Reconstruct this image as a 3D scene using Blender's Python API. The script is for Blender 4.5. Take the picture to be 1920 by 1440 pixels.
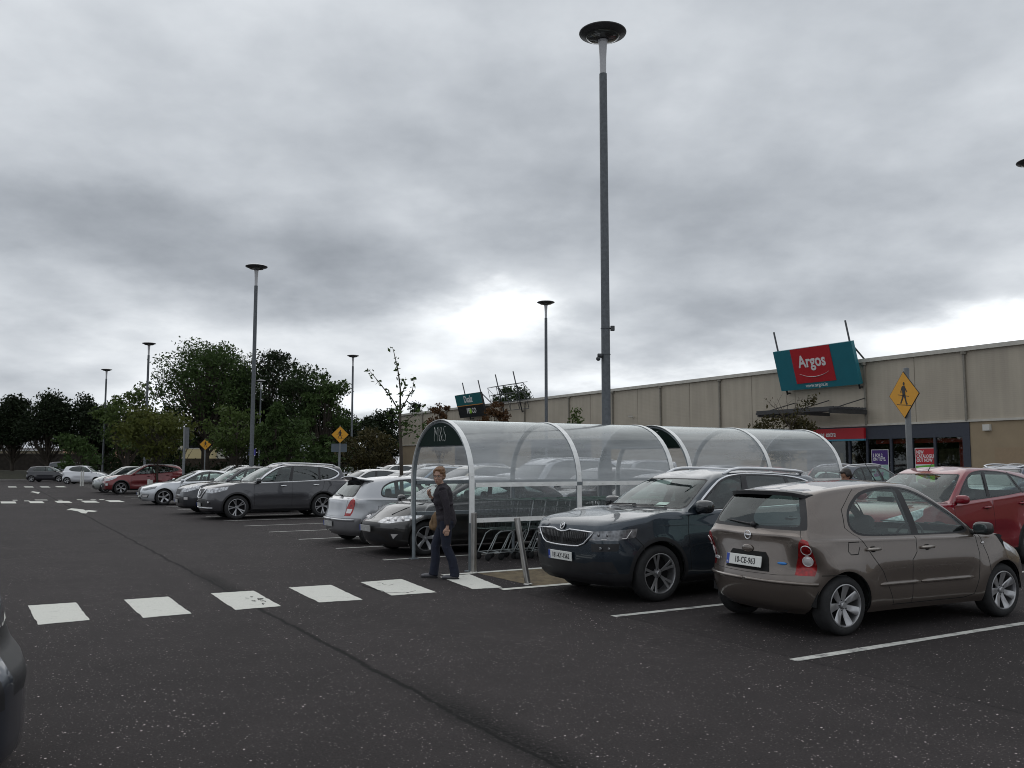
import bpy, bmesh, math, random
import numpy as np
from mathutils import Vector, Matrix
from mathutils.geometry import delaunay_2d_cdt
from math import sin, cos, atan, atan2, radians, pi, sqrt, tan

for _o in list(bpy.data.objects): bpy.data.objects.remove(_o)
SC = bpy.context.scene
COL = SC.collection
rnd = random.Random(7)

# ------------------------------------------------------------------ camera
FPX, CH = 1660.0, 1.70
PITCH = atan(149/FPX)
cd = bpy.data.cameras.new('camera'); cam = bpy.data.objects.new('camera', cd); COL.objects.link(cam)
cam.location = (0, 0, CH); cam.rotation_euler = (pi/2+PITCH, 0, 0)
cd.sensor_width = 36; cd.lens = 36*FPX/1920; cd.clip_end = 4000; cd.clip_start = 0.05
SC.camera = cam
SC.render.resolution_x, SC.render.resolution_y = 1024, 768
SC.view_settings.view_transform = 'Standard'; SC.view_settings.look = 'None'
try: SC.cycles.filter_width = 1.0
except Exception: pass
SC.view_settings.gamma = 1; SC.view_settings.exposure = 0.0

# ------------------------------------------------------------------ survey helpers (lot frame: s along the aisle, t across the bays)
LA = radians(30.5)
def ray(u, v):
    x = (u-960)/FPX; y = (720-v)/FPX
    return Vector((x, cos(PITCH)-sin(PITCH)*y, sin(PITCH)+cos(PITCH)*y))
def G(u, v, z=0.0):
    d = ray(u, v); return Vector((0, 0, CH)) + d*((z-CH)/d.z)
def L(s, t, z=0.0): return Vector((-s*sin(LA)+t*cos(LA), s*cos(LA)+t*sin(LA), z))
def st(P): return (-P[0]*sin(LA)+P[1]*cos(LA), P[0]*cos(LA)+P[1]*sin(LA))
def at(u, Y, z=0.0): return Vector(((u-960)/FPX*Y, Y, z))
def onwall(u, v, t):
    d = ray(u, v); k = t/(d.x*cos(LA)+d.y*sin(LA)); P = Vector((0, 0, CH))+d*k
    return st(P)[0], P.z

# ------------------------------------------------------------------ sky and sun
W = bpy.data.worlds.new('World'); SC.world = W; W.use_nodes = True
def build_world():
    nt = W.node_tree; N = nt.nodes; Lk = nt.links; N.clear()
    def put(sock, v):
        if isinstance(v, bpy.types.NodeSocket): Lk.new(v, sock)
        else: sock.default_value = v
    def M(op, a, b=None, c=None, clamp=False):
        n = N.new('ShaderNodeMath'); n.operation = op; n.use_clamp = clamp
        put(n.inputs[0], a)
        if b is not None: put(n.inputs[1], b)
        if c is not None: put(n.inputs[2], c)
        return n.outputs[0]
    def noise(vec, scale, detail=5, rough=.5, lac=2.0):
        n = N.new('ShaderNodeTexNoise'); n.inputs['Scale'].default_value = scale; n.inputs['Detail'].default_value = detail
        n.inputs['Roughness'].default_value = rough; n.inputs['Lacunarity'].default_value = lac
        Lk.new(vec, n.inputs['Vector']); return n
    tc = N.new('ShaderNodeTexCoord'); D = tc.outputs['Generated']
    sp = N.new('ShaderNodeSeparateXYZ'); Lk.new(D, sp.inputs[0]); x, y, z = sp.outputs
    # flattened cloud-layer coordinates
    zz = M('ADD', M('MAXIMUM', z, 0.0), 0.27)
    cx = M('DIVIDE', x, zz); cy = M('DIVIDE', y, zz)
    cb = N.new('ShaderNodeCombineXYZ'); Lk.new(cx, cb.inputs[0]); Lk.new(cy, cb.inputs[1]); cb.inputs[2].default_value = 3.7
    CV = cb.outputs[0]
    wn = noise(CV, 1.1, 5, .55); ws = N.new('ShaderNodeSeparateColor'); Lk.new(wn.outputs['Color'], ws.inputs[0])
    wn2 = noise(CV, 3.4, 6, .6); ws2 = N.new('ShaderNodeSeparateColor'); Lk.new(wn2.outputs['Color'], ws2.inputs[0])
    az = M('ARCTAN2', x, y); el = M('ARCSINE', z)
    az = M('ADD', az, M('ADD', M('MULTIPLY_ADD', ws.outputs[0], .26, -.13), M('MULTIPLY_ADD', ws2.outputs[0], .11, -.055)))
    el = M('ADD', el, M('ADD', M('MULTIPLY_ADD', ws.outputs[1], .13, -.065), M('MULTIPLY_ADD', ws2.outputs[1], .07, -.035)))
    n1 = noise(CV, 1.25, 7, .54).outputs['Fac']; n2 = noise(CV, 5.5, 5, .5).outputs['Fac']; n0 = noise(CV, .55, 3, .5).outputs['Fac']
    val = M('ADD', .785, M('MULTIPLY_ADD', n1, .46, -.23))
    val = M('ADD', val, M('MULTIPLY_ADD', n2, .19, -.095))
    val = M('ADD', val, M('MULTIPLY_ADD', n0, .24, -.12))
    # (u, v, half width, half height, strength) of the brighter and darker cloud masses
    blobs = [(60, 380, 420, 75, -.11), (420, 430, 300, 55, -.07), (905, 525, 75, 42, .26), (845, 580, 110, 50, .26), (940, 600, 60, 30, .10), (800, 640, 220, 60, .12), (960, 500, 260, 110, .09), (1900, 610, 230, 42, .42),
             (1420, 700, 420, 34, .16), (1330, 590, 300, 60, -.09), (1500, 400, 380, 60, -.03), (430, 500, 200, 40, -.06),
             (120, 640, 420, 60, .07), (690, 755, 140, 40, .26), (360, 770, 110, 60, .20), (620, 660, 500, 60, .11), (790, 260, 200, 90, -.05),
             (1120, 730, 200, 30, .12), (1800, 480, 260, 60, .05), (200, 230, 420, 70, -.05), (1150, 330, 350, 60, -.05), (700, 110, 300, 50, -.03), (850, 40, 700, 90, .03)]
    for (u, v, su, sv, amp) in blobs:
        d = ray(u, v).normalized(); a0 = atan2(d.x, d.y); e0 = math.asin(d.z)
        da = M('POWER', M('ABSOLUTE', M('DIVIDE', M('SUBTRACT', az, a0), su/FPX)), 2.0)
        de = M('POWER', M('ABSOLUTE', M('DIVIDE', M('SUBTRACT', el, e0), sv/FPX)), 2.0)
        g = M('EXPONENT', M('MULTIPLY', M('ADD', da, de), -1.0))
        val = M('MULTIPLY_ADD', g, amp, val)
    # thinner, brighter cloud overhead; duller behind
    mr = N.new('ShaderNodeMapRange'); Lk.new(z, mr.inputs[0]); mr.inputs[1].default_value = .5; mr.inputs[2].default_value = .95; mr.inputs[3].default_value = 0; mr.inputs[4].default_value = .08
    val = M('ADD', val, mr.outputs[0])
    mb = N.new('ShaderNodeMapRange'); Lk.new(y, mb.inputs[0]); mb.inputs[1].default_value = .3; mb.inputs[2].default_value = -.7; mb.inputs[3].default_value = 0; mb.inputs[4].default_value = .06
    val = M('ADD', val, mb.outputs[0])
    lum = M('POWER', M('MAXIMUM', val, .05), 2.2)
    cr = N.new('ShaderNodeMapRange'); Lk.new(val, cr.inputs[0]); cr.inputs[1].default_value = .5; cr.inputs[2].default_value = .95; cr.clamp = True
    mix = N.new('ShaderNodeMix'); mix.data_type = 'RGBA'; Lk.new(cr.outputs[0], mix.inputs[0])
    mix.inputs[6].default_value = (.88, .975, 1.11, 1); mix.inputs[7].default_value = (.96, 1.0, 1.04, 1)
    mul = N.new('ShaderNodeVectorMath'); mul.operation = 'SCALE'; Lk.new(mix.outputs[2], mul.inputs[0]); Lk.new(lum, mul.inputs['Scale'])
    sky = N.new('ShaderNodeTexSky'); sky.sky_type = 'NISHITA'; sky.sun_disc = False
    sky.sun_elevation = SUN_EL; sky.sun_rotation = SUN_AZ
    b1 = N.new('ShaderNodeBackground'); Lk.new(sky.outputs[0], b1.inputs[0]); b1.inputs[1].default_value = .06
    b2 = N.new('ShaderNodeBackground'); Lk.new(mul.outputs[0], b2.inputs[0]); b2.inputs[1].default_value = 1.0
    ms = N.new('ShaderNodeMixShader'); ms.inputs[0].default_value = .985
    Lk.new(b1.outputs[0], ms.inputs[1]); Lk.new(b2.outputs[0], ms.inputs[2])
    o = N.new('ShaderNodeOutputWorld'); Lk.new(ms.outputs[0], o.inputs[0])
SUN_EL, SUN_AZ = radians(48), radians(-12)      # behind the bright gap ahead, a little left
build_world()
sl = bpy.data.lights.new('sun', 'SUN'); sl.energy = .75; sl.angle = radians(80); sl.color = (1, .97, .92)
so = bpy.data.objects.new('sun', sl); COL.objects.link(so)
_d = Vector((sin(SUN_AZ)*cos(SUN_EL), cos(SUN_AZ)*cos(SUN_EL), sin(SUN_EL)))
so.rotation_euler = _d.to_track_quat('Z', 'Y').to_euler()

# ------------------------------------------------------------------ materials
MATS = {}
def newmat(name):
    m = bpy.data.materials.new(name); m.use_nodes = True; return m, m.node_tree, m.node_tree.nodes['Principled BSDF']
def mat(name, col, rough=.6, metal=0., coat=0., spec=.5, nz=0, nscale=8., bump=0., bscale=60., emit=None, trans=0, coord='Object'):
    if name in MATS: return MATS[name]
    m, nt, b = newmat(name)
    b.inputs['Base Color'].default_value = (*col, 1); b.inputs['Roughness'].default_value = rough
    b.inputs['Metallic'].default_value = metal; b.inputs['Coat Weight'].default_value = coat; b.inputs['Coat Roughness'].default_value = .04
    b.inputs['Specular IOR Level'].default_value = spec
    tc = nt.nodes.new('ShaderNodeTexCoord')
    if nz:
        n = nt.nodes.new('ShaderNodeTexNoise'); n.inputs['Scale'].default_value = nscale; n.inputs['Detail'].default_value = 6
        nt.links.new(tc.outputs[coord], n.inputs['Vector'])
        r = nt.nodes.new('ShaderNodeMapRange'); r.inputs[1].default_value = .25; r.inputs[2].default_value = .75
        r.inputs[3].default_value = 1-nz; r.inputs[4].default_value = 1+nz; nt.links.new(n.outputs['Fac'], r.inputs[0])
        v = nt.nodes.new('ShaderNodeVectorMath'); v.operation = 'SCALE'; v.inputs[0].default_value = col
        nt.links.new(r.outputs[0], v.inputs['Scale']); nt.links.new(v.outputs[0], b.inputs['Base Color'])
    if bump:
        n = nt.nodes.new('ShaderNodeTexNoise'); n.inputs['Scale'].default_value = bscale; n.inputs['Detail'].default_value = 4
        nt.links.new(tc.outputs[coord], n.inputs['Vector'])
        bp = nt.nodes.new('ShaderNodeBump'); bp.inputs['Strength'].default_value = bump; bp.inputs['Distance'].default_value = .01
        nt.links.new(n.outputs['Fac'], bp.inputs['Height']); nt.links.new(bp.outputs[0], b.inputs['Normal'])
    if emit: b.inputs['Emission Color'].default_value = (*emit[:3], 1); b.inputs['Emission Strength'].default_value = emit[3]
    MATS[name] = m; return m
def paint(name, col, metal=.35, rough=.34):
    if name in MATS: return MATS[name]
    m, nt, b = newmat(name)
    b.inputs['Metallic'].default_value = metal; b.inputs['Roughness'].default_value = rough
    b.inputs['Coat Weight'].default_value = 1; b.inputs['Coat Roughness'].default_value = .03
    # road film of dust low on the panels and in soft patches
    tc = nt.nodes.new('ShaderNodeTexCoord'); n = nt.nodes.new('ShaderNodeTexNoise'); n.inputs['Scale'].default_value = 3.5; n.inputs['Detail'].default_value = 8
    nt.links.new(tc.outputs['Object'], n.inputs['Vector'])
    sp = nt.nodes.new('ShaderNodeSeparateXYZ'); nt.links.new(tc.outputs['Object'], sp.inputs[0])
    r = nt.nodes.new('ShaderNodeMapRange'); nt.links.new(sp.outputs[2], r.inputs[0]); r.inputs[1].default_value = .75; r.inputs[2].default_value = .2; r.inputs[3].default_value = .01; r.inputs[4].default_value = .22
    mm = nt.nodes.new('ShaderNodeMath'); mm.operation = 'MULTIPLY'; nt.links.new(r.outputs[0], mm.inputs[0]); nt.links.new(n.outputs['Fac'], mm.inputs[1])
    mx = nt.nodes.new('ShaderNodeMix'); mx.data_type = 'RGBA'; mx.inputs[6].default_value = (*col, 1); mx.inputs[7].default_value = (.10, .09, .075, 1)
    nt.links.new(mm.outputs[0], mx.inputs[0]); nt.links.new(mx.outputs[2], b.inputs['Base Color'])
    a = nt.nodes.new('ShaderNodeMath'); a.operation = 'MULTIPLY_ADD'; nt.links.new(mm.outputs[0], a.inputs[0]); a.inputs[1].default_value = .5; a.inputs[2].default_value = rough
    nt.links.new(a.outputs[0], b.inputs['Roughness'])
    c = nt.nodes.new('ShaderNodeMath'); c.operation = 'MULTIPLY_ADD'; nt.links.new(mm.outputs[0], c.inputs[0]); c.inputs[1].default_value = .15; c.inputs[2].default_value = .02
    nt.links.new(c.outputs[0], b.inputs['Coat Roughness'])
    MATS[name] = m; return m
def glass(name, tint, ior=1.5, rough=.02, base=0.0, cloud=0):
    """thin sheet: tinted see-through plus a Fresnel reflection; cloud = how milky"""
    if name in MATS: return MATS[name]
    m = bpy.data.materials.new(name); m.use_nodes = True; nt = m.node_tree; N = nt.nodes; N.clear()
    tr = N.new('ShaderNodeBsdfTransparent'); tr.inputs[0].default_value = (*tint, 1)
    gl = N.new('ShaderNodeBsdfGlossy'); gl.inputs['Roughness'].default_value = rough; gl.inputs[0].default_value = (.9, .95, .95, 1)
    fr = N.new('ShaderNodeLayerWeight'); fr.inputs[0].default_value = .5        # Schlick's curve, the same from both sides of the sheet
    pw = N.new('ShaderNodeMath'); pw.operation = 'POWER'; pw.inputs[1].default_value = 5; nt.links.new(fr.outputs['Facing'], pw.inputs[0])
    ad = N.new('ShaderNodeMath'); ad.operation = 'MULTIPLY_ADD'; ad.inputs[1].default_value = .92; ad.inputs[2].default_value = .07+base; ad.use_clamp = True
    nt.links.new(pw.outputs[0], ad.inputs[0])
    mx = N.new('ShaderNodeMixShader'); nt.links.new(ad.outputs[0], mx.inputs[0])
    if cloud:
        df = N.new('ShaderNodeBsdfDiffuse'); df.inputs[0].default_value = (.66, .68, .69, 1)
        tl = N.new('ShaderNodeBsdfTranslucent'); tl.inputs[0].default_value = (.80, .82, .84, 1)
        m2 = N.new('ShaderNodeMixShader'); m2.inputs[0].default_value = .5; nt.links.new(df.outputs[0], m2.inputs[1]); nt.links.new(tl.outputs[0], m2.inputs[2])
        tc = N.new('ShaderNodeTexCoord'); mp = N.new('ShaderNodeMapping'); mp.inputs['Scale'].default_value = (.35, 1.5, 2.6)
        nt.links.new(tc.outputs['Object'], mp.inputs[0])
        n = N.new('ShaderNodeTexNoise'); n.inputs['Scale'].default_value = 1.6; n.inputs['Detail'].default_value = 7; nt.links.new(mp.outputs[0], n.inputs['Vector'])
        r = N.new('ShaderNodeMapRange'); r.inputs[1].default_value = .3; r.inputs[2].default_value = .7; r.inputs[3].default_value = cloud*.45; r.inputs[4].default_value = cloud*1.5; nt.links.new(n.outputs['Fac'], r.inputs[0])
        m3 = N.new('ShaderNodeMixShader'); nt.links.new(r.outputs[0], m3.inputs[0]); nt.links.new(tr.outputs[0], m3.inputs[1]); nt.links.new(m2.outputs[0], m3.inputs[2])
        nt.links.new(m3.outputs[0], mx.inputs[1])
    else: nt.links.new(tr.outputs[0], mx.inputs[1])
    nt.links.new(gl.outputs[0], mx.inputs[2])
    o = N.new('ShaderNodeOutputMaterial'); nt.links.new(mx.outputs[0], o.inputs[0])
    MATS[name] = m; return m

M_rubber = mat('tyre_rubber', (.018, .018, .019), .85, nz=.3, nscale=20)
M_black = mat('black_plastic', (.016, .016, .018), .5, nz=.2, nscale=10)
M_cabin = mat('cabin_fabric', (.022, .022, .024), .9, nz=.2, nscale=14)
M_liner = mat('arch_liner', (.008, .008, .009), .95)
M_seam = mat('panel_gap', (.006, .006, .006), .9)
M_chrome = mat('chrome', (.80, .81, .83), .22, .6)
M_satin = mat('satin_rail', (.72, .73, .75), .4, .55)
M_alloy = mat('alloy_wheel', (.42, .42, .43), .38, .85, nz=.12, nscale=14)
M_alloyd = mat('dark_alloy', (.25, .25, .26), .35, .85, nz=.12, nscale=14)
M_glass = glass('car_glass', (.72, .84, .80), base=.01)
M_glassd = mat('far_car_glass', (.030, .040, .042), .04, 0, 0, .9)
M_priv = glass('tinted_glass', (.10, .12, .12), base=.03)
def lens(name, col, col2, sc=26):
    m, nt, b = newmat(name); tc = nt.nodes.new('ShaderNodeTexCoord'); v = nt.nodes.new('ShaderNodeTexVoronoi'); v.inputs['Scale'].default_value = sc
    nt.links.new(tc.outputs['Object'], v.inputs[0]); r = nt.nodes.new('ShaderNodeMix'); r.data_type = 'RGBA'; r.inputs[6].default_value = (*col, 1); r.inputs[7].default_value = (*col2, 1)
    nt.links.new(v.outputs['Distance'], r.inputs[0]); nt.links.new(r.outputs[2], b.inputs['Base Color'])
    b.inputs['Roughness'].default_value = .25; b.inputs['Coat Weight'].default_value = 1; b.inputs['Metallic'].default_value = .5; MATS[name] = m; return m
M_head = lens('headlamp_lens', (.75, .77, .8), (.12, .12, .13), 16)
M_headd = lens('dark_headlamp_lens', (.05, .05, .055), (.30, .31, .33), 22)
M_tail = lens('tail_lamp_lens', (.42, .006, .008), (.16, .003, .004), 34)
M_clear = mat('clear_lens', (.72, .70, .70), .15, .3, 1)
M_amber = mat('amber_lens', (.6, .2, .02), .2, 0, 1)
M_plate = mat('plate_white', (.72, .73, .70), .45)
M_platew = mat('plate_grimy', (.36, .36, .35), .6, nz=.3, nscale=30)
M_plateb = mat('plate_blue', (.02, .06, .35), .4)
M_ink = mat('black_ink', (.01, .01, .012), .5)

# ------------------------------------------------------------------ mesh helpers
def link(o, parent=None):
    COL.objects.link(o)
    if parent is not None: o.parent = parent
    return o
def tag(o, label=None, cat=None, group=None, kind=None):
    if label: o['label'] = label
    if cat: o['category'] = cat
    if group: o['group'] = group
    if kind: o['kind'] = kind
    return o
def empty(name, loc=(0, 0, 0), rz=0, label=None, cat=None, group=None):
    o = bpy.data.objects.new(name, None); o.empty_display_size = .2; COL.objects.link(o)
    o.location = loc; o.rotation_euler = (0, 0, rz); return tag(o, label, cat, group)
class MB:
    def __init__(s): s.v = []; s.f = []; s.m = []; s.mi = 0
    def add(s, vs, fs):
        b = len(s.v); s.v += [tuple(p) for p in vs]; s.f += [tuple(i+b for i in f) for f in fs]; s.m += [s.mi]*len(fs); return s
    def box(s, c, d, R=None):
        x, y, z = [k/2 for k in d]; P = [Vector((i, j, k)) for i in (-x, x) for j in (-y, y) for k in (-z, z)]
        if R is not None: P = [R @ p for p in P]
        P = [p+Vector(c) for p in P]
        return s.add(P, [(0, 1, 3, 2), (4, 6, 7, 5), (0, 4, 5, 1), (2, 3, 7, 6), (0, 2, 6, 4), (1, 5, 7, 3)])
    def tube(s, pts, r, n=8, cap=True, flat=1.0):
        pts = [Vector(p) for p in pts]; rs = r if isinstance(r, (list, tuple)) else [r]*len(pts)
        V = []; up = None
        for i, p in enumerate(pts):
            d = (pts[min(i+1, len(pts)-1)]-pts[max(i-1, 0)]).normalized()
            if up is None: up = Vector((0, 0, 1)) if abs(d.z) < .9 else Vector((1, 0, 0))
            a = d.cross(up).normalized(); b = a.cross(d).normalized(); up = b
            for k in range(n):
                q = 2*pi*k/n; V.append(p+(a*cos(q)+b*sin(q)*flat)*rs[i])
        F = [(i*n+k, i*n+(k+1) % n, (i+1)*n+(k+1) % n, (i+1)*n+k) for i in range(len(pts)-1) for k in range(n)]
        if cap: F += [tuple(range(n-1, -1, -1)), tuple((len(pts)-1)*n+k for k in range(n))]
        return s.add(V, F)
    def lathe(s, prof, n=32, axis='z', c=(0, 0, 0), close=False):
        V = []
        for r, h in prof:
            for k in range(n):
                q = 2*pi*k/n; x, y = r*cos(q), r*sin(q)
                V.append({'z': (x, y, h), 'y': (x, h, y), 'x': (h, x, y)}[axis])
        c = Vector(c); V = [Vector(p)+c for p in V]; m = len(prof)
        F = [(i*n+k, i*n+(k+1) % n, (i+1)*n+(k+1) % n, (i+1)*n+k) for i in range(m-1) for k in range(n)]
        if axis == 'y': F = [f[::-1] for f in F]
        return s.add(V, F)
    def ell(s, c, r, R=None, n=14, m=9, e=1.0):
        V = []; sg = lambda a: math.copysign(abs(a)**e, a)
        for i in range(m+1):
            th = pi*i/m
            for k in range(n):
                q = 2*pi*k/n; p = Vector((r[0]*sg(sin(th))*sg(cos(q)), r[1]*sg(sin(th))*sg(sin(q)), r[2]*sg(cos(th))))
                if R is not None: p = R @ p
                V.append(p+Vector(c))
        F = [(i*n+k, (i+1)*n+k, (i+1)*n+(k+1) % n, i*n+(k+1) % n) for i in range(m) for k in range(n)]
        return s.add(V, F)
    def plate(s, poly, ax, th):
        """extrude polygon (list of Vector) by vector ax*th"""
        n = len(poly); P = [Vector(p) for p in poly]; Q = [p+ax*th for p in P]
        return s.add(P+Q, [tuple(range(n-1, -1, -1)), tuple(range(n, 2*n))]+[(k, (k+1) % n, n+(k+1) % n, n+k) for k in range(n)])
    def build(s, name, m, parent=None, smooth=False, bevel=0, kind=None):
        me = bpy.data.meshes.new(name); me.from_pydata([tuple(v) for v in s.v], [], s.f)
        for mm in (m if isinstance(m, (list, tuple)) else [m]): me.materials.append(mm)
        if isinstance(m, (list, tuple)) and len(m) > 1: me.polygons.foreach_set('material_index', s.m)
        if smooth: me.polygons.foreach_set('use_smooth', [True]*len(me.polygons))
        me.update(); o = bpy.data.objects.new(name, me); link(o, parent)
        if smooth == 'auto':
            try: me.set_sharp_from_angle(angle=radians(40))
            except Exception: pass
        if bevel:
            b = o.modifiers.new('bevel', 'BEVEL'); b.width = bevel; b.segments = 2; b.limit_method = 'ANGLE'; b.angle_limit = radians(50)
        if kind: o['kind'] = kind
        return o
def npmesh(name, V, F, mats, fm=None, parent=None, smooth=True, normals=None):
    V = np.asarray(V, dtype=np.float32); F = np.asarray(F, dtype=np.int32); k = F.shape[1]
    me = bpy.data.meshes.new(name); me.vertices.add(len(V)); me.vertices.foreach_set('co', V.ravel())
    me.loops.add(F.size); me.loops.foreach_set('vertex_index', F.ravel())
    me.polygons.add(len(F)); me.polygons.foreach_set('loop_start', np.arange(0, F.size, k, dtype=np.int32))
    for m in mats: me.materials.append(m)
    if fm is not None: me.polygons.foreach_set('material_index', np.asarray(fm, dtype=np.int32))
    me.polygons.foreach_set('use_smooth', np.full(len(F), smooth)); me.update(calc_edges=True)
    if normals is not None: me.normals_split_custom_set_from_vertices([tuple(n) for n in normals])
    return link(bpy.data.objects.new(name, me), parent)
_tx = {}
def text(name, body, size, m, parent, M4, sx=1.0, bold=0.0, ext=.002, align='CENTER', spacing=1.0, shear=0):
    c = bpy.data.curves.new(name, 'FONT'); c.body = body; c.size = size; c.extrude = ext; c.offset = bold; c.align_x = align; c.align_y = 'CENTER'
    c.space_character = spacing; c.resolution_u = 3; c.shear = shear; c.space_line = .85
    o = bpy.data.objects.new('tmp', c); COL.objects.link(o); bpy.context.view_layer.update()
    me = bpy.data.meshes.new_from_object(o.evaluated_get(bpy.context.evaluated_depsgraph_get()))
    bpy.data.objects.remove(o); me.transform(Matrix.Diagonal((sx, 1, 1, 1))); me.name = name
    me.materials.clear(); me.materials.append(m)
    r = bpy.data.objects.new(name, me); link(r, parent); r.matrix_local = M4; return r
def frame(o, right, up, nrm=None):
    right = Vector(right).normalized(); up = Vector(up); n = right.cross(up).normalized(); up = n.cross(right).normalized()
    m = Matrix((right, up, n)).transposed().to_4x4(); m.translation = Vector(o); return m
# ------------------------------------------------------------------ car bodies: one smooth shell per half, cut into panels, panes and lamps
def lim(a, b):
    return np.where(a*b > 0, np.sign(a)*np.minimum(np.minimum(2.5*abs(a), 2.5*abs(b)), abs(a+b)/2), 0)
class Shell:
    def __init__(s, p):
        s.p = p; s.P = s.cage(p)
        s.U = np.linspace(0, 12, 241); s.V = np.linspace(0, 10, 201)
        g = np.meshgrid(s.U, s.V, indexing='ij'); s.T = s.ev(g[0].ravel(), g[1].ravel()).reshape(241, 201, 3)
    def cage(s, p):
        L_, Wd, H = p['L'], p['W'], p['H']; hw = Wd/2; X = lambda d: L_/2-d
        fax, rax = X(p['fo']), X(p['fo']+p['wb'])
        xA = X(p['dA']); xc, zc = X(p['cowl'][0]), p['cowl'][1]; xt, zt = X(p['wt'][0]), p['wt'][1]
        xrt, zrt = X(p['rt'][0]), p['rt'][1]; xrb, zrb = X(p['rb'][0]), p['rb'][1]
        zh = p['zh']; ztl = p['ztl']; bF, bR = p['belt']; gz = p['gz']
        zl = [gz, gz+.10, .50*p['k'], .68*p['k'], None]
        nose = p['nose']; tail = p['tail']; yf = [.90, .965, 1.0, .99, .955]
        c1, c2, c3 = p['fc']; r1, r2, r3 = p['rc']
        lerp = lambda a, b, t: a+(b-a)*t
        beltz = lambda x: lerp(bF, bR, min(1, max(0, (xA-x)/(xA-rax))))
        K = []
        for k in range(5):
            n, t_ = X(nose[k]), -L_/2+tail[k]
            xs = [n, n-c1, n-c2, min(n-c3, fax+.22), fax, xA, lerp(xA, rax, .33), lerp(xA, rax, .67), rax, max(t_+r3, rax-.25), t_+r2, t_+r1, t_]
            ys = [0, .50, .845, .975, 1, 1, 1, 1, 1, .98, .86, .52, 0]
            row = []
            for i in range(13):
                y = ys[i]*hw*(yf[k] if 2 < i < 10 else lerp(1, yf[k], .6))
                if k < 4: z = zl[k]
                else:
                    z = [zh, zh, zh-.005, zh+.04, lerp(zh+.06, bF, .5), bF-.07, 0, 0, bR-.07, bR-.05, ztl, ztl, ztl][i]
                    if i in (6, 7): z = beltz(xs[i])-.07
                if k < 4 and (i in (3, 4)): pass
                if k == 3: z = min(z, [zh, zh, zh, zh+.02][min(i, 3)]-.09) if i < 4 else (min(z, ztl-.10) if i > 8 else z)
                if i == 0:
                    if k == 4: xs[9] = min(xs[9], xrb+.13); xs[10] = min(xs[10], xrb+.015)
                    if k == 3: xs[9] = min(xs[9], xrb+.26); xs[10] = min(xs[10], xrb+.10)
                row.append((xs[i], y, z))
            K.append(row)
        yb = hw*p['yb']; yr = hw*p['yr']
        xs = [xc, xc-.01, xc-.05, xc-.11, lerp(xc-.18, xA, .35), xA, lerp(xA, rax, .33), lerp(xA, rax, .67), rax, min(xrb+.16, rax-.12), xrb+.06, xrb+.015, xrb]
        ys = [0, .30*hw, .55*hw, .72*hw, .84*hw, yb, yb, yb, yb, yb*.955, .76*hw*p.get('rw', 1), .40*hw, 0]
        zs = [zc, zc, zc-.004, zc-.008, zc+(bF-zc)*.3, bF, beltz(xs[6]), beltz(xs[7]), bR, lerp(bR, zrb, .4), zrb, zrb, zrb]
        v6 = list(zip(xs, ys, zs))
        pr = p['peak']; RX = [xt, X(pr[0]), xrt]; RZ = [zt, pr[1], zrt]
        def roof(x):
            if x >= RX[1]: t = min(1, (x-RX[1])/(RX[0]-RX[1])); return RZ[1]-(RZ[1]-RZ[0])*t*t
            t = min(1, (RX[1]-x)/(RX[1]-RX[2])); return RZ[1]-(RZ[1]-RZ[2])*t*t
        x5 = xt-.20; x8 = max(xrt+.14, min(rax+.05, xrt+.45)) if p.get('sedan') is None else xrt+.12
        xs = [xt, xt-.004, xt-.02, xt-.045, xt-.09, x5, lerp(x5, x8, .33), lerp(x5, x8, .67), x8, xrt+.07, xrt+.025, xrt+.006, xrt]
        ys = [0, .26*hw, .46*hw, .58*hw, yr*.93, yr, yr*1.012, yr*1.01, yr*.99, yr*.94, .55*hw, .28*hw, 0]
        v8 = []
        for i in range(13):
            x = xs[i]; dz = .055 if 4 < i < 9 else [0, .004, .012, .022, .04, 0, 0, 0, 0, .045, .018, .005, 0][i]
            v8.append((x, ys[i], roof(x)-dz))
        v10 = []; v9 = []
        xa, xz = xt-.45, xrt+.45
        if xz > xa-.3: xa = xz = (xt+xrt)/2; xa += .15; xz -= .15
        for i in range(13):
            x = lerp(xa, xz, i/12); x = lerp(x, min(max(xs[i], xz), xa), .6); v10.append((x, 0, roof(x)))
        for i in range(13):
            x = lerp(v8[i][0], v10[i][0], .40); v9.append((x, v8[i][1]*.72, lerp(roof(x), roof(x)-.055, .34 if v8[i][1] > .1 else 0)))
        v5 = []; v7 = []
        for i in range(13):
            a, b = K[4][i], v6[i]
            t = .5
            x = lerp(a[0], b[0], t); y = lerp(a[1], b[1], t); z = lerp(a[2], b[2], t)
            if i < 5: z += [p['hc'], p['hc'], p['hc']*.9, p['hc']*.6, .02][i]
            elif i < 9: y += .012; z += .004
            elif p.get('sedan'): z += [.01, .02, .015, .015][i-9] if i > 8 else 0
            else: x -= [.0, .012, .015, .02][i-9]
            v5.append((x, y, z))
            a, b = v6[i], v8[i]; bx = [.03, .03, .028, .02, .01, 0, 0, 0, 0, -.01, -.02, -.025, -.025][i]
            by = [0, 0, .004, .010, .016, .022, .024, .024, .022, .018, .012, .004, 0][i]
            v7.append((lerp(a[0], b[0], .5)+bx, lerp(a[1], b[1], .5)+by, lerp(a[2], b[2], .5)+(.012 if i < 5 or i > 8 else 0)))
        return np.array(K+[v5, v6, v7, v8, v9, v10], dtype=float)
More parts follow.
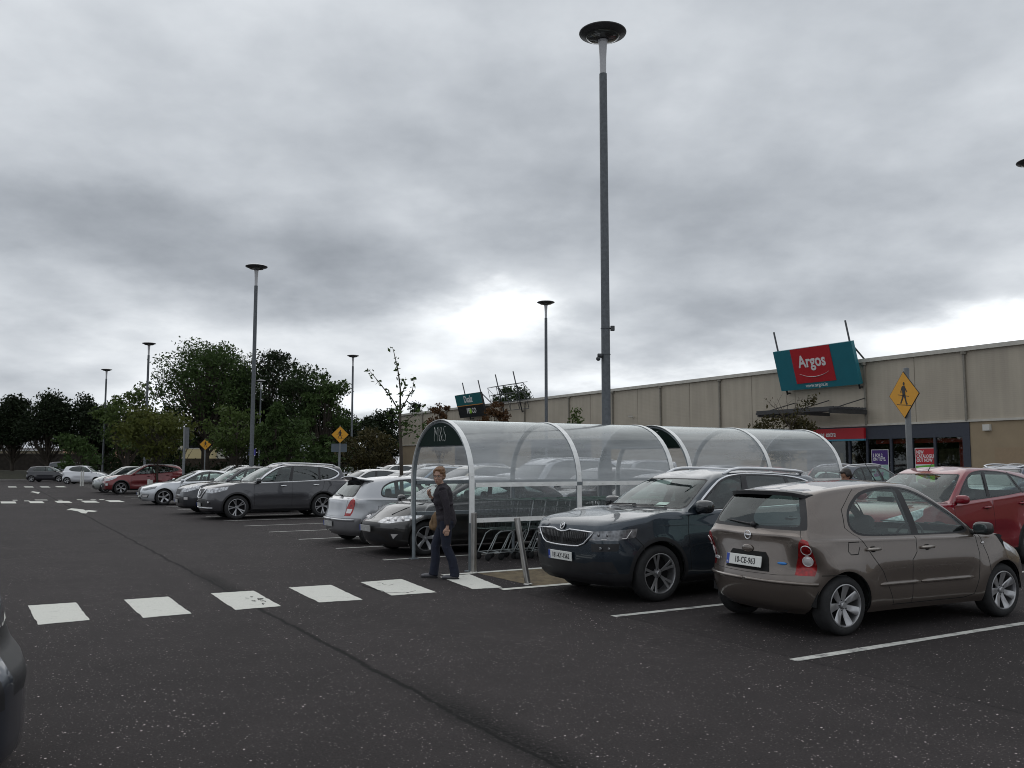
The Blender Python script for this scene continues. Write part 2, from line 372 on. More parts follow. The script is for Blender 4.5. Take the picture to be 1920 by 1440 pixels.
    def ev(s, u, v):
        P = s.P; u = np.clip(np.asarray(u, float), 0, 12); v = np.clip(np.asarray(v, float), 0, 10)
        mir = np.array([1, -1, 1.])
        E = np.concatenate([(P[:, 1]*mir)[:, None], P, (P[:, -2]*mir)[:, None]], 1)
        D = np.diff(E, axis=1); m = lim(D[:, :-1], D[:, 1:])
        i = np.minimum(u.astype(int), 11); t = (u-i)[None, :, None]
        h = lambda a, b, c, d, t: a*(2*t**3-3*t**2+1)+c*(t**3-2*t**2+t)+b*(-2*t**3+3*t**2)+d*(t**3-t**2)
        R = h(P[:, i], P[:, i+1], m[:, i], m[:, i+1], t)            # 11,N,3
        g0 = 2*R[:1]-R[1:2]; g1 = R[-2:-1]*mir
        E = np.concatenate([g0, R, g1], 0); D = np.diff(E, axis=0); m = lim(D[:-1], D[1:])
        j = np.minimum(v.astype(int), 9); n = np.arange(len(u)); t = (v-j)[:, None]
        S = h(R[j, n], R[j+1, n], m[j, n], m[j+1, n], t)
        # swelling over the wheels and a shallow scoop in the doors
        p = s.p; x, y, z = S[:, 0], S[:, 1], S[:, 2]; L_ = p['L']
        w = np.clip((y-p['W']*.36)/(p['W']*.1), 0, 1)
        for xw in (L_/2-p['fo'], L_/2-p['fo']-p['wb']):
            d = np.hypot(x-xw, z-p['r']); y = y+w*p.get('flare', .018)*np.exp(-((d-p['r']-.07)/.13)**2)
        xm = L_/2-p['fo']-p['wb']*.5
        y = y-w*p.get('scoop', .018)*np.exp(-((z-.50*p['k'])/.13)**2)*np.clip(1-((x-xm)/(p['wb']*.40))**4, 0, 1)
        S = S.copy(); S[:, 1] = y; return S
    def nrm(s, u, v, e=.02):
        u = np.asarray(u, float); v = np.asarray(v, float)
        def fl(uu):                       # mirror across the centre line so that normals there stay in the plane
            a = s.ev(np.abs(uu), v); a[:, 1] = np.where(uu < 0, -a[:, 1], a[:, 1])
            b = s.ev(np.where(uu > 12, 24-uu, uu), v); b[:, 1] = np.where(uu > 12, -b[:, 1], b[:, 1])
            return np.where((uu < 0)[:, None], a, b)
        du = fl(u+e)-fl(u-e); dv = s.ev(u, np.minimum(v+e, 9.97))-s.ev(u, np.minimum(v-e, 9.93))
        n = np.cross(du, dv); l = np.linalg.norm(n, axis=1); bad = l < 1e-9; n[bad] = (0, 0, 1); l[bad] = 1
        return n/l[:, None]
    def tab(s, c, u=None, v=None):
        if u is not None:
            f = np.clip(u, 0, 12)*20; i = min(int(f), 239); t = f-i; return s.T[i, :, c]*(1-t)+s.T[i+1, :, c]*t
        f = np.clip(v, 0, 10)*20; j = min(int(f), 199); t = f-j; return s.T[:, j, c]*(1-t)+s.T[:, j+1, c]*t
    def ux(s, d, v):            # distance behind the nose at level v -> u (along the side)
        x = s.p['L']/2-d; xs = s.tab(0, v=v)[40:210]; return float(np.interp(-x, -xs, s.U[40:210]))
    def vz(s, u, z, hi=160):
        zs = s.tab(2, u=u)[:hi]; zs = np.maximum.accumulate(zs)
        if z < zs[0]: return -.3
        return float(np.interp(z, zs+np.arange(len(zs))*1e-6, s.V[:hi]))
    def dz(s, d, z):            # side-view point (distance behind the nose, height)
        v = 2.5
        for _ in range(7): u = s.ux(d, max(v, 0)); v = s.vz(u, z)
        return (u, v)
    def dv(s, d, v): return (s.ux(d, v), v)
    def uz(s, u, z): return (u, s.vz(u, z, 130))
    def fy(s, y, z, rear=False):
        v = 3.
        for _ in range(6):
            ys = s.tab(1, v=max(v, 0))
            u = float(np.interp(y, ys[:62], s.U[:62])) if not rear else float(np.interp(-y, -ys[180:], s.U[180:]))
            v = s.vz(u, z, 130 if not rear else 165)
        return (u, v)
    def pt(s, uv, off=0.0, side=1):
        a = np.array([uv[0]]), np.array([uv[1]]); P = s.ev(*a)[0]; n = s.nrm(*a)[0]; P = P+n*off
        return Vector((P[0], P[1]*side, P[2])), Vector((n[0], n[1]*side, n[2]))
def dens(poly, k=5, closed=True):
    out = []; n = len(poly)
    for i in range(n if closed else n-1):
        a, b = poly[i], poly[(i+1) % n]
        for j in range(k): out.append((a[0]+(b[0]-a[0])*j/k, a[1]+(b[1]-a[1])*j/k))
    if not closed: out.append(poly[-1])
    return out
def chaik(P, n=2, closed=True):
    for _ in range(n):
        Q = []
        for i in range(len(P)):
            a, b = P[i], P[(i+1) % len(P)]; Q += [(a[0]*.78+b[0]*.22, a[1]*.78+b[1]*.22), (a[0]*.22+b[0]*.78, a[1]*.22+b[1]*.78)]
        P = Q
    return P
def grow(P, d):
    A = sum(P[i][0]*P[(i+1) % len(P)][1]-P[(i+1) % len(P)][0]*P[i][1] for i in range(len(P))); sg = 1 if A > 0 else -1; out = []
    for i in range(len(P)):
        a, b, c = P[i-1], P[i], P[(i+1) % len(P)]; n = []
        for p, q in ((a, b), (b, c)):
            l = math.hypot(q[0]-p[0], q[1]-p[1]) or 1; n.append((sg*(q[1]-p[1])/l, -sg*(q[0]-p[0])/l))
        nx, ny = n[0][0]+n[1][0], n[0][1]+n[1][1]; l = max(.5, (nx*nx+ny*ny)/2); out.append((b[0]+nx/l*d, b[1]+ny/l*d))
    return out
def inpoly(P, x, y):
    P = np.array(P); r = np.zeros(len(x), bool); j = len(P)-1
    for i in range(len(P)):
        a, b = P[i], P[j]
        if a[1] != b[1]:
            c = ((a[1] > y) != (b[1] > y)) & (x < (b[0]-a[0])*(y-a[1])/(b[1]-a[1])+a[0]); r ^= c
        j = i
    return r
KU, KV = .36, .17
def cut(sh, regions, step):
    """triangulate the half shell; regions = [(tag, uv polygon)], later ones win; returns tag -> (uv verts, tris)"""
    pts = []; edges = []
    nu = max(24, int(sh.p['L']/2/step*1.9)); nv = max(16, int(1.9/step))
    for i in range(nu+1):
        for j in range(nv+1):
            pts.append((12*i/nu, 10*j/nv))
    n0 = len(pts)
    dom = [(i*12/nu, 0) for i in range(nu)]+[(12, j*10/nv) for j in range(nv)]+[(12-i*12/nu, 10) for i in range(nu)]+[(0, 10-j*10/nv) for j in range(nv)]
    for P in [dom]+[r[1] for r in regions]:
        b = len(pts); pts += P; n = len(P); edges += [(b+i, b+(i+1) % n) for i in range(n)]
    o = delaunay_2d_cdt([Vector((a*KU, b*KV)) for a, b in pts], edges, [], 0, 1e-5)
    V = np.array([(v[0]/KU, v[1]/KV) for v in o[0]]); F = np.array([f[:3] for f in o[2]], dtype=int)
    c = V[F].mean(1); A = (V[F[:, 1]]-V[F[:, 0]]); B = (V[F[:, 2]]-V[F[:, 0]]); ar = A[:, 0]*B[:, 1]-A[:, 1]*B[:, 0]
    F = np.where((ar < 0)[:, None], F[:, ::-1], F)
    ok = (c[:, 0] > 0) & (c[:, 0] < 12) & (c[:, 1] > 0) & (c[:, 1] < 10) & (abs(ar) > 1e-9)
    tg = np.full(len(F), 'paint', dtype=object)
    for t, P in regions: tg[inpoly(P, c[:, 0], c[:, 1])] = t
    out = {}
    for t in set(tg[ok]):
        f = F[ok & (tg == t)]; idx, inv = np.unique(f, return_inverse=True); out[t] = (V[idx], inv.reshape(-1, 3))
    return out
def halfmesh(sh, VF, side, off=0.0):
    V, F = VF; P = sh.ev(V[:, 0], V[:, 1]); n = sh.nrm(V[:, 0], V[:, 1]); P = P+n*off
    if side < 0: P = P*[1, -1, 1]; n = n*[1, -1, 1]; F = F[:, ::-1]
    return P, F, n
def joinhalves(sh, groups, off=0.0, lining=False):
    Vs, Fs, Ns, Ms = [], [], [], []; b = 0
    for side in (1, -1):
        for VF, mi in groups:
            P, F, n = halfmesh(sh, VF, side, off); Vs.append(P); Fs.append(F+b); Ns.append(n); Ms += [mi]*len(F); b += len(P)
            if lining and mi in (0, 1):
                Vs.append(P-n*.025); Fs.append(F[:, ::-1]+b); Ns.append(-n); Ms += [lining]*len(F); b += len(P)
    return np.concatenate(Vs), np.concatenate(Fs), np.concatenate(Ns), Ms
WHEELS = {}
def wheel_meshes(r, w, style, lod):
    key = (r, w, style, lod)
    if key in WHEELS: return WHEELS[key]
    n = 48 if lod < 2 else 28; rr = r*.715; h = w/2
    b = MB(); b.lathe([(rr, -h+.01), (rr+.015, -h), (r-.035, -h+.004), (r-.012, -h+.02), (r, -h+.05), (r, h-.05), (r-.012, h-.02), (r-.035, h-.004), (rr+.015, h), (rr, h-.01), (rr-.004, -h+.03)], n, 'y')
    if lod < 1:
        for k in range(4):
            yy = -h+.05+(w-.1)*(k+.5)/4; b.lathe([(r+.0015, yy-.004), (r+.0015, yy+.004)], n, 'y')
    tyre = b.build('tyre', M_rubber, None, True); tm = tyre.data; bpy.data.objects.remove(tyre)
    b = MB(); q = rr+.002
    b.mi = 0; b.lathe([(q, h-.022), (q, h-.004), (q-.010, h-.002), (q-.017, h-.014), (q-.02, h-.05), (q-.03, -h+.03)], n, 'y')   # lip and barrel
    N = int(style[0]); tw = style[1] == 't'
    b.lathe([(.0, h-.022), (.028, h-.022), (.034, h-.028), (.036, h-.05), (.055, h-.052), (.062, h-.07)], 20, 'y')               # centre cap
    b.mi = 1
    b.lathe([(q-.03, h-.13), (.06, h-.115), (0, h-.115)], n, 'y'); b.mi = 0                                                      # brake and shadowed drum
    for k in range(N):
        a0 = 2*pi*(k+.25)/N
        for sgn in ((-1, 1) if tw else (0,)):
            P = []; wi, wo = (.026, .040) if not tw else (.012, .017)
            if style[2] == 'f': wi, wo = .026, .048
            for t, ww in ((0, wi), (.35, (wi+wo)/2), (.8, wo), (1, wo*1.12)):
                rad = .04+(q-.052)*t; yy = h-.050+(.036)*t**1.5
                a = a0+sgn*(.05+.13*t) if tw else a0
                c, s_ = cos(a), sin(a); dx, dz = -s_*ww*(r/.33), c*ww*(r/.33)
                P.append([(rad*c+dx, yy-.002, rad*s_+dz), (rad*c+dx*.8, yy+.005, rad*s_+dz*.8), (rad*c-dx*.8, yy+.005, rad*s_-dz*.8), (rad*c-dx, yy-.002, rad*s_-dz), (rad*c, yy-.028, rad*s_)])
            V = [p for row in P for p in row]
            F = [(i*5+j, (i+1)*5+j, (i+1)*5+(j+1) % 5, i*5+(j+1) % 5) for i in range(3) for j in range(5)]+[(0, 1, 2, 3, 4), (19, 18, 17, 16, 15)]
            b.add(V, F)
    if lod < 1:
        b.mi = 1
        for k in range(5):
            a = 2*pi*k/5+.3; b.ell((.052*cos(a), h-.044, .052*sin(a)), (.008, .006, .008), None, 8, 5)
    rim = b.build('rim', [M_alloy, M_liner], None, 'auto'); rm = rim.data; bpy.data.objects.remove(rim)
    WHEELS[key] = (tm, rm); return WHEELS[key]
def make_car(name, p, label, cat='car', lod=2, group=None, loc=(0, 0, 0), rz=0):
    sh = Shell(p); root = empty(name, loc, rz, label, cat, group); Ln, hw, r = p['L'], p['W']/2, p['r']
    pm = p['paint']; step = {0: .05, 1: .075, 2: .12}[lod]; S = sh
    dv = lambda P: [S.dv(*q) for q in P]; dz = lambda P: [S.dz(*q) for q in P]
    R = []; clad = p.get('clad'); dk = lambda P, k=4: dens(P, k)
    fd, rd = p['fo'], p['fo']+p['wb']
    if clad:
        R.append(('black', dens([(-1, -1), (13, -1), (13, p.get('cladr', 1.15)), (10.2, p.get('cladr', 1.15)), (8, .95), (4, .95), (2.6, p.get('cladf', .9)), (-1, p.get('cladf', .9))], 8)))
    for d0 in (fd, rd):
        def arc(rad):
            A = [(d0+rad*sin(a), r+rad*cos(a)) for a in np.linspace(-pi*.64, pi*.64, 26)]
            return dz([A[0][:1]+(-.2,)]+[q for q in A]+[A[-1][:1]+(-.2,)])
        if clad: R.append(('black', arc(r+.105)))
        R.append(('hole', arc(r+.045 if not clad else r+.055)))
    for t, P in p.get('front', lambda S: [])(S): R.append((t, P))
    for t, P in p.get('rear', lambda S: [])(S): R.append((t, P))
    # doors and bonnet gaps
    def strip(pts, w=.0045, f=dz):
        P = dens(pts, 6, False); A, B = [], []
        for i, q in enumerate(P):
            a, b = P[max(0, i-1)], P[min(len(P)-1, i+1)]; l = math.hypot(b[0]-a[0], b[1]-a[1]) or 1; nx, ny = -(b[1]-a[1])/l*w, (b[0]-a[0])/l*w
            A.append((q[0]+nx, q[1]+ny)); B.append((q[0]-nx, q[1]-ny))
        return f(A+B[::-1])
    if lod < 2:
        for q in p.get('seams', []): R.append(('seam', strip(q)))
        for q in p.get('useams', lambda S: [])(S): R.append(('seam', strip(q, .012, lambda P: P)))
    # side glazing
    dlo = p['dlo']; out = chaik(dlo, 2)
    g = lambda P, k: dens([S.dv(*q) for q in P], 2)
    sc = lambda P, k: [(a, b) for a, b in grow([(q[0], q[1]*.22) for q in P], k)]
    un = lambda P: [(a, b/.22) for a, b in P]
    if p.get('chromeline'): R.append(('chrome', g(un(sc(out, .030 if p['chromeline'] is True else p['chromeline'])), 0)))
    R.append(('black', g(un(sc(out, .008)), 0)))
    R.append(('gA', g(un(sc(out, -.020)), 0)))
    cuts = p['pillars']
    for i, (d0, d1, w) in enumerate(cuts):
        R.append(('black', [S.dv(d0-w, 6.02), S.dv(d0+w, 6.02), S.dv(d1+w*.9, 7.9), S.dv(d1-w*.9, 7.9)]))
    # windscreen and rear window
    a = p.get('wsv', (6.05, 7.93))
    R.append(('black', dens([(-1, a[0]), (3.6, a[0]), (4.25, a[0]+.25), (4.35, 7.0), (4.1, a[1]-.1), (3.6, a[1]), (-1, a[1])], 4)))
    R.append(('ws', dens([(-1, a[0]+.12), (3.6, a[0]+.12), (4.08, a[0]+.35), (4.18, 7.0), (3.95, a[1]-.2), (3.5, a[1]-.08), (-1, a[1]-.08)], 4)))
    a = p.get('rwv', (6.1, 7.85)); ue = p.get('rue', 9.9); rx = p.get('rx', 0)
    R.append(('black', dens(chaik([(13.5, a[0]), (ue+.12, a[0]), (ue-.12, a[0]+.35), (ue-.1, a[1]-.25), (ue, a[1]), (13.5, a[1])], 2), 3)))
    R.append(('rw', dens(chaik([(13.5, a[0]+.15), (ue+.40+rx, a[0]+.15), (ue+.16+rx, a[0]+.42), (ue+.2+rx, a[1]-.35), (ue+.36+rx, a[1]-.14), (13.5, a[1]-.14)], 2), 3)))
    for t, P in p.get('late', lambda S: [])(S): R.append((t, P))
    for q in p.get('dseams', []) if lod < 2 else []: R.append(('seam', strip(q, .005, lambda P: [S.dv(*c) for c in P])))
    T = cut(sh, R, step)
    # shell
    mats = [pm, M_black, M_chrome, M_seam, M_cabin, p.get('paint2', pm)]
    gm = {'paint': 0, 'black': 1, 'chrome': 2, 'seam': 3, 'paint2': 5}
    V, F, Nn, Ms = joinhalves(sh, [(T[t], gm[t]) for t in gm if t in T], 0, lining=4 if lod < 2 else False)
    npmesh('body', V, F, mats, Ms, root, True, Nn)
    def part(nm, key, m, both=False, off=0, lod_off=0):
        if key not in T: return
        if both:
            V, F, Nn, _ = joinhalves(sh, [(T[key], 0)], off); return npmesh(nm, V, F, [m], None, root, True, Nn)
        for sd in (1, -1):
            P, F, n = halfmesh(sh, T[key], sd, off); npmesh(nm, P, F, [m], None, root, True, n)
    gl = M_glass if lod < 2 else M_glassd; gr = p.get('rglass', gl) if lod < 2 else gl
    part('windscreen', 'ws', gl, True, -.002); part('rear_window', 'rw', gr, True, -.002)
    if 'gA' in T:                       # split side glass at the pillars
        V, F = T['gA']; c = V[F].mean(1); v = np.clip((c[:, 1]-6)/2, 0, 1); X = S.ev(c[:, 0], c[:, 1])[:, 0]; dd = Ln/2-X
        k = np.zeros(len(F), int)
        for (d0, d1, w) in cuts: k += dd > (d0+(d1-d0)*v)
        for j in range(len(cuts)+1):
            f = F[k == j]
            if not len(f): continue
            idx, inv = np.unique(f, return_inverse=True); T['g%d' % j] = (V[idx], inv.reshape(-1, 3))
            part('side_window', 'g%d' % j, gl if j == 0 else gr, False, -.002)
    for key, nm, m in (('hl', 'headlight', p.get('hlm', M_head)), ('tl', 'tail_light', M_tail), ('fog', 'fog_light', M_clear), ('rev', 'reversing_light', M_clear)):
        part(nm, key, m)
    for key, nm, m in (('grille', 'grille', M_black), ('intake', 'lower_grille', M_black), ('tl2', 'tail_light_bar', M_tail)):
        part(nm, key, m, True)
    # wheels: tyre with its rim, in a dark arch liner
    tm, rm = wheel_meshes(r, p.get('tw', .21), p.get('wheel', '5xb'), lod)
    for d0 in (fd, rd):
        for sd in (1, -1):
            w = bpy.data.objects.new('wheel', tm); link(w, root); w.location = (Ln/2-d0, sd*(hw-.125+p.get('trk', 0)), r)
            w.rotation_euler = (0, rnd.uniform(0, 6), 0 if sd > 0 else pi)
            if lod == 0: w.rotation_euler[1] = p.get('wrot', .3)
            q = bpy.data.objects.new('rim', rm); link(q, w)
    b = MB()
    for d0 in (fd, rd):
        for sd in (1, -1):
            A = np.linspace(-pi*.50, pi*.50, 18); ra = r+.06; yo, yi = sd*(hw-.06), sd*(hw-.42)
            P = [(Ln/2-d0-ra*sin(a), y, r+ra*cos(a)) for a in A for y in (yo, yi)]
            b.add(P, [(2*i, 2*i+1, 2*i+3, 2*i+2) for i in range(17)]); b.add([P[2*i+1] for i in range(18)], [tuple(range(18))])
    x0, x1 = Ln/2-.12, -Ln/2+.12; z0 = p['gz']+.03
    b.box(((x0+x1)/2, 0, z0), (x0-x1-.1, p['W']*.52, .03)); b.box((Ln/2-(fd+rd)/2, 0, z0), (p['wb']-2*r-.16, p['W']-.16, .025))
    b.build('underbody', M_liner, root)
    # cabin
    xc = Ln/2-p['cowl'][0]; bz = p['belt'][0]
    if lod < 2:
        b = MB(); xs = xc-1.05; fz = p['gz']+.08
        for sy in (-.36, .36):
            b.box((xs, sy, .42*p['k']), (.50, .48, .16)); Rm = Matrix.Rotation(-.30, 3, 'Y'); b.box((xs-.32, sy, .72*p['k']), (.14, .46, .58), Rm)
            b.ell((xs-.44, sy, bz+.12), (.055, .13, .10), None, 12, 8, .7); b.tube([(xs-.42, sy-.05, bz-.05), (xs-.44, sy-.05, bz+.1)], .008, 5); b.tube([(xs-.42, sy+.05, bz-.05), (xs-.44, sy+.05, bz+.1)], .008, 5)
        xr_ = Ln/2-rd+.20; b.box((xr_, 0, .44*p['k']), (.5, 1.2, .2)); b.box((xr_-.30, 0, .74*p['k']), (.14, 1.2, .5), Matrix.Rotation(-.28, 3, 'Y'))
        for sy in (-.36, .36): b.ell((xr_-.38, sy, bz+.06), (.05, .12, .07), None, 10, 6, .7)
        b.build('seats', M_cabin, root, 'auto', .02)
        b = MB(); b.box((xc-.33, 0, bz-.10), (.62, p['W']*.74, .16)); b.box((xc-.62, 0, bz-.2), (.2, p['W']*.72, .2)); b.build('dashboard', M_cabin, root, False, .03)
        b = MB(); c = Vector((xc-.80, -.36, bz-.06)); Rt = Matrix.Rotation(-1.15, 3, 'Y')
        b.tube([c+Rt @ Vector((.18*cos(a), .18*sin(a), 0)) for a in np.linspace(0, 2*pi, 25)], .014, 6, False); b.box(c, (.30, .05, .02), Rt); b.box(c, (.05, .30, .02), Rt); b.tube([c, c+Vector((.3, 0, -.08))], .03, 6)
        b.build('steering_wheel', M_black, root, True)
        P, n = S.pt((0, 7.75), -.10); b = MB(); b.box(P, (.03, .22, .06)); b.build('rear_view_mirror', M_black, root, False, .01)
    # door mirrors
    mA = p['dA']+p.get('mo', .12)
    for sd in (1, -1):
        P, n = S.pt(S.dv(mA, 6.15), 0, sd); b = MB(); c = P+Vector((.03, sd*.13, .045))
        ms = p.get('ms', 1); b.ell(c, (.062*ms, .105*ms, .070*ms), None, 16, 10, .62); b.tube([P+Vector((0, -sd*.01, 0)), c-Vector((0, sd*.05, .05))], [.028, .022], 6)
        o = b.build('wing_mirror', p.get('mirm', pm), root, True)
        if lod < 2: b = MB(); b.ell(c-Vector((.057*ms, 0, 0)), (.007, .088*ms, .054*ms), None, 12, 6, .7); b.build('mirror_glass', M_glassd, o, True)
    if lod < 2:
        for d0 in p.get('handles', []):
            for sd in (1, -1):
                P, n = S.pt(S.dz(*d0), .012, sd); b = MB()
                pts = [P+Vector((dx, 0, .0))+n*o_ for dx, o_ in ((-.095, -.012), (-.08, .012), (0, .022), (.08, .012), (.095, -.012))]
                b.tube(pts, [.010, .016, .017, .016, .010], 8); b.build('door_handle', p.get('handm', pm), root, True)
                b = MB(); b.ell(P-n*.008, (.045, .006, .032), None, 12, 6); b.build('handle_recess', M_seam, root, True)
    # roof rails
    if p.get('rails'):
        d0, d1, hh = p['rails']
        for sd in (1, -1):
            pts = []; 
            for k in range(13):
                t = k/12; d = d0+(d1-d0)*t; P, n = S.pt(S.dv(d, 8.35), 0, sd); lift = hh*min(1, min(t, 1-t)/.13)**.6 if 0 < t < 1 else -.01
                pts.append(P+Vector((0, 0, lift+.002)))
            b = MB(); b.tube(pts, .025, 8, True, .9); o = b.build('roof_rail', p.get('railm', M_satin), root, True)
            if p.get('railfill'):
                V = []
                for q_ in pts[1:-1]: V += [q_-Vector((0, sd*.004, .01)), q_-Vector((0, sd*.004, .055))]
                b = MB(); b.add(V, [(2*i, 2*i+1, 2*i+3, 2*i+2) for i in range(len(V)//2-1)]); b.build('rail_foot', M_black, o)
    # plates
    def plate(front):
        y0, z0 = (p.get('pf', (0, .45)) if front else p.get('prr', (0, .78)))
        uv = S.fy(abs(y0), z0, not front); P, n = S.pt(uv, .010)
        n = Vector((n.x, 0, n.z)).normalized(); n = Vector((1 if front else -1, 0, max(-.15, min(.35, n.z)))).normalized()
        rt = Vector((0, 1 if front else -1, 0)); up = n.cross(rt); M4 = frame(P+n*p.get('po', .014), rt, up)
        b = MB(); b.box((0, 0, 0), (.52, .112, .014)); o = b.build('number_plate', M_plate if p.get('reg') else M_platew, root, False, .004); o.matrix_local = M4
        b = MB(); b.box((-.238, 0, .001), (.042, .108, .0155)); b.build('plate_band', M_plateb, o)
        if p.get('reg'): text('registration', p['reg'], .088, M_ink, o, Matrix.Translation((.022, -.004, .0085)), .78, .0009, .0012, spacing=1.06)
        if lod == 0:
            text('plate_letters', 'IRL', .026, M_plate, o, Matrix.Translation((-.238, -.034, .0095)), .8, .0004, .0004)
        return o
    if (p.get('plates', True) and lod < 2) or p.get('fplate'): plate(True); plate(False)
    if 'extra' in p: p['extra'](S, root, p)
    # aerial and wipers
    if lod < 2:
        if p.get('aerial', True):
            d0 = p.get('aer', p['rt'][0]-.25); P, n = S.pt((12, 8.4) if p.get('aer') is None else (0, 8.8), 0); b = MB()
            if p.get('aer'): P = S.pt((0, 8.3))[0]
            b.tube([P, P+Vector((-.10, 0, .12)), P+Vector((-.28, 0, .36 if p.get('aer') else .2))], [.009, .004, .002], 6); b.build('aerial', M_black, root)
        b = MB()
        for y0, y1 in ((-.55, .02), (0., .58)):
            pts = []
            for k in range(6):
                y = y0+(y1-y0)*k/5; uu = float(np.interp(abs(y), S.tab(1, v=6.1)[:100], S.U[:100])); P, n = S.pt((uu, 6.08+.10*k/5), .018, 1 if y >= 0 else -1); pts.append(P)
            b.tube(pts, .008, 5)
        b.build('wiper', M_black, root)
    return root
def ring_badge(M4, r, mt, parent, bar=True, name='badge'):
    b = MB(); b.tube([(r*cos(a), r*sin(a), 0) for a in np.linspace(0, 2*pi, 25)], r*.13, 6, False)
    if bar: b.box((0, 0, 0), (r*2.3, r*.42, r*.2))
    o = b.build(name, mt, parent, True); o.matrix_local = M4; return o
def facing(S, root, y, z, rear, off=.012, up=None):
    uv = S.fy(abs(y), z, rear); P, n = S.pt(uv, off, 1 if y >= 0 else -1)
    rt = Vector((-n.y, n.x, 0)).normalized(); upv = n.cross(rt); return frame(P, rt, upv), P, n
# ------------------------------------------------------------------ the kinds of car
def zp(S, pts, k=4): return dens([S.uz(u, z) for u, z in pts], k)
BASE = dict(k=1.0, gz=.19, nose=[.12, .03, 0, .03, .14], tail=[.12, .03, 0, .05, .09], fc=(.035, .17, .52), rc=(.025, .13, .42), hc=.045,
            yb=.915, yr=.67, hw=0, wheel='5xb', r=.31)
def spec(**k): d = dict(BASE); d.update(k); return d
def gen_front(hl, gr, ink, fog=None, chrome=0):
    def f(S):
        R = []
        if chrome: R.append(('chrome', zp(S, grow2(gr, chrome))))
        R.append(('grille', zp(S, gr))); R.append(('intake', zp(S, ink))); R.append(('hl', zp(S, hl, 5)))
        if fog: R.append(('black', zp(S, [(a+(a-1.9)*.35, b+(b-fog[0][1]-.03)*.4) for a, b in fog]))); R.append(('fog', zp(S, fog)))
        return R
    return f
def grow2(P, d): return [(a, b/ .3) for a, b in grow([(u, z*.3) for u, z in P], d)] if False else [(u/2.2, z) for u, z in grow([(u*2.2*.35/.35, z) for u, z in P], d)]
def gen_rear(tl, mid=None, rev=None):
    def f(S):
        R = [('tl', zp(S, tl, 5))]
        if rev: R.append(('rev', zp(S, rev)))
        if mid: R.append(('black', zp(S, mid)))
        return R
    return f

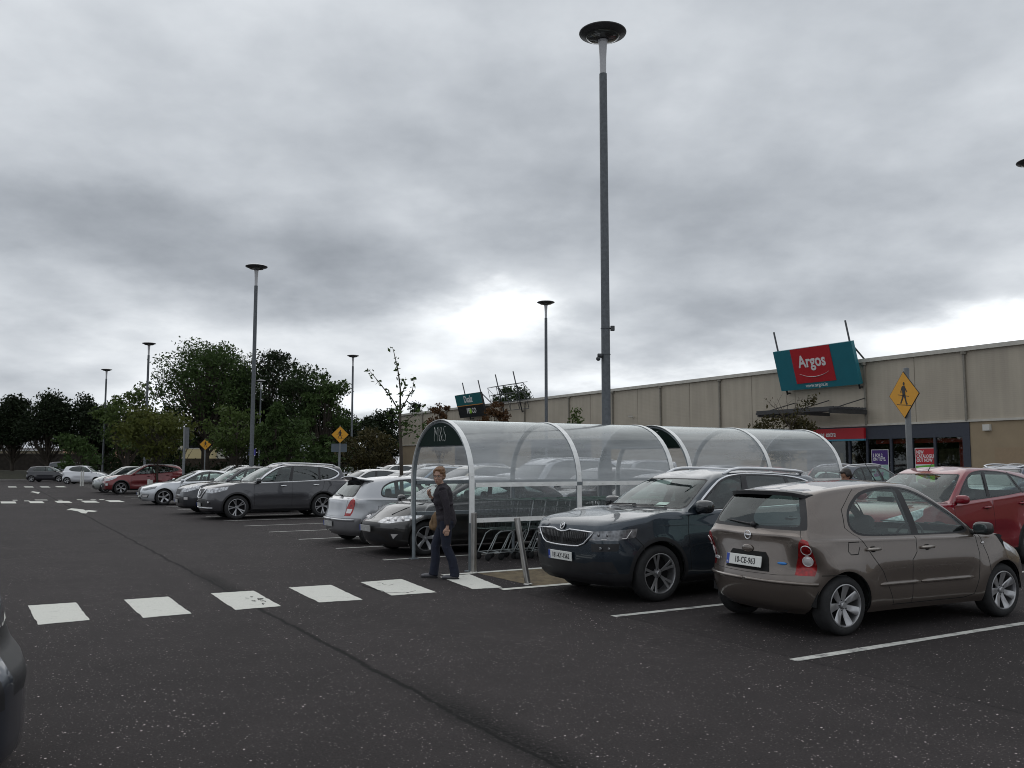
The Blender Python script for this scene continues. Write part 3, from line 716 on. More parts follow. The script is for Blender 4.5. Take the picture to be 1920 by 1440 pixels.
# --- small rounded hatchback
def micra_extra(S, root, p):
    # bumper strips, side rubbing strips, round emblem, tail lamp rings, spoiler, wiper, recess, name
    for sd in (1, -1):
        b = MB(); pts = [S.pt(S.uz(u, .515), .004, sd)[0] for u in np.linspace(9.75, 12, 14)]; b.tube(pts, .020, 8, True, .9)
        b.build('bumper_strip', p['paint'], root, True)
        for d0, d1 in ((1.22, 2.04), (2.06, 2.66)):
            b = MB(); pts = [S.pt(S.dz(d, .475), .002, sd)[0] for d in np.linspace(d0, d1, 10)]; b.tube(pts, [.012]+[.024]*8+[.012], 8, True, .9)
            b.build('door_moulding', p['paint'], root, True)
        for (u, z, r, m) in ((9.86, .848, .050, M_tail), (10.02, .738, .050, M_clear)):
            P, n = S.pt(S.uz(u, z), .0, sd); rt = Vector((-n.y, n.x, 0)).normalized(); Mx = frame(P+n*.003, rt, n.cross(rt))
            b = MB(); b.lathe([(.0, .012), (r*.6, .010), (r, .0)], 24, 'z'); o = b.build('lamp_lens', m, root, True); o.matrix_local = Mx
            b = MB(); b.tube([(r*cos(a), r*sin(a), .002) for a in np.linspace(0, 2*pi, 25)], .005, 6, False); q = b.build('lamp_ring', M_clear, root, True); q.matrix_local = Mx
    Mx, P, n = facing(S, root, 0, .955, True, .010); ring_badge(Mx, .043, M_chrome, root)
    # recess over the plate
    b = MB(); V = []
    P, n = S.pt(S.fy(0, .80, True), 0)
    for (y0, y1, z0, z1) in ((-.33, .33, .695, .885),):
        for j in range(5):
            for i in range(15):
                y = (-1+2*i/14)*(.325-.012*j-(.03 if j == 4 else 0)); z = .605+.19*j/4; V.append(S.pt(S.fy(abs(y), z, True), .005, 1 if y >= 0 else -1)[0])
        b.add(V, [(15*j+i+1, 15*j+i, 15*j+15+i, 15*j+16+i) for j in range(4) for i in range(14)])
    b.build('plate_recess', M_seam, root)
    b = MB(); Pm = S.pt(S.fy(0, .815, True), .006)[0]; b.ell(Pm, (.012, .085, .042), None, 16, 8); b.build('boot_catch', p['paint'], root, True)
    P, n = S.pt((12, 7.86), 0); b = MB(); V = []
    for i in range(15):
        y = -.60+1.20*i/14; e = 1-abs(y/.66)**3; uu = float(np.interp(-abs(y), -S.tab(1, v=7.85)[180:], S.U[180:])); Q = S.pt((uu, 7.92), .004, 1 if y >= 0 else -1)[0]
        V += [Q+Vector((.05, 0, .012)), Q+Vector((-.055-.03*e, 0, .006)), Q+Vector((-.05-.03*e, 0, -.035)), Q+Vector((-.0, 0, -.02))]
    b.add(V, [(4*i+j, 4*i+4+j, 4*i+4+(j+1) % 4, 4*i+(j+1) % 4) for i in range(14) for j in range(4)]+[(0, 1, 2, 3), (59, 58, 57, 56)])
    b.build('roof_spoiler', M_black, root, 'auto')
    b = MB(); y0, y1 = -.03, .43; pts = []
    for k in range(6):
        y = y0+(y1-y0)*k/5; uu = float(np.interp(-abs(y), -S.tab(1, v=6.2)[180:], S.U[180:])); pts.append(S.pt((uu, 6.22+.16*k/5), .02, 1 if y >= 0 else -1)[0])
    b.tube(pts, [.016, .012, .010, .008, .007, .006], 6); b.ell(pts[0], (.03, .03, .03), None, 10, 6); b.build('rear_wiper', M_black, root, True)
    Mx, P, n = facing(S, root, .56, .67, True, .006); text('model_name', 'MICRA', .045, M_chrome, root, Mx, 1.25, .001, .003)
    Mx, P, n = facing(S, root, -.46, .70, True, .008); b = MB(); b.ell((0, 0, 0), (.055, .014, .004), None, 14, 6); o = b.build('blue_badge', mat('badge_blue', (.03, .20, .55), .3), root, True); o.matrix_local = Mx
    for sd in (1, -1):
        P, n = S.pt(S.dz(1.02, .83), .005, sd); b = MB(); b.ell(P, (.030, .008, .013), None, 10, 6); b.build('side_indicator', M_clear, root, True)
PM_brown = paint('bronze_brown_paint', (.150, .124, .107), .6, .26)
MICRA = spec(L=3.72, W=1.66, H=1.52, wb=2.43, fo=.70, r=.295, dA=1.02, cowl=(.86, .96), wt=(1.62, 1.42), peak=(2.15, 1.52), rt=(3.36, 1.41), rb=(3.60, 1.02),
             zh=.78, ztl=.91, belt=(.93, .96), gz=.20, hc=.055, nose=[.12, .03, 0, .05, .17], tail=[.16, .05, 0, .045, .075], rc=(.045, .20, .50), fc=(.06, .22, .55),
             yb=.915, yr=.68, rw=1.06, paint=PM_brown, wheel='7xf', reg='10-CE-963', prr=(0, .69), pf=(0, .42), dlo=[(1.10, 6.12), (1.95, 6.05), (2.80, 6.05), (2.98, 6.5), (2.93, 7.2), (2.66, 7.80), (2.1, 7.93), (1.86, 7.84), (1.46, 7.1)],
             pillars=[(2.06, 2.12, .045)], rue=9.62, rx=.28, rwv=(6.06, 7.93), mirm=mat('mirror_dark', (.03, .03, .03), .3), handm=mat('handle_silver', (.36, .33, .30), .3, .7), handles=[(1.92, .82), (2.72, .83)], aer=1.9,
             seams=[[(1.12, .93), (1.10, .72), (1.14, .45), (1.20, .29), (1.35, .26), (2.45, .26)], [(2.06, .94), (2.08, .78), (2.16, .70), (2.17, .27)], [(2.88, .95), (2.82, .88), (2.72, .74), (2.60, .60), (2.50, .40), (2.44, .27)],
                                        [(2.90, .91), (3.05, .91), (3.07, .82), (3.04, .79), (2.94, .79), (2.90, .86)], [(3.14, .60), (3.42, .60)], [(1.05, .92), (.98, .7), (.96, .52)]],
             dseams=[[(2.86, 5.98), (3.03, 6.5), (3.00, 7.2), (2.74, 7.95), (2.1, 8.08), (1.78, 7.99), (1.38, 7.1), (1.08, 6.15)]], po=.03,
             useams=lambda S: [[(10.12, 6.1), (10.10, 5.7), S.uz(9.95, .95)], [S.uz(10.42, .60), S.uz(11, .585), S.uz(12, .58)]],
             front=gen_front([(1.5, .62), (1.6, .76), (2.2, .90), (2.9, .93), (3.0, .80), (2.4, .64)], [(-1, .58), (-1, .70), (.9, .70), (1.0, .58)], [(-1, .28), (-1, .42), (1.3, .42), (1.5, .30)]),
             rear=gen_rear([(10.50, .595), (10.46, .70), (10.25, .87), (9.95, .955), (9.5, .935), (9.46, .85), (9.66, .70), (9.84, .595)]), extra=micra_extra)

# --- grey-blue SUV with winged round badge
def karoq_extra(S, root, p):
    # vertical ribs in the grille, chrome frame, badge, lamp details, silver rails handled elsewhere
    for sd_ in (-1, 1):
      b = MB()
      for i in range(13):
        y = sd_*(.05+.45*i/12)
        z0 = .68+.10*max(0, (abs(y)-.30)/.26)**1.4; z1 = .855-.0*abs(y); pts = [S.pt(S.fy(abs(y), z, False), .012, 1 if y >= 0 else -1)[0] for z in (z0+.012, (z0+z1)/2, z1-.012)]
        b.tube(pts, .0055, 5)
      b.build('grille_ribs', mat('gloss_black', (.012, .012, .013), .2, 0, 1), root, True)
    P = [(-.60, 0.855), (-.555, 0.800), (-.46, 0.715), (-.36, 0.680), (-.2, 0.672), (0, 0.670), (.2, 0.672), (.36, 0.680), (.46, 0.715), (.555, 0.800), (.60, 0.855), (.40, 0.865), (.17, 0.870), (.09, 0.848), (0, 0.840), (-.09, 0.848), (-.17, 0.870), (-.40, 0.865)]
    b = MB(); pts = [S.pt(S.fy(abs(y), z, False), .012, 1 if y >= 0 else -1)[0] for y, z in P]; pts.append(pts[0]); b.tube(pts, .0095, 6, False); b.build('grille_frame', M_chrome, root, True)
    Mx, Q, n = facing(S, root, 0, .905, False, .008); b = MB(); b.lathe([(0, .012), (.036, .010), (.040, 0)], 24, 'z'); o = b.build('badge', M_black, root, True); o.matrix_local = Mx
    b = MB(); b.tube([(.042*cos(a), .042*sin(a), .008) for a in np.linspace(0, 2*pi, 25)], .006, 6, False)
    b.plate([Vector(q) for q in ((-.028, -.012, .012), (.0, -.018, .012), (.006, .0, .012), (.030, .010, .012), (.024, .024, .012), (-.004, .026, .012), (-.010, .004, .012))], Vector((0, 0, 1)), .004)
    q = b.build('badge_wing', M_chrome, o, True)
    for sd in (1, -1):
        b = MB(); pts = [S.pt(S.uz(u, z), .006, sd)[0] for u, z in ((1.30, .775), (1.9, .775), (2.5, .79), (2.62, .88))]; b.tube(pts, .0055, 5); b.build('daytime_strip', M_clear, root, True)
        for u in (1.65, 2.0): Q = S.pt(S.uz(u, .83), .002, sd)[0]; b = MB(); b.ell(Q, (.010, .022, .022), None, 12, 7); b.build('projector_lens', M_alloyd, root, True)
        for u in (1.75, 2.05): Q = S.pt(S.uz(u, .67), .004, sd)[0]; b = MB(); b.ell(Q, (.006, .035, .020), None, 12, 7); b.build('fog_light', M_headd, root, True)
        b = MB(); pts = [S.pt(S.dz(d, .93-.02*(d-1)), .003, sd)[0] for d in np.linspace(.85, 3.9, 30)]; b.tube(pts, [.002]+[.006]*28+[.002], 5, True, .7); b.build('shoulder_crease', p['paint'], root, True)
    b = MB(); Q = S.pt((1.6, 6.35), -.03, 1)[0]; b.box(Q, (.16, .20, .004), Matrix.Rotation(.45, 3, 'Y')); b.build('parking_ticket', M_plate, root)
PM_blueg = paint('slate_blue_paint', (.022, .034, .048), .55, .26)
KAROQ = spec(L=4.38, W=1.84, H=1.62, wb=2.64, fo=.86, r=.345, k=1.12, gz=.21, dA=1.36, cowl=(1.12, 1.12), wt=(1.90, 1.51), peak=(2.5, 1.62), rt=(4.00, 1.55), rb=(4.26, 1.12), fc=(.03, .14, .42),
             zh=.965, ztl=1.02, belt=(1.08, 1.14), hc=.032, nose=[.14, .05, 0, .005, .07], tail=[.14, .05, 0, .03, .06], yb=.92, yr=.68, clad=True, cladf=1.25, cladr=1.0, tw=.23,
             paint=PM_blueg, wheel='5tb', reg='181-KY-1562', pf=(0, .54), prr=(0, .80), chromeline=True, hlm=M_headd, mirm=mat('mirror_black', (.012, .014, .016), .2, 0, 1), mo=.22,
             dlo=[(1.50, 6.12), (2.5, 6.06), (3.6, 6.06), (4.02, 6.35), (3.9, 7.35), (3.55, 7.84), (2.6, 7.92), (2.18, 7.86), (1.84, 7.1)], pillars=[(2.45, 2.55, .055), (3.40, 3.34, .04)], rglass=M_priv,
             rails=(2.25, 3.95, .045), ms=1.22, handles=[(2.28, .93), (3.2, .95)], aerial=False, wrot=.2,
             seams=[[(1.36, 1.05), (1.33, .85), (1.36, .36)], [(2.46, 1.07), (2.48, .8), (2.48, .36)], [(3.5, 1.10), (3.45, .9), (3.25, .72), (3.08, .36)], [(.50, .80), (.60, .70), (.62, .60)]],
             useams=lambda S: [[(2.0, 4.0), (2.7, 4.35), (3.4, 4.75), (4.05, 5.3), (4.35, 5.85)]],
             front=lambda S: [('grille', zp(S, [(-1, .67), (-1, .855), (1.15, .855), (1.02, .76), (.72, .68)])),
                              ('black', zp(S, [(1.35, .62), (1.30, .72), (2.35, .73), (2.3, .64)])), ('hl', zp(S, [(1.22, .760), (1.26, .865), (2.1, .885), (2.78, .905), (2.72, .80), (2.3, .765)], 5)),
                              ('intake', zp(S, [(-1, .36), (-1, .47), (1.0, .47), (1.4, .51), (2.15, .51), (2.3, .37)]))],
             rear=gen_rear([(10.5, .92), (10.5, 1.06), (9.9, 1.10), (9.6, 1.06), (9.9, .92)]), extra=karoq_extra)

# --- big grey SUV with chrome window line
def vgrille(S, root, p):
    for sd in (1, -1):
        b = MB(); pts = [S.pt(S.fy(y, z, False), .015, sd)[0] for y, z in ((.44, .93), (.36, .80), (.22, .66), (.0, .64))]; b.tube(pts, .020, 6); b.build('grille_frame', M_chrome, root, True)
        b = MB(); Q = S.pt(S.uz(1.75, .53), .006, sd)[0]; b.ell(Q, (.02, .09, .03), None, 12, 6); b.build('fog_light', M_clear, root, True)
        b = MB(); pts = [S.pt(S.uz(u, .36), .012, sd)[0] for u in np.linspace(0, 2.1, 9)]; b.tube(pts, .018, 6); b.build('skid_strip', M_satin, root, True)
    Mx, Q, n = facing(S, root, 0, .78, False, .02); ring_badge(Mx, .06, M_chrome, root)
PM_grey = paint('gunmetal_paint', (.060, .060, .067), .5, .3)
XTRAIL = spec(L=4.64, W=1.82, H=1.70, wb=2.70, fo=.93, r=.365, k=1.15, gz=.22, dA=1.45, cowl=(1.18, 1.13), wt=(2.02, 1.60), peak=(2.6, 1.69), rt=(4.28, 1.61), rb=(4.50, 1.17),
              zh=.97, ztl=1.08, belt=(1.10, 1.17), hc=.05, yb=.92, yr=.68, clad=True, cladf=.6, cladr=1.0, paint=PM_grey, wheel='5tb', chromeline=.045, rglass=M_priv, tw=.23,
              dlo=[(1.56, 6.12), (2.6, 6.06), (3.7, 6.08), (4.22, 6.9), (4.05, 7.45), (3.7, 7.86), (2.7, 7.92), (2.28, 7.86), (1.9, 7.1)], pillars=[(2.62, 2.70, .045), (3.55, 3.55, .035)],
              rails=(2.25, 4.2, .05), handles=[(2.35, 1.0), (3.4, 1.02)], handm=M_chrome, mirm=mat('mirror_black', (.02, .02, .02), .3), aerial=False, ms=1.15,
              seams=[[(1.46, 1.08), (1.43, .85), (1.46, .40)], [(2.62, 1.1), (2.62, .38)], [(3.68, 1.15), (3.62, .9), (3.4, .72), (3.25, .40)]],
              front=gen_front([(1.15, .82), (1.10, .92), (2.0, .96), (2.9, 1.0), (2.8, .90), (2.0, .80)], [(-1, .66), (-1, .92), (.85, .92), (.55, .68)], [(-1, .40), (-1, .58), (1.2, .58), (1.5, .42)]),
              rear=gen_rear([(10.6, 1.0), (10.5, 1.12), (9.8, 1.16), (9.25, 1.22), (9.35, 1.08), (9.9, .96)]), extra=vgrille)
QASH = spec(L=4.32, W=1.78, H=1.61, wb=2.63, fo=.88, r=.345, k=1.12, gz=.21, dA=1.38, cowl=(1.10, 1.07), wt=(1.92, 1.52), peak=(2.4, 1.61), rt=(3.80, 1.54), rb=(4.16, 1.14),
            zh=.92, ztl=1.05, belt=(1.05, 1.16), clad=True, cladf=.8, cladr=1.0, paint=paint('dark_grey_paint', (.040, .042, .050), .5, .32), wheel='5xb', aerial=False,
            dlo=[(1.50, 6.12), (2.5, 6.06), (3.5, 6.1), (3.88, 6.7), (3.6, 7.4), (3.2, 7.8), (2.5, 7.9), (2.16, 7.86), (1.8, 7.1)], pillars=[(2.42, 2.5, .045)], handles=[(2.2, .95), (3.15, .98)],
            seams=[[(1.40, 1.05), (1.38, .38)], [(2.42, 1.1), (2.42, .38)], [(3.4, 1.1), (3.2, .72), (3.05, .40)]],
            front=gen_front([(1.1, .76), (1.2, .90), (2.2, .98), (2.95, 1.0), (2.7, .86), (2.0, .76)], [(-1, .66), (-1, .84), (.9, .84), (.8, .68)], [(-1, .36), (-1, .54), (1.3, .54), (1.5, .38)], [(1.7, .50), (1.7, .58), (2.1, .58), (2.1, .50)]),
            rear=gen_rear([(10.6, .98), (10.5, 1.12), (9.8, 1.14), (9.5, 1.1), (9.9, .96)]))
# --- red crossover behind
IX = spec(L=4.41, W=1.82, H=1.67, wb=2.64, fo=.88, r=.35, k=1.12, gz=.21, dA=1.42, cowl=(1.08, 1.08), wt=(1.98, 1.54), peak=(2.5, 1.65), rt=(3.95, 1.55), rb=(4.28, 1.17),
          zh=.92, ztl=1.05, belt=(1.06, 1.20), clad=True, cladf=.8, cladr=1.0, paint=paint('dark_red_paint', (.20, .004, .014), .2, .28), wheel='5xb', aer=3.0, hc=.05, flare=.03, scoop=.03,
          dlo=[(1.54, 6.12), (2.5, 6.04), (3.4, 6.1), (3.85, 6.55), (3.98, 7.0), (3.75, 7.45), (3.25, 7.82), (2.5, 7.92), (2.22, 7.86), (1.86, 7.1)], pillars=[(2.45, 2.58, .045), (3.42, 3.30, .03)], handles=[(2.28, .98), (3.3, 1.03)],
          seams=[[(1.42, 1.05), (1.38, .40)], [(2.46, 1.1), (2.46, .38)], [(3.55, 1.2), (3.5, .95), (3.28, .72), (3.12, .40)]],
          front=gen_front([(1.3, .72), (1.2, .82), (2.2, .95), (3.1, 1.02), (2.9, .90), (2.2, .76)], [(-1, .74), (-1, .82), (.9, .82), (.8, .74)], [(-1, .36), (-1, .62), (1.0, .62), (1.3, .38)], [(1.7, .48), (1.7, .60), (2.1, .60), (2.1, .48)]),
          rear=gen_rear([(10.6, 1.0), (10.5, 1.14), (9.8, 1.18), (9.4, 1.12), (9.9, .98)]))
# --- low black hatch with full-width lamp band
def civic_extra(S, root, p):
    for sd in (1, -1):
        for u in (1.2, 1.6, 2.0, 2.4): Q = S.pt(S.uz(u, .655+.02*(u-1)), .0, sd)[0]; b = MB(); b.ell(Q, (.03, .055, .035), None, 12, 7); b.build('lamp_cell', M_clear, root, True)
        b = MB(); pts = [S.pt(q, .004, sd)[0] for q in ((1.0, 4.25), (1.6, 4.8), (2.2, 5.5), (2.6, 5.95))]; b.tube(pts, .012, 5, True, .6); b.build('bonnet_crease', p['paint'], root, True)
CIVIC = spec(L=4.25, W=1.76, H=1.46, wb=2.63, fo=.86, r=.315, dA=1.02, cowl=(.86, .96), wt=(1.80, 1.37), peak=(2.35, 1.46), rt=(3.65, 1.34), rb=(4.05, 1.06), zh=.70, ztl=.98, belt=(.93, 1.03), gz=.17, hc=.075,
             nose=[.14, .05, 0, .04, .20], fc=(.08, .26, .58), paint=paint('black_paint', (.008, .008, .009), 0, .3), wheel='5xb',
             dlo=[(1.15, 6.1), (2.2, 6.05), (3.2, 6.1), (3.62, 6.5), (3.3, 7.3), (2.9, 7.8), (2.4, 7.9), (2.05, 7.86), (1.55, 7.0)], pillars=[(2.25, 2.35, .05)], handles=[(2.1, .85)],
             seams=[[(1.15, .93), (1.12, .30)], [(2.25, .95), (2.25, .30)]],
             front=lambda S: [('black', zp(S, [(-1, .53), (-1, .62), (1.0, .61), (1.1, .53)])), ('hl', zp(S, [(.75, .61), (.75, .70), (1.9, .735), (3.05, .80), (2.95, .72), (2.3, .64), (1.5, .60)], 5)), ('intake', zp(S, [(-1, .24), (-1, .40), (1.1, .40), (1.45, .26)])),
                              ('black', zp(S, [(1.7, .30), (1.6, .44), (2.35, .44), (2.3, .30)])), ('fog', zp(S, [(1.85, .32), (1.75, .41), (2.15, .41)]))],
             rear=gen_rear([(10.8, .92), (10.8, 1.02), (9.8, 1.04), (9.6, .98), (10.0, .90)]), extra=civic_extra, pf=(0, .49))
# --- silver three-door hatch with grey bumper and a raised spoiler
def spoiler_extra(S, root, p):
    b = MB(); V = []
    for i in range(13):
        y = -.57+1.14*i/12; Q = S.pt((12, 7.98), 0)[0]; Q.y = y; Q.z += .045-.05*abs(y/.57)**2.5; e = .02*abs(y/.57)**2
        V += [Q+Vector((.16+e, 0, -.01)), Q+Vector((-.16, 0, .035)), Q+Vector((-.165, 0, .018)), Q+Vector((.12, 0, -.035))]
    b.add(V, [(4*i+j, 4*i+4+j, 4*i+4+(j+1) % 4, 4*i+(j+1) % 4) for i in range(12) for j in range(4)]+[(0, 1, 2, 3), (51, 50, 49, 48)])
    b.build('roof_spoiler', p['paint'], root, 'auto')
    b = MB(); y0, y1 = -.1, .30; pts = []
    for k in range(6):
        y = y0+(y1-y0)*k/5; uu = float(np.interp(-abs(y), -S.tab(1, v=6.2)[180:], S.U[180:])); pts.append(S.pt((uu, 6.2+.22*k/5), .02, 1 if y >= 0 else -1)[0])
    b.tube(pts, [.016, .012, .010, .008, .007, .006], 6); b.build('rear_wiper', M_black, root, True)
    for sd in (1, -1):
        b = MB(); pts = [S.pt(S.uz(u, .52), .006, sd)[0] for u in np.linspace(9.6, 12, 12)]; b.tube(pts, .028, 8, True, .8); b.build('bumper_strip', p['paint'], root, True)
        b = MB(); P = S.pt(S.uz(10.6, .22), -.02, sd)[0]; b.tube([P, P+Vector((.2, 0, 0))], .03, 8); b.build('exhaust', M_liner, root, True)
    b = MB(); Q = S.pt(S.fy(.34, .42, True), .01, 1)[0]; b.box(Q, (.02, .09, .09)); b.build('rear_fog_light', M_tail, root)
HATCH3 = spec(L=3.86, W=1.68, H=1.44, wb=2.44, fo=.76, r=.29, dA=1.0, cowl=(.90, .94), wt=(1.62, 1.35), peak=(2.2, 1.43), rt=(3.28, 1.35), rb=(3.66, .98), zh=.72, ztl=.93, belt=(.91, .97), gz=.19,
              tail=[.12, .02, 0, .05, .08], paint=paint('silver_paint', (.42, .43, .45), .6, .3), wheel='5xb', aerial=False, prr=(.12, .42), 
              dlo=[(1.12, 6.1), (2.0, 6.05), (2.9, 6.1), (3.02, 6.4), (2.95, 7.3), (2.7, 7.75), (2.1, 7.88), (1.86, 7.84), (1.42, 7.0)], pillars=[(2.02, 2.12, .05)], handles=[(1.9, .80)],
              seams=[[(1.12, .93), (1.10, .30)], [(2.08, .93), (2.08, .30)], [(2.95, .80), (3.10, .80), (3.12, .68), (2.95, .68), (2.94, .78)]],
              useams=lambda S: [[(9.9, 7.6), (9.8, 6.6), (10.1, 6.0), (10.4, 5.0), S.uz(10.5, .60), S.uz(12, .58)]],
              front=gen_front([(1.5, .60), (1.6, .72), (2.2, .80), (2.9, .84), (2.7, .68)], [(-1, .58), (-1, .66), (.9, .66), (.9, .58)], [(-1, .28), (-1, .44), (1.3, .44), (1.5, .30)]),
              rear=lambda S: [('paint2', zp(S, [(13, -.5), (13, .55), (10.3, .56), (9.7, .56), (9.2, .55), (9.2, -.5)])), ('tl', zp(S, [(10.5, .60), (10.45, .76), (10.1, .93), (9.80, .98), (9.45, .92), (9.75, .76), (9.95, .60)], 5)), ('rev', zp(S, [(10.42, .66), (10.38, .75), (9.88, .75), (10.0, .66)]))],
              paint2=paint('bumper_grey_paint', (.17, .17, .18), .4, .4), extra=spoiler_extra)
AUDI = spec(L=4.70, W=1.82, H=1.43, wb=2.81, fo=.86, r=.325, dA=1.45, cowl=(1.20, .95), wt=(2.12, 1.35), peak=(2.65, 1.43), rt=(3.45, 1.37), rb=(4.08, 1.04), sedan=1, zh=.74, ztl=1.0, belt=(.93, 1.0), gz=.17, hc=.06,
            paint=paint('light_silver_paint', (.60, .62, .65), .5, .28), wheel='5xb', aerial=False, hlm=M_headd, pf=(0, .46), rue=9.6,
            dlo=[(1.58, 6.1), (2.6, 6.05), (3.5, 6.05), (3.85, 6.3), (3.5, 7.4), (3.1, 7.8), (2.7, 7.9), (2.36, 7.86), (1.95, 7.0)], pillars=[(2.62, 2.7, .045)], handles=[(2.4, .86), (3.35, .88)],
            seams=[[(1.50, .93), (1.46, .30)], [(2.62, .95), (2.62, .30)], [(3.6, .98), (3.4, .7), (3.3, .34)]],
            front=gen_front([(1.2, .60), (1.15, .70), (2.0, .75), (2.8, .78), (2.7, .68), (2.0, .60)], [(-1, .40), (-1, .72), (.62, .72), (.75, .60), (.6, .42)], [(-1, .26), (-1, .32), (.9, .32), (.9, .26)], [(1.3, .34), (1.35, .42), (2.2, .42), (2.1, .33)], .02),
            rear=gen_rear([(10.9, .80), (10.9, .92), (9.8, .95), (9.5, .90), (9.8, .80)]))
I10 = spec(L=3.58, W=1.60, H=1.54, wb=2.38, fo=.66, r=.28, dA=.98, cowl=(.80, 1.0), wt=(1.50, 1.44), peak=(2.0, 1.54), rt=(3.25, 1.46), rb=(3.48, 1.06), zh=.80, ztl=1.0, belt=(.97, 1.05), hc=.05,
           paint=paint('pale_silver_paint', (.62, .63, .66), .4, .3), wheel='5xb', dlo=[(1.06, 6.1), (1.9, 6.05), (2.6, 6.1), (2.98, 6.8), (2.8, 7.5), (2.4, 7.85), (2.0, 7.92), (1.74, 7.86), (1.36, 7.0)], pillars=[(1.95, 2.0, .045)],
           rear=gen_rear([(10.4, .78), (10.3, .95), (9.9, 1.12), (9.6, 1.10), (9.7, .95), (10.0, .78)]), front=MICRA['front'])
PUNTO = spec(L=3.86, W=1.66, H=1.48, wb=2.46, fo=.76, r=.29, dA=1.0, cowl=(.86, .97), wt=(1.60, 1.39), peak=(2.1, 1.48), rt=(3.45, 1.40), rb=(3.74, 1.02), zh=.76, ztl=.98, belt=(.95, 1.0),
             paint=paint('blue_black_paint', (.014, .015, .022), .3, .3), wheel='5xb', dlo=[(1.12, 6.1), (2.0, 6.05), (2.9, 6.1), (3.15, 6.6), (3.0, 7.4), (2.7, 7.8), (2.1, 7.9), (1.84, 7.84), (1.42, 7.0)], pillars=[(2.06, 2.12, .05)],
             rear=gen_rear([(10.2, .80), (10.1, 1.1), (9.9, 1.25), (9.7, 1.22), (9.75, 1.0), (9.9, .80)]), front=HATCH3['front'])
ESTATE = spec(L=4.63, W=1.87, H=1.68, wb=2.77, fo=.90, r=.35, k=1.12, gz=.21, dA=1.50, cowl=(1.22, 1.10), wt=(2.10, 1.56), peak=(2.7, 1.67), rt=(4.25, 1.60), rb=(4.52, 1.12), zh=.95, ztl=1.02, belt=(1.08, 1.16),
              paint=paint('storm_grey_paint', (.07, .08, .10), .5, .3), wheel='5xb', rails=(2.2, 4.1, .04), railm=M_satin,
              dlo=[(1.60, 6.1), (2.6, 6.06), (3.7, 6.1), (4.05, 6.6), (3.85, 7.4), (3.5, 7.84), (2.7, 7.9), (2.36, 7.86), (1.95, 7.1)], pillars=[(2.62, 2.7, .045), (3.5, 3.45, .035)],
              late=lambda S: [('tl', dens([S.uz(10.45, .92), S.uz(10.35, 1.08), (10.0, 6.1), (9.95, 6.8), (10.0, 7.7), (9.6, 7.75), (9.35, 6.9), (9.45, 6.1), S.uz(9.7, 1.02), S.uz(10.0, .90)], 5))], front=XTRAIL['front'], rue=10.12, rear=lambda S: [])
VAN = spec(L=4.6, W=1.85, H=1.86, wb=2.85, fo=.9, r=.33, k=1.15, gz=.22, dA=1.35, cowl=(1.0, 1.12), wt=(1.75, 1.68), peak=(2.5, 1.85), rt=(4.35, 1.80), rb=(4.52, 1.15), zh=.98, ztl=1.05, belt=(1.08, 1.15), paint=paint('navy_paint', (.015, .02, .035), .3, .3),
           rails=(1.9, 4.2, .03), railm=M_clear, dlo=[(1.45, 6.1), (2.6, 6.06), (3.9, 6.1), (4.25, 6.6), (4.15, 7.4), (3.9, 7.8), (2.6, 7.9), (2.05, 7.86), (1.8, 7.1)], pillars=[(2.5, 2.5, .05), (3.5, 3.5, .05)], rear=XTRAIL['rear'], front=QASH['front'])
def var(s, **k): d = dict(s); d.update(k); return d
RB = LA                    # heading into the bays from the aisle
def park(name, s, t_nose, away, p, label, cat='car', lod=2, group=None, tw=0.0):
    """t_nose: where the end facing the near aisle stands; away=True: nose points away (reversed view of its tail)"""
    tc = t_nose+p['L']/2; P = L(s, tc); rz = RB+(0 if away else pi)+tw
    return make_car(name, p, label, cat, lod, group, (P.x, P.y, 0), rz)
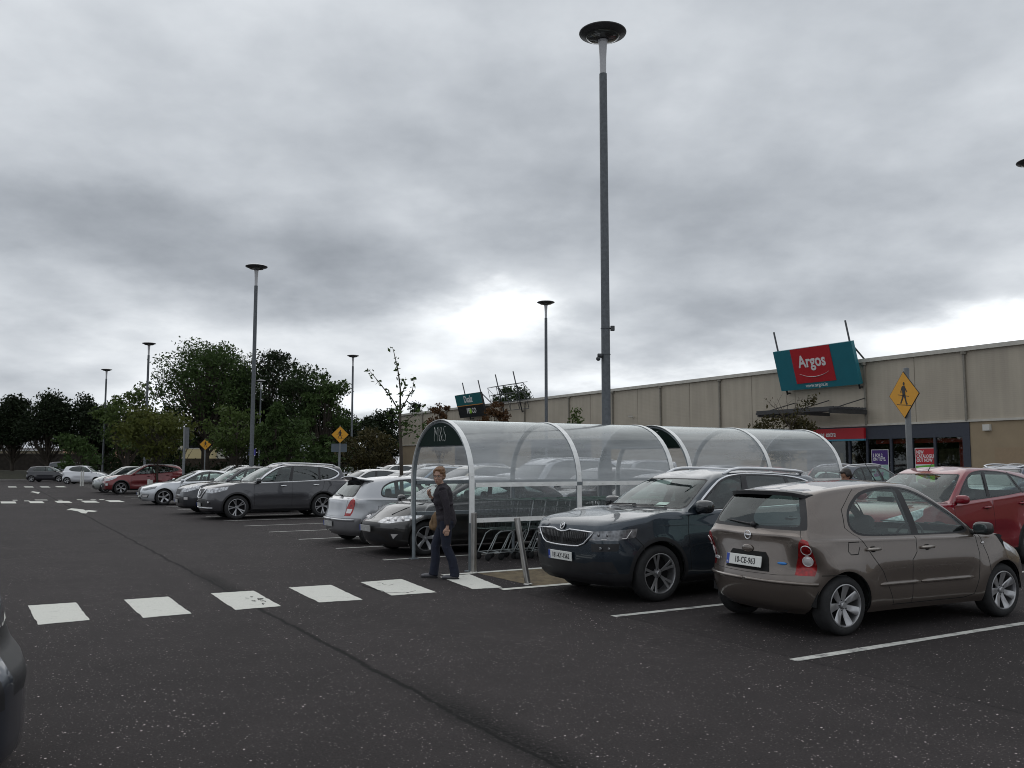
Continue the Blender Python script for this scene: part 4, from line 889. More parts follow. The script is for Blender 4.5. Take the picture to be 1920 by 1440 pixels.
# ------------------------------------------------------------------ ground and markings
def asphalt(name, base, speck=1.0, patch=.25):
    m, nt, b = newmat(name); N, Lk = nt.nodes, nt.links; tc = N.new('ShaderNodeTexCoord'); O = tc.outputs['Object']
    def noise(s, d=4, r=.6):
        n = N.new('ShaderNodeTexNoise'); n.inputs['Scale'].default_value = s; n.inputs['Detail'].default_value = d; n.inputs['Roughness'].default_value = r; Lk.new(O, n.inputs['Vector']); return n.outputs['Fac']
    def mr(x, a, b_, c, d):
        n = N.new('ShaderNodeMapRange'); Lk.new(x, n.inputs[0]); n.inputs[1].default_value = a; n.inputs[2].default_value = b_; n.inputs[3].default_value = c; n.inputs[4].default_value = d; return n.outputs[0]
    def M(op, a, c):
        n = N.new('ShaderNodeMath'); n.operation = op
        for i, v in enumerate((a, c)):
            if isinstance(v, (int, float)): n.inputs[i].default_value = v
            else: Lk.new(v, n.inputs[i])
        return n.outputs[0]
    f = M('MULTIPLY', mr(noise(.22, 5), .3, .7, 1-patch, 1+patch), mr(noise(2.3, 5), .3, .7, .86, 1.14))
    f = M('MULTIPLY', f, mr(noise(70, 4, .9), .32, .68, .3, 1.8))
    def stones(scale, r0, keep, amt):
        v = N.new('ShaderNodeTexVoronoi'); v.inputs['Scale'].default_value = scale; Lk.new(O, v.inputs['Vector']); s = N.new('ShaderNodeSeparateColor'); Lk.new(v.outputs['Color'], s.inputs[0])
        return M('MULTIPLY', M('MULTIPLY', mr(v.outputs['Distance'], r0, r0*.6, 0, 1), mr(s.outputs[0], keep, keep+.02, 0, 1)), M('MULTIPLY', s.outputs[1], amt*speck))
    sp = M('ADD', M('ADD', stones(30., .26, .93, 8.0), stones(52., .30, .90, 6.5)), stones(95., .36, .90, 4.0))
    far = mr(noise(.6, 3), .35, .6, .5, 1.1); f = M('ADD', f, M('MULTIPLY', sp, far))
    # laying joints and newer surfacing, in the frame of the lot (s along the aisle, t across)
    sx = N.new('ShaderNodeSeparateXYZ'); Lk.new(O, sx.inputs[0]); x, y = sx.outputs[0], sx.outputs[1]
    s_ = M('ADD', M('MULTIPLY', x, -sin(LA)), M('MULTIPLY', y, cos(LA))); t_ = M('ADD', M('MULTIPLY', x, cos(LA)), M('MULTIPLY', y, sin(LA)))
    wob = M('ADD', M('MULTIPLY', mr(noise(1.1, 4), 0, 1, -1, 1), .07), M('MULTIPLY', mr(noise(14, 4, .7), 0, 1, -1, 1), .035)); tw = M('ADD', t_, wob)
    def line(c, w, amt): return M('MULTIPLY', mr(M('ABSOLUTE', M('SUBTRACT', tw, c), 0.), 0, w, 1, 0), amt)
    grit = mr(noise(34, 4, .8), .40, .56, .25, 1.0)
    near = M('MAXIMUM', mr(s_, 6.9, 5.6, 0, 1), M('MULTIPLY', mr(s_, 11.4, 12.3, 0, 1), mr(s_, 15.5, 13.8, 0, 1)))
    dark = M('MULTIPLY', line(2.83, .040, 1.6), mr(noise(9, 3), .3, .5, .6, 1.0))
    dark = M('MAXIMUM', dark, M('MULTIPLY', M('MULTIPLY', line(2.89, .23, 1.5), near), M('MULTIPLY', grit, .74)))
    dark = M('MAXIMUM', dark, M('MULTIPLY', line(6.17, .035, .85), grit))
    newer = M('MULTIPLY', M('MULTIPLY', mr(tw, 6.15, 6.19, 0, 1), mr(s_, 12, 10.5, 0, 1)), .20)
    oil = M('MULTIPLY', mr(noise(.75, 5, .7), .60, .70, 0, .38), mr(noise(.12, 2), .45, .6, 0, 1))
    tracks = M('MULTIPLY', mr(M('SINE', M('MULTIPLY', t_, 3.6), 0.), .2, 1, 0, .07), mr(noise(.5, 3), .4, .6, .2, 1))
    keep = M('SUBTRACT', 1.0, M('MAXIMUM', dark, M('MAXIMUM', newer, M('MAXIMUM', oil, tracks)))); f = M('MULTIPLY', f, keep)
    v = N.new('ShaderNodeVectorMath'); v.operation = 'SCALE'; v.inputs[0].default_value = base; Lk.new(f, v.inputs['Scale']); Lk.new(v.outputs[0], b.inputs['Base Color'])
    b.inputs['Roughness'].default_value = .93; b.inputs['Specular IOR Level'].default_value = .25
    bp = N.new('ShaderNodeBump'); bp.inputs['Strength'].default_value = .5; bp.inputs['Distance'].default_value = .006; Lk.new(noise(75, 3, .7), bp.inputs['Height']); Lk.new(bp.outputs[0], b.inputs['Normal'])
    return m
def worn(name, col, dirt, amt=.5, thr=.62):
    m, nt, b = newmat(name); N, Lk = nt.nodes, nt.links; tc = N.new('ShaderNodeTexCoord')
    n = N.new('ShaderNodeTexNoise'); n.inputs['Scale'].default_value = 5; n.inputs['Detail'].default_value = 10; n.inputs['Roughness'].default_value = .75; Lk.new(tc.outputs['Object'], n.inputs[0])
    r = N.new('ShaderNodeMapRange'); r.inputs[1].default_value = thr-.08; r.inputs[2].default_value = thr+.1; r.inputs[4].default_value = amt; Lk.new(n.outputs[0], r.inputs[0])
    n2 = N.new('ShaderNodeTexNoise'); n2.inputs['Scale'].default_value = 60; n2.inputs['Detail'].default_value = 3; Lk.new(tc.outputs['Object'], n2.inputs[0])
    r2 = N.new('ShaderNodeMapRange'); r2.inputs[1].default_value = .3; r2.inputs[2].default_value = .75; r2.inputs[3].default_value = 0; r2.inputs[4].default_value = .22; Lk.new(n2.outputs[0], r2.inputs[0])
    a = N.new('ShaderNodeMath'); a.operation = 'ADD'; Lk.new(r.outputs[0], a.inputs[0]); Lk.new(r2.outputs[0], a.inputs[1])
    x = N.new('ShaderNodeMix'); x.data_type = 'RGBA'; x.inputs[6].default_value = (*col, 1); x.inputs[7].default_value = (*dirt, 1); Lk.new(a.outputs[0], x.inputs[0]); Lk.new(x.outputs[2], b.inputs['Base Color'])
    b.inputs['Roughness'].default_value = .95; b.inputs['Specular IOR Level'].default_value = .15; return m
M_asph = asphalt('asphalt', (.0262, .0222, .0224), 4.2); M_white = worn('road_paint', (.66, .66, .61), (.12, .12, .11), .45, .65); M_tan = worn('buff_surface', (.19, .155, .10), (.10, .08, .06), .8, .5)
M_line = worn('bay_paint', (.55, .55, .52), (.10, .10, .10), .75, .55)
M_tar = mat('tar_joint', (.011, .011, .013), .95, spec=.1, nz=.4, nscale=30, bump=.5, bscale=80)
b = MB(); b.add([(-900, -60, 0), (900, -60, 0), (900, 2200, 0), (-900, 2200, 0)], [(0, 1, 2, 3)]); b.build('ground', M_asph, kind='structure')
def sheet(name, polys, m, z=.004, kind='structure'):
    b = MB()
    for P in polys:
        P = [Vector((p[0], p[1], z)) for p in P]
        A = sum(P[i].x*P[(i+1) % len(P)].y-P[(i+1) % len(P)].x*P[i].y for i in range(len(P)))
        if A < 0: P = P[::-1]
        b.add(P, [tuple(range(len(P)))])
    return b.build(name, m, kind=kind)
def rag(P, k=14, a=.008):          # slightly ragged painted edges
    r = random.Random(3); out = []
    for i in range(len(P)):
        p, q = Vector(P[i]), Vector(P[(i+1) % len(P)]); out.append(p)
        for j in range(1, k): out.append(p.lerp(q, j/k)+Vector((r.uniform(-a, a), r.uniform(-a, a), 0)))
    return out
ZEB = [[(52, 1136), (142, 1130), (168, 1163), (71, 1172)], [(232, 1125), (315, 1119), (359, 1151), (268, 1159)], [(395, 1113), (475, 1108), (527, 1137), (441, 1144)],
       [(541, 1102), (620, 1097), (680, 1125), (598, 1130)], [(676, 1092), (752, 1086), (818, 1111), (734, 1117)], [(824, 1082), (880, 1077), (942, 1102), (886, 1105)]]
sheet('zebra_crossing', [rag([G(u, v) for u, v in q]) for q in ZEB], M_white, .004)
far = []
for (u0, u1, v, ln) in [(2, 31, 944, 2.2), (57, 84, 943.5, 2.2), (108, 136, 943, 2.2), (159, 187, 942.5, 2.2), (207, 235, 941.5, 2.2), (16, 32, 914, 3), (47, 64, 914, 3), (78, 95, 914, 3), (108, 125, 913.6, 3), (-12, 0, 914, 3), (-45, -20, 944, 2.2)]:
    a, c = G(u0, v), G(u1, v); sv = L(ln, 0); far.append([a, c, c+sv, a+sv])
for (u0, u1, v) in [(24, 33, 938.6), (46, 56, 940), (66, 90, 938.2), (110, 118, 938.6), (146, 156, 937.8), (172, 182, 938), (188, 197, 937.4)]:
    a, c = G(u0, v), G(u1, v); sv = L(.8, 0); far.append([a, c, c+sv, a+sv])
sheet('far_zebra_crossing', far, M_white, .005)
AR = [(745, 700), (800, 680), (865, 685), (945, 695), (960, 705), (1000, 700), (1100, 710), (1060, 720), (990, 718), (970, 738), (920, 735), (880, 715), (800, 700)]
AR2 = [(340, 498), (370, 488), (410, 494), (450, 498), (432, 516), (400, 508), (370, 500)]
sheet('lane_arrows', [[G(u/6, 840+v/6) for u, v in A_] for A_ in (AR, AR2)], M_white, .006)
lines = []
def bay(s, t0, t1, w=.05): lines.append(rag([L(s-w, t0), L(s+w, t0), L(s+w, t1), L(s-w, t1)], 10, .006))
for s in [5.53, 8.1]+[14.8+2.475*k for k in range(0, 30)]: bay(s, 6.08, 15.7)
for k in range(-6, 3): bay(5.53+2.5*(k-3), 6.08, 15.7)
for k in range(-4, 34):
    s = 14.8+2.475*k
    if not 9.5 < s < 13: bay(s, 22.8, 32.4)
for k in range(-3, 36): bay(5.2+2.5*k, -5.2, -.6)
sheet('bay_lines', lines, M_line, .004)
sheet('footpath_strip', [[L(10.62, 6.62), L(12.28, 6.62), L(12.28, 15.7), L(10.62, 15.7)], [L(10.62, 22.8), L(12.28, 22.8), L(12.28, 32.4), L(10.62, 32.4)]], M_tan, .0035)
sheet('footpath_edging', [rag([L(s-.07, t0), L(s+.07, t0), L(s+.07, t1), L(s-.07, t1)], 14, .008) for s in (10.55, 12.35) for t0, t1 in ((6.05, 15.8), (22.8, 32.4))], M_white, .0065)
def ragline(pts, w, seed, z):
    r = random.Random(seed); P = [G(u, v) for u, v in pts]; A, B = [], []
    for i in range(len(P)-1):
        d = (P[i+1]-P[i]); n = Vector((-d.y, d.x, 0)).normalized(); k = max(3, int(d.length/.12))
        for j in range(k):
            p = P[i].lerp(P[i+1], j/k)+n*r.uniform(-.02, .02); ww = w[i]+(w[i+1]-w[i])*j/k
            A.append(p+n*ww*r.uniform(.5, 1.2)); B.append(p-n*ww*r.uniform(.5, 1.2))
    b = MB(); V = [Vector((p.x, p.y, z)) for q in zip(A, B) for p in q]; b.add(V, [(2*i, 2*i+1, 2*i+3, 2*i+2) for i in range(len(A)-1)]); return b
r_ = random.Random(6)
for k in range(12):
    u, v = r_.uniform(455, 500), 0; v = 1117+(u-455)*.30+r_.uniform(-4, 5); w = r_.uniform(3, 9)
    lines_ = [G(u, v), G(u+w, v+r_.uniform(0, 2)), G(u+w*.9, v+r_.uniform(1, 3)), G(u+w*.2, v+r_.uniform(.8, 2))]; SC_ = locals().setdefault('SCUFF', []); SC_.append(lines_)
sheet('tyre_scuff', SCUFF, M_tar, .0053)
ragline([(678, 1097), (700, 1104), (722, 1111), (760, 1112), (788, 1106)], [.008, .012, .012, .012, .006], 12, .0052).build('paint_crack', M_tar, kind='structure')
ragline([(708, 1092), (728, 1098), (745, 1094)], [.004, .007, .004], 13, .0053).build('paint_crack', M_tar, kind='structure')
# grass bank at the end of the lot and beyond the buildings
M_grass = mat('grass', (.026, .026, .014), .95, nz=.5, nscale=3, bump=.6, bscale=12)
b = MB(); e = [L(104, -40), L(104, 60)]; e2 = [L(109, -42), L(109, 62)]; f2 = [L(700, -500), L(700, 700)]
b.add([L(103, -60, .01), L(103, 48, .01), L(109, 48, .9), L(109, -60, .9), L(700, 700, 1.2), L(700, -700, 1.2)], [(0, 1, 2, 3), (3, 2, 4, 5)]); b.build('grass_bank', M_grass, kind='structure')
b = MB(); k0, k1 = L(102.6, -60), L(103, 48)
b.add([L(102.7, -60, 0), L(102.7, 48, 0), L(102.7, 48, .12), L(102.7, -60, .12), L(102.95, 48, .12), L(102.95, -60, .12), L(102.95, 48, 0), L(102.95, -60, 0)], [(0, 1, 2, 3), (3, 2, 4, 5), (5, 4, 6, 7)]); b.build('kerb', mat('kerb_concrete', (.22, .21, .2), .9, nz=.2), kind='structure')
b = MB(); b.add([L(-30, 39.4, 0), L(-30, 39.4, .12), L(110, 39.4, .12), L(110, 39.4, 0), L(110, 41.6, .12), L(-30, 41.6, .12)], [(0, 1, 2, 3), (1, 5, 4, 2)]); b.build('pavement', mat('paving', (.20, .19, .18), .9, nz=.2, nscale=2), kind='structure')

# ------------------------------------------------------------------ retail building
def lbox(b, s0, s1, t0, t1, z0, z1):
    P = [L(s, t, z) for s in (s0, s1) for t in (t0, t1) for z in (z0, z1)]
    return b.add(P, [(0, 2, 3, 1), (4, 5, 7, 6), (0, 1, 5, 4), (2, 6, 7, 3), (0, 4, 6, 2), (1, 3, 7, 5)])
def at_bld(s, t, z): return frame(L(s, t, z), (sin(LA), -cos(LA), 0), (0, 0, 1))
def cladding():
    m, nt, b = newmat('beige_cladding'); N, Lk = nt.nodes, nt.links; tc = N.new('ShaderNodeTexCoord')
    mp = N.new('ShaderNodeMapping'); mp.inputs['Rotation'].default_value = (0, 0, -LA); Lk.new(tc.outputs['Object'], mp.inputs[0])
    sp = N.new('ShaderNodeSeparateXYZ'); Lk.new(mp.outputs[0], sp.inputs[0])
    w = N.new('ShaderNodeTexWave'); w.wave_type = 'BANDS'; w.bands_direction = 'Z'; w.inputs['Scale'].default_value = 3.2; w.inputs['Distortion'].default_value = 0; Lk.new(mp.outputs[0], w.inputs[0])
    n = N.new('ShaderNodeTexNoise'); n.inputs['Scale'].default_value = .5; n.inputs['Detail'].default_value = 8; Lk.new(tc.outputs['Object'], n.inputs[0])
    st_ = N.new('ShaderNodeTexNoise'); mp2 = N.new('ShaderNodeMapping'); mp2.inputs['Scale'].default_value = (2.2, 2.2, .12); Lk.new(tc.outputs['Object'], mp2.inputs[0]); Lk.new(mp2.outputs[0], st_.inputs[0]); st_.inputs['Scale'].default_value = 1.5; st_.inputs['Detail'].default_value = 5
    a = N.new('ShaderNodeMath'); a.operation = 'ADD'; Lk.new(n.outputs[0], a.inputs[0]); Lk.new(st_.outputs[0], a.inputs[1])
    r = N.new('ShaderNodeMapRange'); r.inputs[1].default_value = .7; r.inputs[2].default_value = 1.35; r.inputs[3].default_value = 1.08; r.inputs[4].default_value = .84; Lk.new(a.outputs[0], r.inputs[0])
    v = N.new('ShaderNodeVectorMath'); v.operation = 'SCALE'; v.inputs[0].default_value = (.40, .355, .285); Lk.new(r.outputs[0], v.inputs['Scale']); Lk.new(v.outputs[0], b.inputs['Base Color'])
    bp = N.new('ShaderNodeBump'); bp.inputs['Strength'].default_value = .12; bp.inputs['Distance'].default_value = .012; Lk.new(w.outputs['Fac'], bp.inputs['Height']); Lk.new(bp.outputs[0], b.inputs['Normal'])
    b.inputs['Roughness'].default_value = .55; return m
T0, HB, ZB = 41.5, 7.3, 3.80
bld = empty('retail_building', L(60, 50), 0, 'long low beige clad retail park building with shopfronts behind the parked cars', 'building'); bl = bld.location.copy()
def bpart(mb, name, m, parent=bld, **k):
    o = mb.build(name, m, parent, **k)
    off = parent.location if parent is bld else Vector((0, 0, 0))
    o.location = -off; return o
M_trim = mat('cream_trim', (.47, .45, .40), .5, nz=.15, nscale=3); M_render = mat('tan_render', (.30, .235, .155), .9, nz=.08, nscale=1.5, bump=.3, bscale=50)
M_navy = mat('navy_frame', (.030, .036, .052), .45, nz=.12); M_pipe = mat('downpipe_grey', (.20, .185, .155), .5, nz=.2)
b = MB(); lbox(b, -20, 96.5, T0, 70, ZB, HB); bpart(b, 'cladding_wall', cladding())
b = MB()                                   # lower wall, with openings for the shopfronts
SF = [(26.1, 36.2), (58, 67), (73, 82)]
cur = -20
for a, c in SF: lbox(b, cur, a, T0, T0+.4, 0, ZB-.001); bpart(b, 'rendered_wall', M_render); b = MB(); cur = c
lbox(b, cur, 96.5, T0, T0+.4, 0, ZB-.001); bpart(b, 'rendered_wall', M_render)
b = MB(); lbox(b, 96.1, 96.5, T0+.401, 70, 0, ZB-.001); bpart(b, 'end_wall', M_render)
b = MB(); lbox(b, -20, -19.6, T0+.401, 70, 0, ZB-.001); bpart(b, 'end_wall', M_render)
b = MB(); lbox(b, -20.2, 96.7, T0-.16, T0-.002, HB-.05, HB+.16); lbox(b, -20.2, 96.7, T0-.002, 70.2, HB+.002, HB+.10); bpart(b, 'roof', M_trim)
b = MB(); lbox(b, -20, 96.5, T0-.09, T0-.003, ZB-.06, ZB+.05); bpart(b, 'band_trim', M_trim)
for s in [8, 26.2, 32.0, 43.3, 49.3, 55.0, 61, 68.1, 76, 84, 90]:
    b = MB(); lbox(b, s-.05, s+.05, T0-.13, T0-.012, ZB-.0, HB-.06); b.box(L(s, T0-.10, HB-.12), (.2, .2, .16)); bpart(b, 'downpipe', M_pipe)
b = MB()
for s in [14, 20, 29, 37, 40.5, 46.3, 52, 58, 64.5, 72, 80]: b = MB(); lbox(b, s-.010, s+.010, T0-.010, T0-.001, ZB+.06, HB-.07); bpart(b, 'panel_joint', mat('joint_brown', (.17, .15, .12), .8))
b = MB(); lbox(b, 25.0, 25.35, T0-.18, T0-.002, 3.28, 3.58); bpart(b, 'wall_lamp', mat('lamp_cream', (.55, .54, .5), .5))
b = MB(); lbox(b, 22.9, 24.9, T0-.006, T0-.001, 1.2, 2.45); bpart(b, 'painted_patch', mat('patch_tan', (.29, .215, .14), .9, nz=.06))
b = MB(); P = L(52.5, T0-.3, 5.2); b.box(P, (.35, .14, .13)); b.tube([P, L(52.5, T0-.01, 5.1)], .03, 6); bpart(b, 'security_camera', M_trim)
for s, hh in ((12, .5), (56, .35)):
    b = MB(); lbox(b, s, s+2.2, 44, 46, HB+.11, HB+.12+hh); bpart(b, 'roof_unit', M_trim)
M_shop = glass('shop_glass', (.42, .45, .45), base=.02)
def shopfront(a, c, doors, name='shopfront'):
    b = MB(); lbox(b, a, c, T0-.05, T0+.05, 3.02, ZB-.07); lbox(b, a, a+.38, T0-.05, T0+.3, 0.13, 3.019); lbox(b, c-.3, c, T0-.05, T0+.3, 0.13, 3.019)
    for s in doors: lbox(b, s-.06, s+.06, T0-.04, T0+.1, .13, 3.019)
    lbox(b, a+.38, c-.3, T0-.03, T0+.1, .121, .30); sf = bpart(b, name, M_navy)
    xs = [a+.38]+sorted(doors)+[c-.3]
    for i in range(len(xs)-1):
        b = MB(); b.add([L(xs[i]+.06, T0+.03, .3), L(xs[i+1]-.06, T0+.03, .3), L(xs[i+1]-.06, T0+.03, 3.02), L(xs[i]+.06, T0+.03, 3.02)], [(3, 2, 1, 0)]); b.build('shop_window', M_shop, sf)
    b = MB(); b.add([L(s, t, z) for s, t, z in ((a, T0+4, .1), (c, T0+4, .1), (c, T0+4, 3.7), (a, T0+4, 3.7), (a, T0+.3, .125), (c, T0+.3, .125), (c, T0+.3, 3.7), (a, T0+.3, 3.7))], [(0, 1, 2, 3), (4, 5, 1, 0), (7, 3, 2, 6), (0, 3, 7, 4), (1, 5, 6, 2)])
    b.build('shop_interior', mat('shop_dark', (.045, .035, .033), .9, nz=.5, nscale=2), sf)
    return sf
sf = shopfront(26.1, 36.2, [28.0, 29.3, 30.55, 32.05, 33.2, 34.6])
M_red = mat('sign_red', (.42, .012, .02), .45); M_teal = mat('sign_teal', (.010, .145, .185), .45, nz=.05, nscale=2); M_wlet = mat('sign_white', (.68, .68, .68), .5)
b = MB(); lbox(b, 32.08, 37.0, T0-.22, T0-.052, 3.06, 3.66); o = b.build('fascia', M_red, sf)
b = MB(); lbox(b, 32.08, 37.0, T0-.23, T0-.052, 2.96, 3.055); b.build('fascia_edge', mat('sign_blue', (.05, .25, .36), .5), sf)
text('fascia_lettering', 'Argos extra', .42, M_wlet, sf, at_bld(34.75, T0-.224, 3.34), .78, .008, .002, align='CENTER', shear=.15)
b = MB()
lbox(b, 26.6, 31.6, T0+.16, T0+.5, 2.76, 2.98); lbox(b, 26.75, 26.95, T0+.4, T0+.6, .3, 2.759); b.build('red_bulkhead', mat('display_red', (.38, .03, .015), .6, nz=.3), sf); b = MB(); lbox(b, 28.4, 31.5, T0+2.2, T0+2.6, .3, 1.35); b.build('red_display', mat('display_red', (.38, .03, .015), .6, nz=.3), sf)
b = MB(); lbox(b, 28.2, 29.8, T0+3.0, T0+3.1, 1.7, 2.5); b.build('display_board', mat('display_cream', (.6, .55, .3), .6, nz=.4, nscale=6), sf); b = MB(); lbox(b, 29.2, 29.9, T0+1.5, T0+1.6, 1.9, 2.4); b.build('display_board', mat('display_cream', (.6, .55, .3), .6, nz=.4, nscale=6), sf)
b = MB(); lbox(b, 26.98, 27.35, T0+1.0, T0+1.05, .9, 2.6); b.build('display_panel', mat('display_grey', (.35, .42, .42), .6, nz=.4, nscale=6), sf)
b = MB(); lbox(b, 33.4, 33.6, T0+.6, T0+.7, .3, 2.3); b.build('door_panel', mat('display_buff', (.5, .36, .16), .7), sf); b = MB(); lbox(b, 34.2, 34.35, T0+.6, T0+.7, .3, 2.3); b.build('door_panel', mat('display_buff', (.5, .36, .16), .7), sf)
def poster(s0, s1, z0, z1, top, low, words, name='poster'):
    b = MB(); lbox(b, s0, s1, T0-.03, T0-.012, z0, z1); p = b.build(name, M_wlet, sf); e = .03; zm = z0+(z1-z0)*.52
    b = MB(); lbox(b, s0+e, s1-e, T0-.034, T0-.031, zm, z1-e); b.build('poster_top', top, p)
    b = MB(); P = [L(s0+e, T0-.0335, z0+e), L(s1-e, T0-.0335, z0+e), L(s1-e, T0-.0335, zm-.10), L(s0+e, T0-.0335, zm-.004)]; b.add(P, [(3, 2, 1, 0)]); b.build('poster_base', low, p)
    rr = random.Random(len(words))
    for k in range(7):
        s = rr.uniform(s0+.2, s1-.2); z = rr.uniform(z0+.1, zm-.25); w = rr.uniform(.1, .25); b = MB(); lbox(b, s-w/2, s+w/2, T0-.0375, T0-.0345+.0001*k, z, z+w*.7)
        b.build('poster_picture', mat('poster_mix_'+words[:2], (.25, .3, .33) if words[0] == 'N' else (.35, .12, .3), .6, nz=.8, nscale=9), p)
    text('poster_lettering', words, .245, M_wlet, p, at_bld(s1-e-.06, T0-.036, (zm+z1-e)/2), .72, .006, .001, align='LEFT')
poster(30.72, 31.78, .75, 2.45, mat('poster_purple', (.05, .015, .15), .5), mat('poster_pale', (.30, .45, .42), .6, nz=.3, nscale=4), '3 FOR 2\nON TOYS.')
poster(28.02, 29.14, .75, 2.50, M_red, mat('poster_green', (.12, .42, .05), .6, nz=.3, nscale=4), 'NEW\nCATALOGUE\nOUT NOW')
for a, c, d in ((58, 67, [60, 62.2, 64.4]), (73, 82, [75, 77.4, 79.8])): shopfront(a, c, d)
# slatted canopy over the doors
b = MB(); lbox(b, 31.9, 37.1, 38.3, 38.42, 4.50, 4.62); lbox(b, 31.9, 32.02, 38.42, 41.4, 4.38, 4.62); lbox(b, 36.98, 37.1, 38.42, 41.4, 4.38, 4.62); lbox(b, 34.4, 34.52, 38.42, 41.4, 4.40, 4.60)
for k in range(11): t = 38.5+k*.26; lbox(b, 31.75, 37.25, t, t+.05, 4.63, 4.74)
for s in (32, 34.5, 37.0): b.tube([L(s, 38.6, 4.6), L(s, 41.45, 5.3)], .03, 6)
bpart(b, 'canopy', mat('canopy_steel', (.04, .04, .042), .6, nz=.2))

# ------------------------------------------------------------------ big tilted store signs on raking poles
M_pole = mat('galvanised', (.095, .105, .115), .55, .3, nz=.25, nscale=14, bump=.15, bscale=30); M_dkst = mat('dark_steel', (.06, .065, .07), .5, .4)
def tilted_sign(name, label, s0, s1, z0, z1, tb, tt, boards, mface, thick=.25, poles=(0.02, .94), frame_only=False):
    root = empty(name, L((s0+s1)/2, tb, z0), 0, label, 'sign'); up = (L(s0, tt, z1)-L(s0, tb, z0)); ht = up.length; up = up/ht
    right = Vector((sin(LA), -cos(LA), 0)); n = right.cross(up); C = (L(s0, tb, z0)+L(s1, tb, z0))/2+up*ht/2; w = s1-s0
    F = lambda x, y, z=0: C+right*x+up*y+n*z-root.location
    def slab(nm, x0, x1, y0, y1, za, zb_, m, parent=root):
        b = MB(); P = [F(x, y, z) for x in (x0, x1) for y in (y0, y1) for z in (za, zb_)]
        b.add(P, [(0, 1, 3, 2), (4, 6, 7, 5), (0, 4, 5, 1), (2, 3, 7, 6), (0, 2, 6, 4), (1, 5, 7, 3)]); return b.build(nm, m, parent)
    if not frame_only: slab('board', -w/2, w/2, -ht/2, ht/2, -thick, 0, mface)
    else:
        b = MB()
        for y in (-ht/2, -ht/6, ht/6, ht/2): b.tube([F(-w/2, y, -.3), F(w/2, y, -.3)], .03, 6); b.tube([F(-w/2, y, -.75), F(w/2, y, -.75)], .022, 6)
        for k in range(5): x = -w/2+w*k/4; b.tube([F(x, -ht/2, -.3), F(x, ht/2, -.3)], .026, 6); b.tube([F(x, -ht/2, -.3), F(x, ht/6, -.75)], .02, 6); b.tube([F(x, ht/2, -.3), F(x, ht/6, -.75)], .02, 6)
        b.build('frame', M_dkst, root)
    for k in poles:
        x = -w/2+w*k; b = MB(); b.tube([F(x, -ht/2-.3, -thick-.08), F(x, ht/2+1.15, -thick-.08)], .055, 8); b.build('raking_pole', M_dkst, root, True)
        b = MB(); q = F(x, ht/2-.1, -thick-.1); e = L(st(q+root.location)[0], T0+.3, HB+.15)-root.location; b.tube([q, e], .05, 6); b.tube([e, e-Vector((0, 0, .3))], .05, 6)
        b.build('brace', M_dkst, root, True); b = MB(); b.tube([F(x, -ht/2-.2, -thick-.1), L(st(F(x, -ht/2, 0)+root.location)[0], T0, z0-.1)-root.location], .05, 6); b.build('brace', M_dkst, root, True)
    return root, F, slab, right, up, ht, w
root, F, slab, right, up, ht, w = tilted_sign('store_sign', 'large teal and red tilted shop sign reading Argos above the entrance', 31.9, 37.5, 6.02, 8.35, 40.9, 40.25, None, M_teal)
slab('red_panel', -.5*w+.235*w, -.5*w+.735*w, -ht/2+.36, ht/2-.0, .002, .03, M_red)
text('lettering', 'Argos', .98, M_wlet, root, frame(F(-.015*w, .38, .032), right, up), .82, .022, .01)
b = MB(); pts = [F(-.015*w+x, -.28-.24*(1-(x/1.05)**2), .04) for x in np.linspace(-1.05, 1.05, 17)]; b.tube(pts, [.012+.045*(1-abs(i/8-1)) for i in range(17)], 6, True, .4); b.build('smile', M_wlet, root, True)
text('web_address', 'www.argos.ie', .30, M_wlet, root, frame(F(-.02*w, -ht/2+.19, .004), right, up), .95, .003, .004)
root, F, slab, right, up, ht, w = tilted_sign('store_sign', 'teal and black tilted shop sign reading Dealz and PEP&CO at the far units', 74.3, 79.6, 6.25, 8.5, 40.8, 40.2, None, mat('sign_black', (.012, .014, .016), .5), poles=(.3, .92))
slab('teal_panel', -w/2, w/2, .08, ht/2, .002, .03, mat('sign_dark_teal', (.012, .12, .13), .5)); slab('stripe', -w/2, w/2, .0, .075, .002, .035, mat('sign_orange', (.55, .25, .08), .5))
text('lettering', 'Dealz', .95, M_wlet, root, frame(F(.0, .62, .034), right, up), .80, .02, .01)
text('small_lettering', 'PEP CO', .72, M_wlet, root, frame(F(.15, -.55, .006), right, up), .80, .015, .006)
b = MB(); c0 = F(.06, -.55, .02); b.ell(c0, (.16, .05, .26), None, 12, 7); b.build('apple_mark', mat('apple_green', (.25, .5, .04), .5), root, True)
tilted_sign('sign_frame', 'empty steel sign framework on the roof edge right of the teal shop sign', 66.8, 73.3, 6.5, 8.75, 40.8, 40.2, None, M_dkst, frame_only=True, poles=(.3, .8))

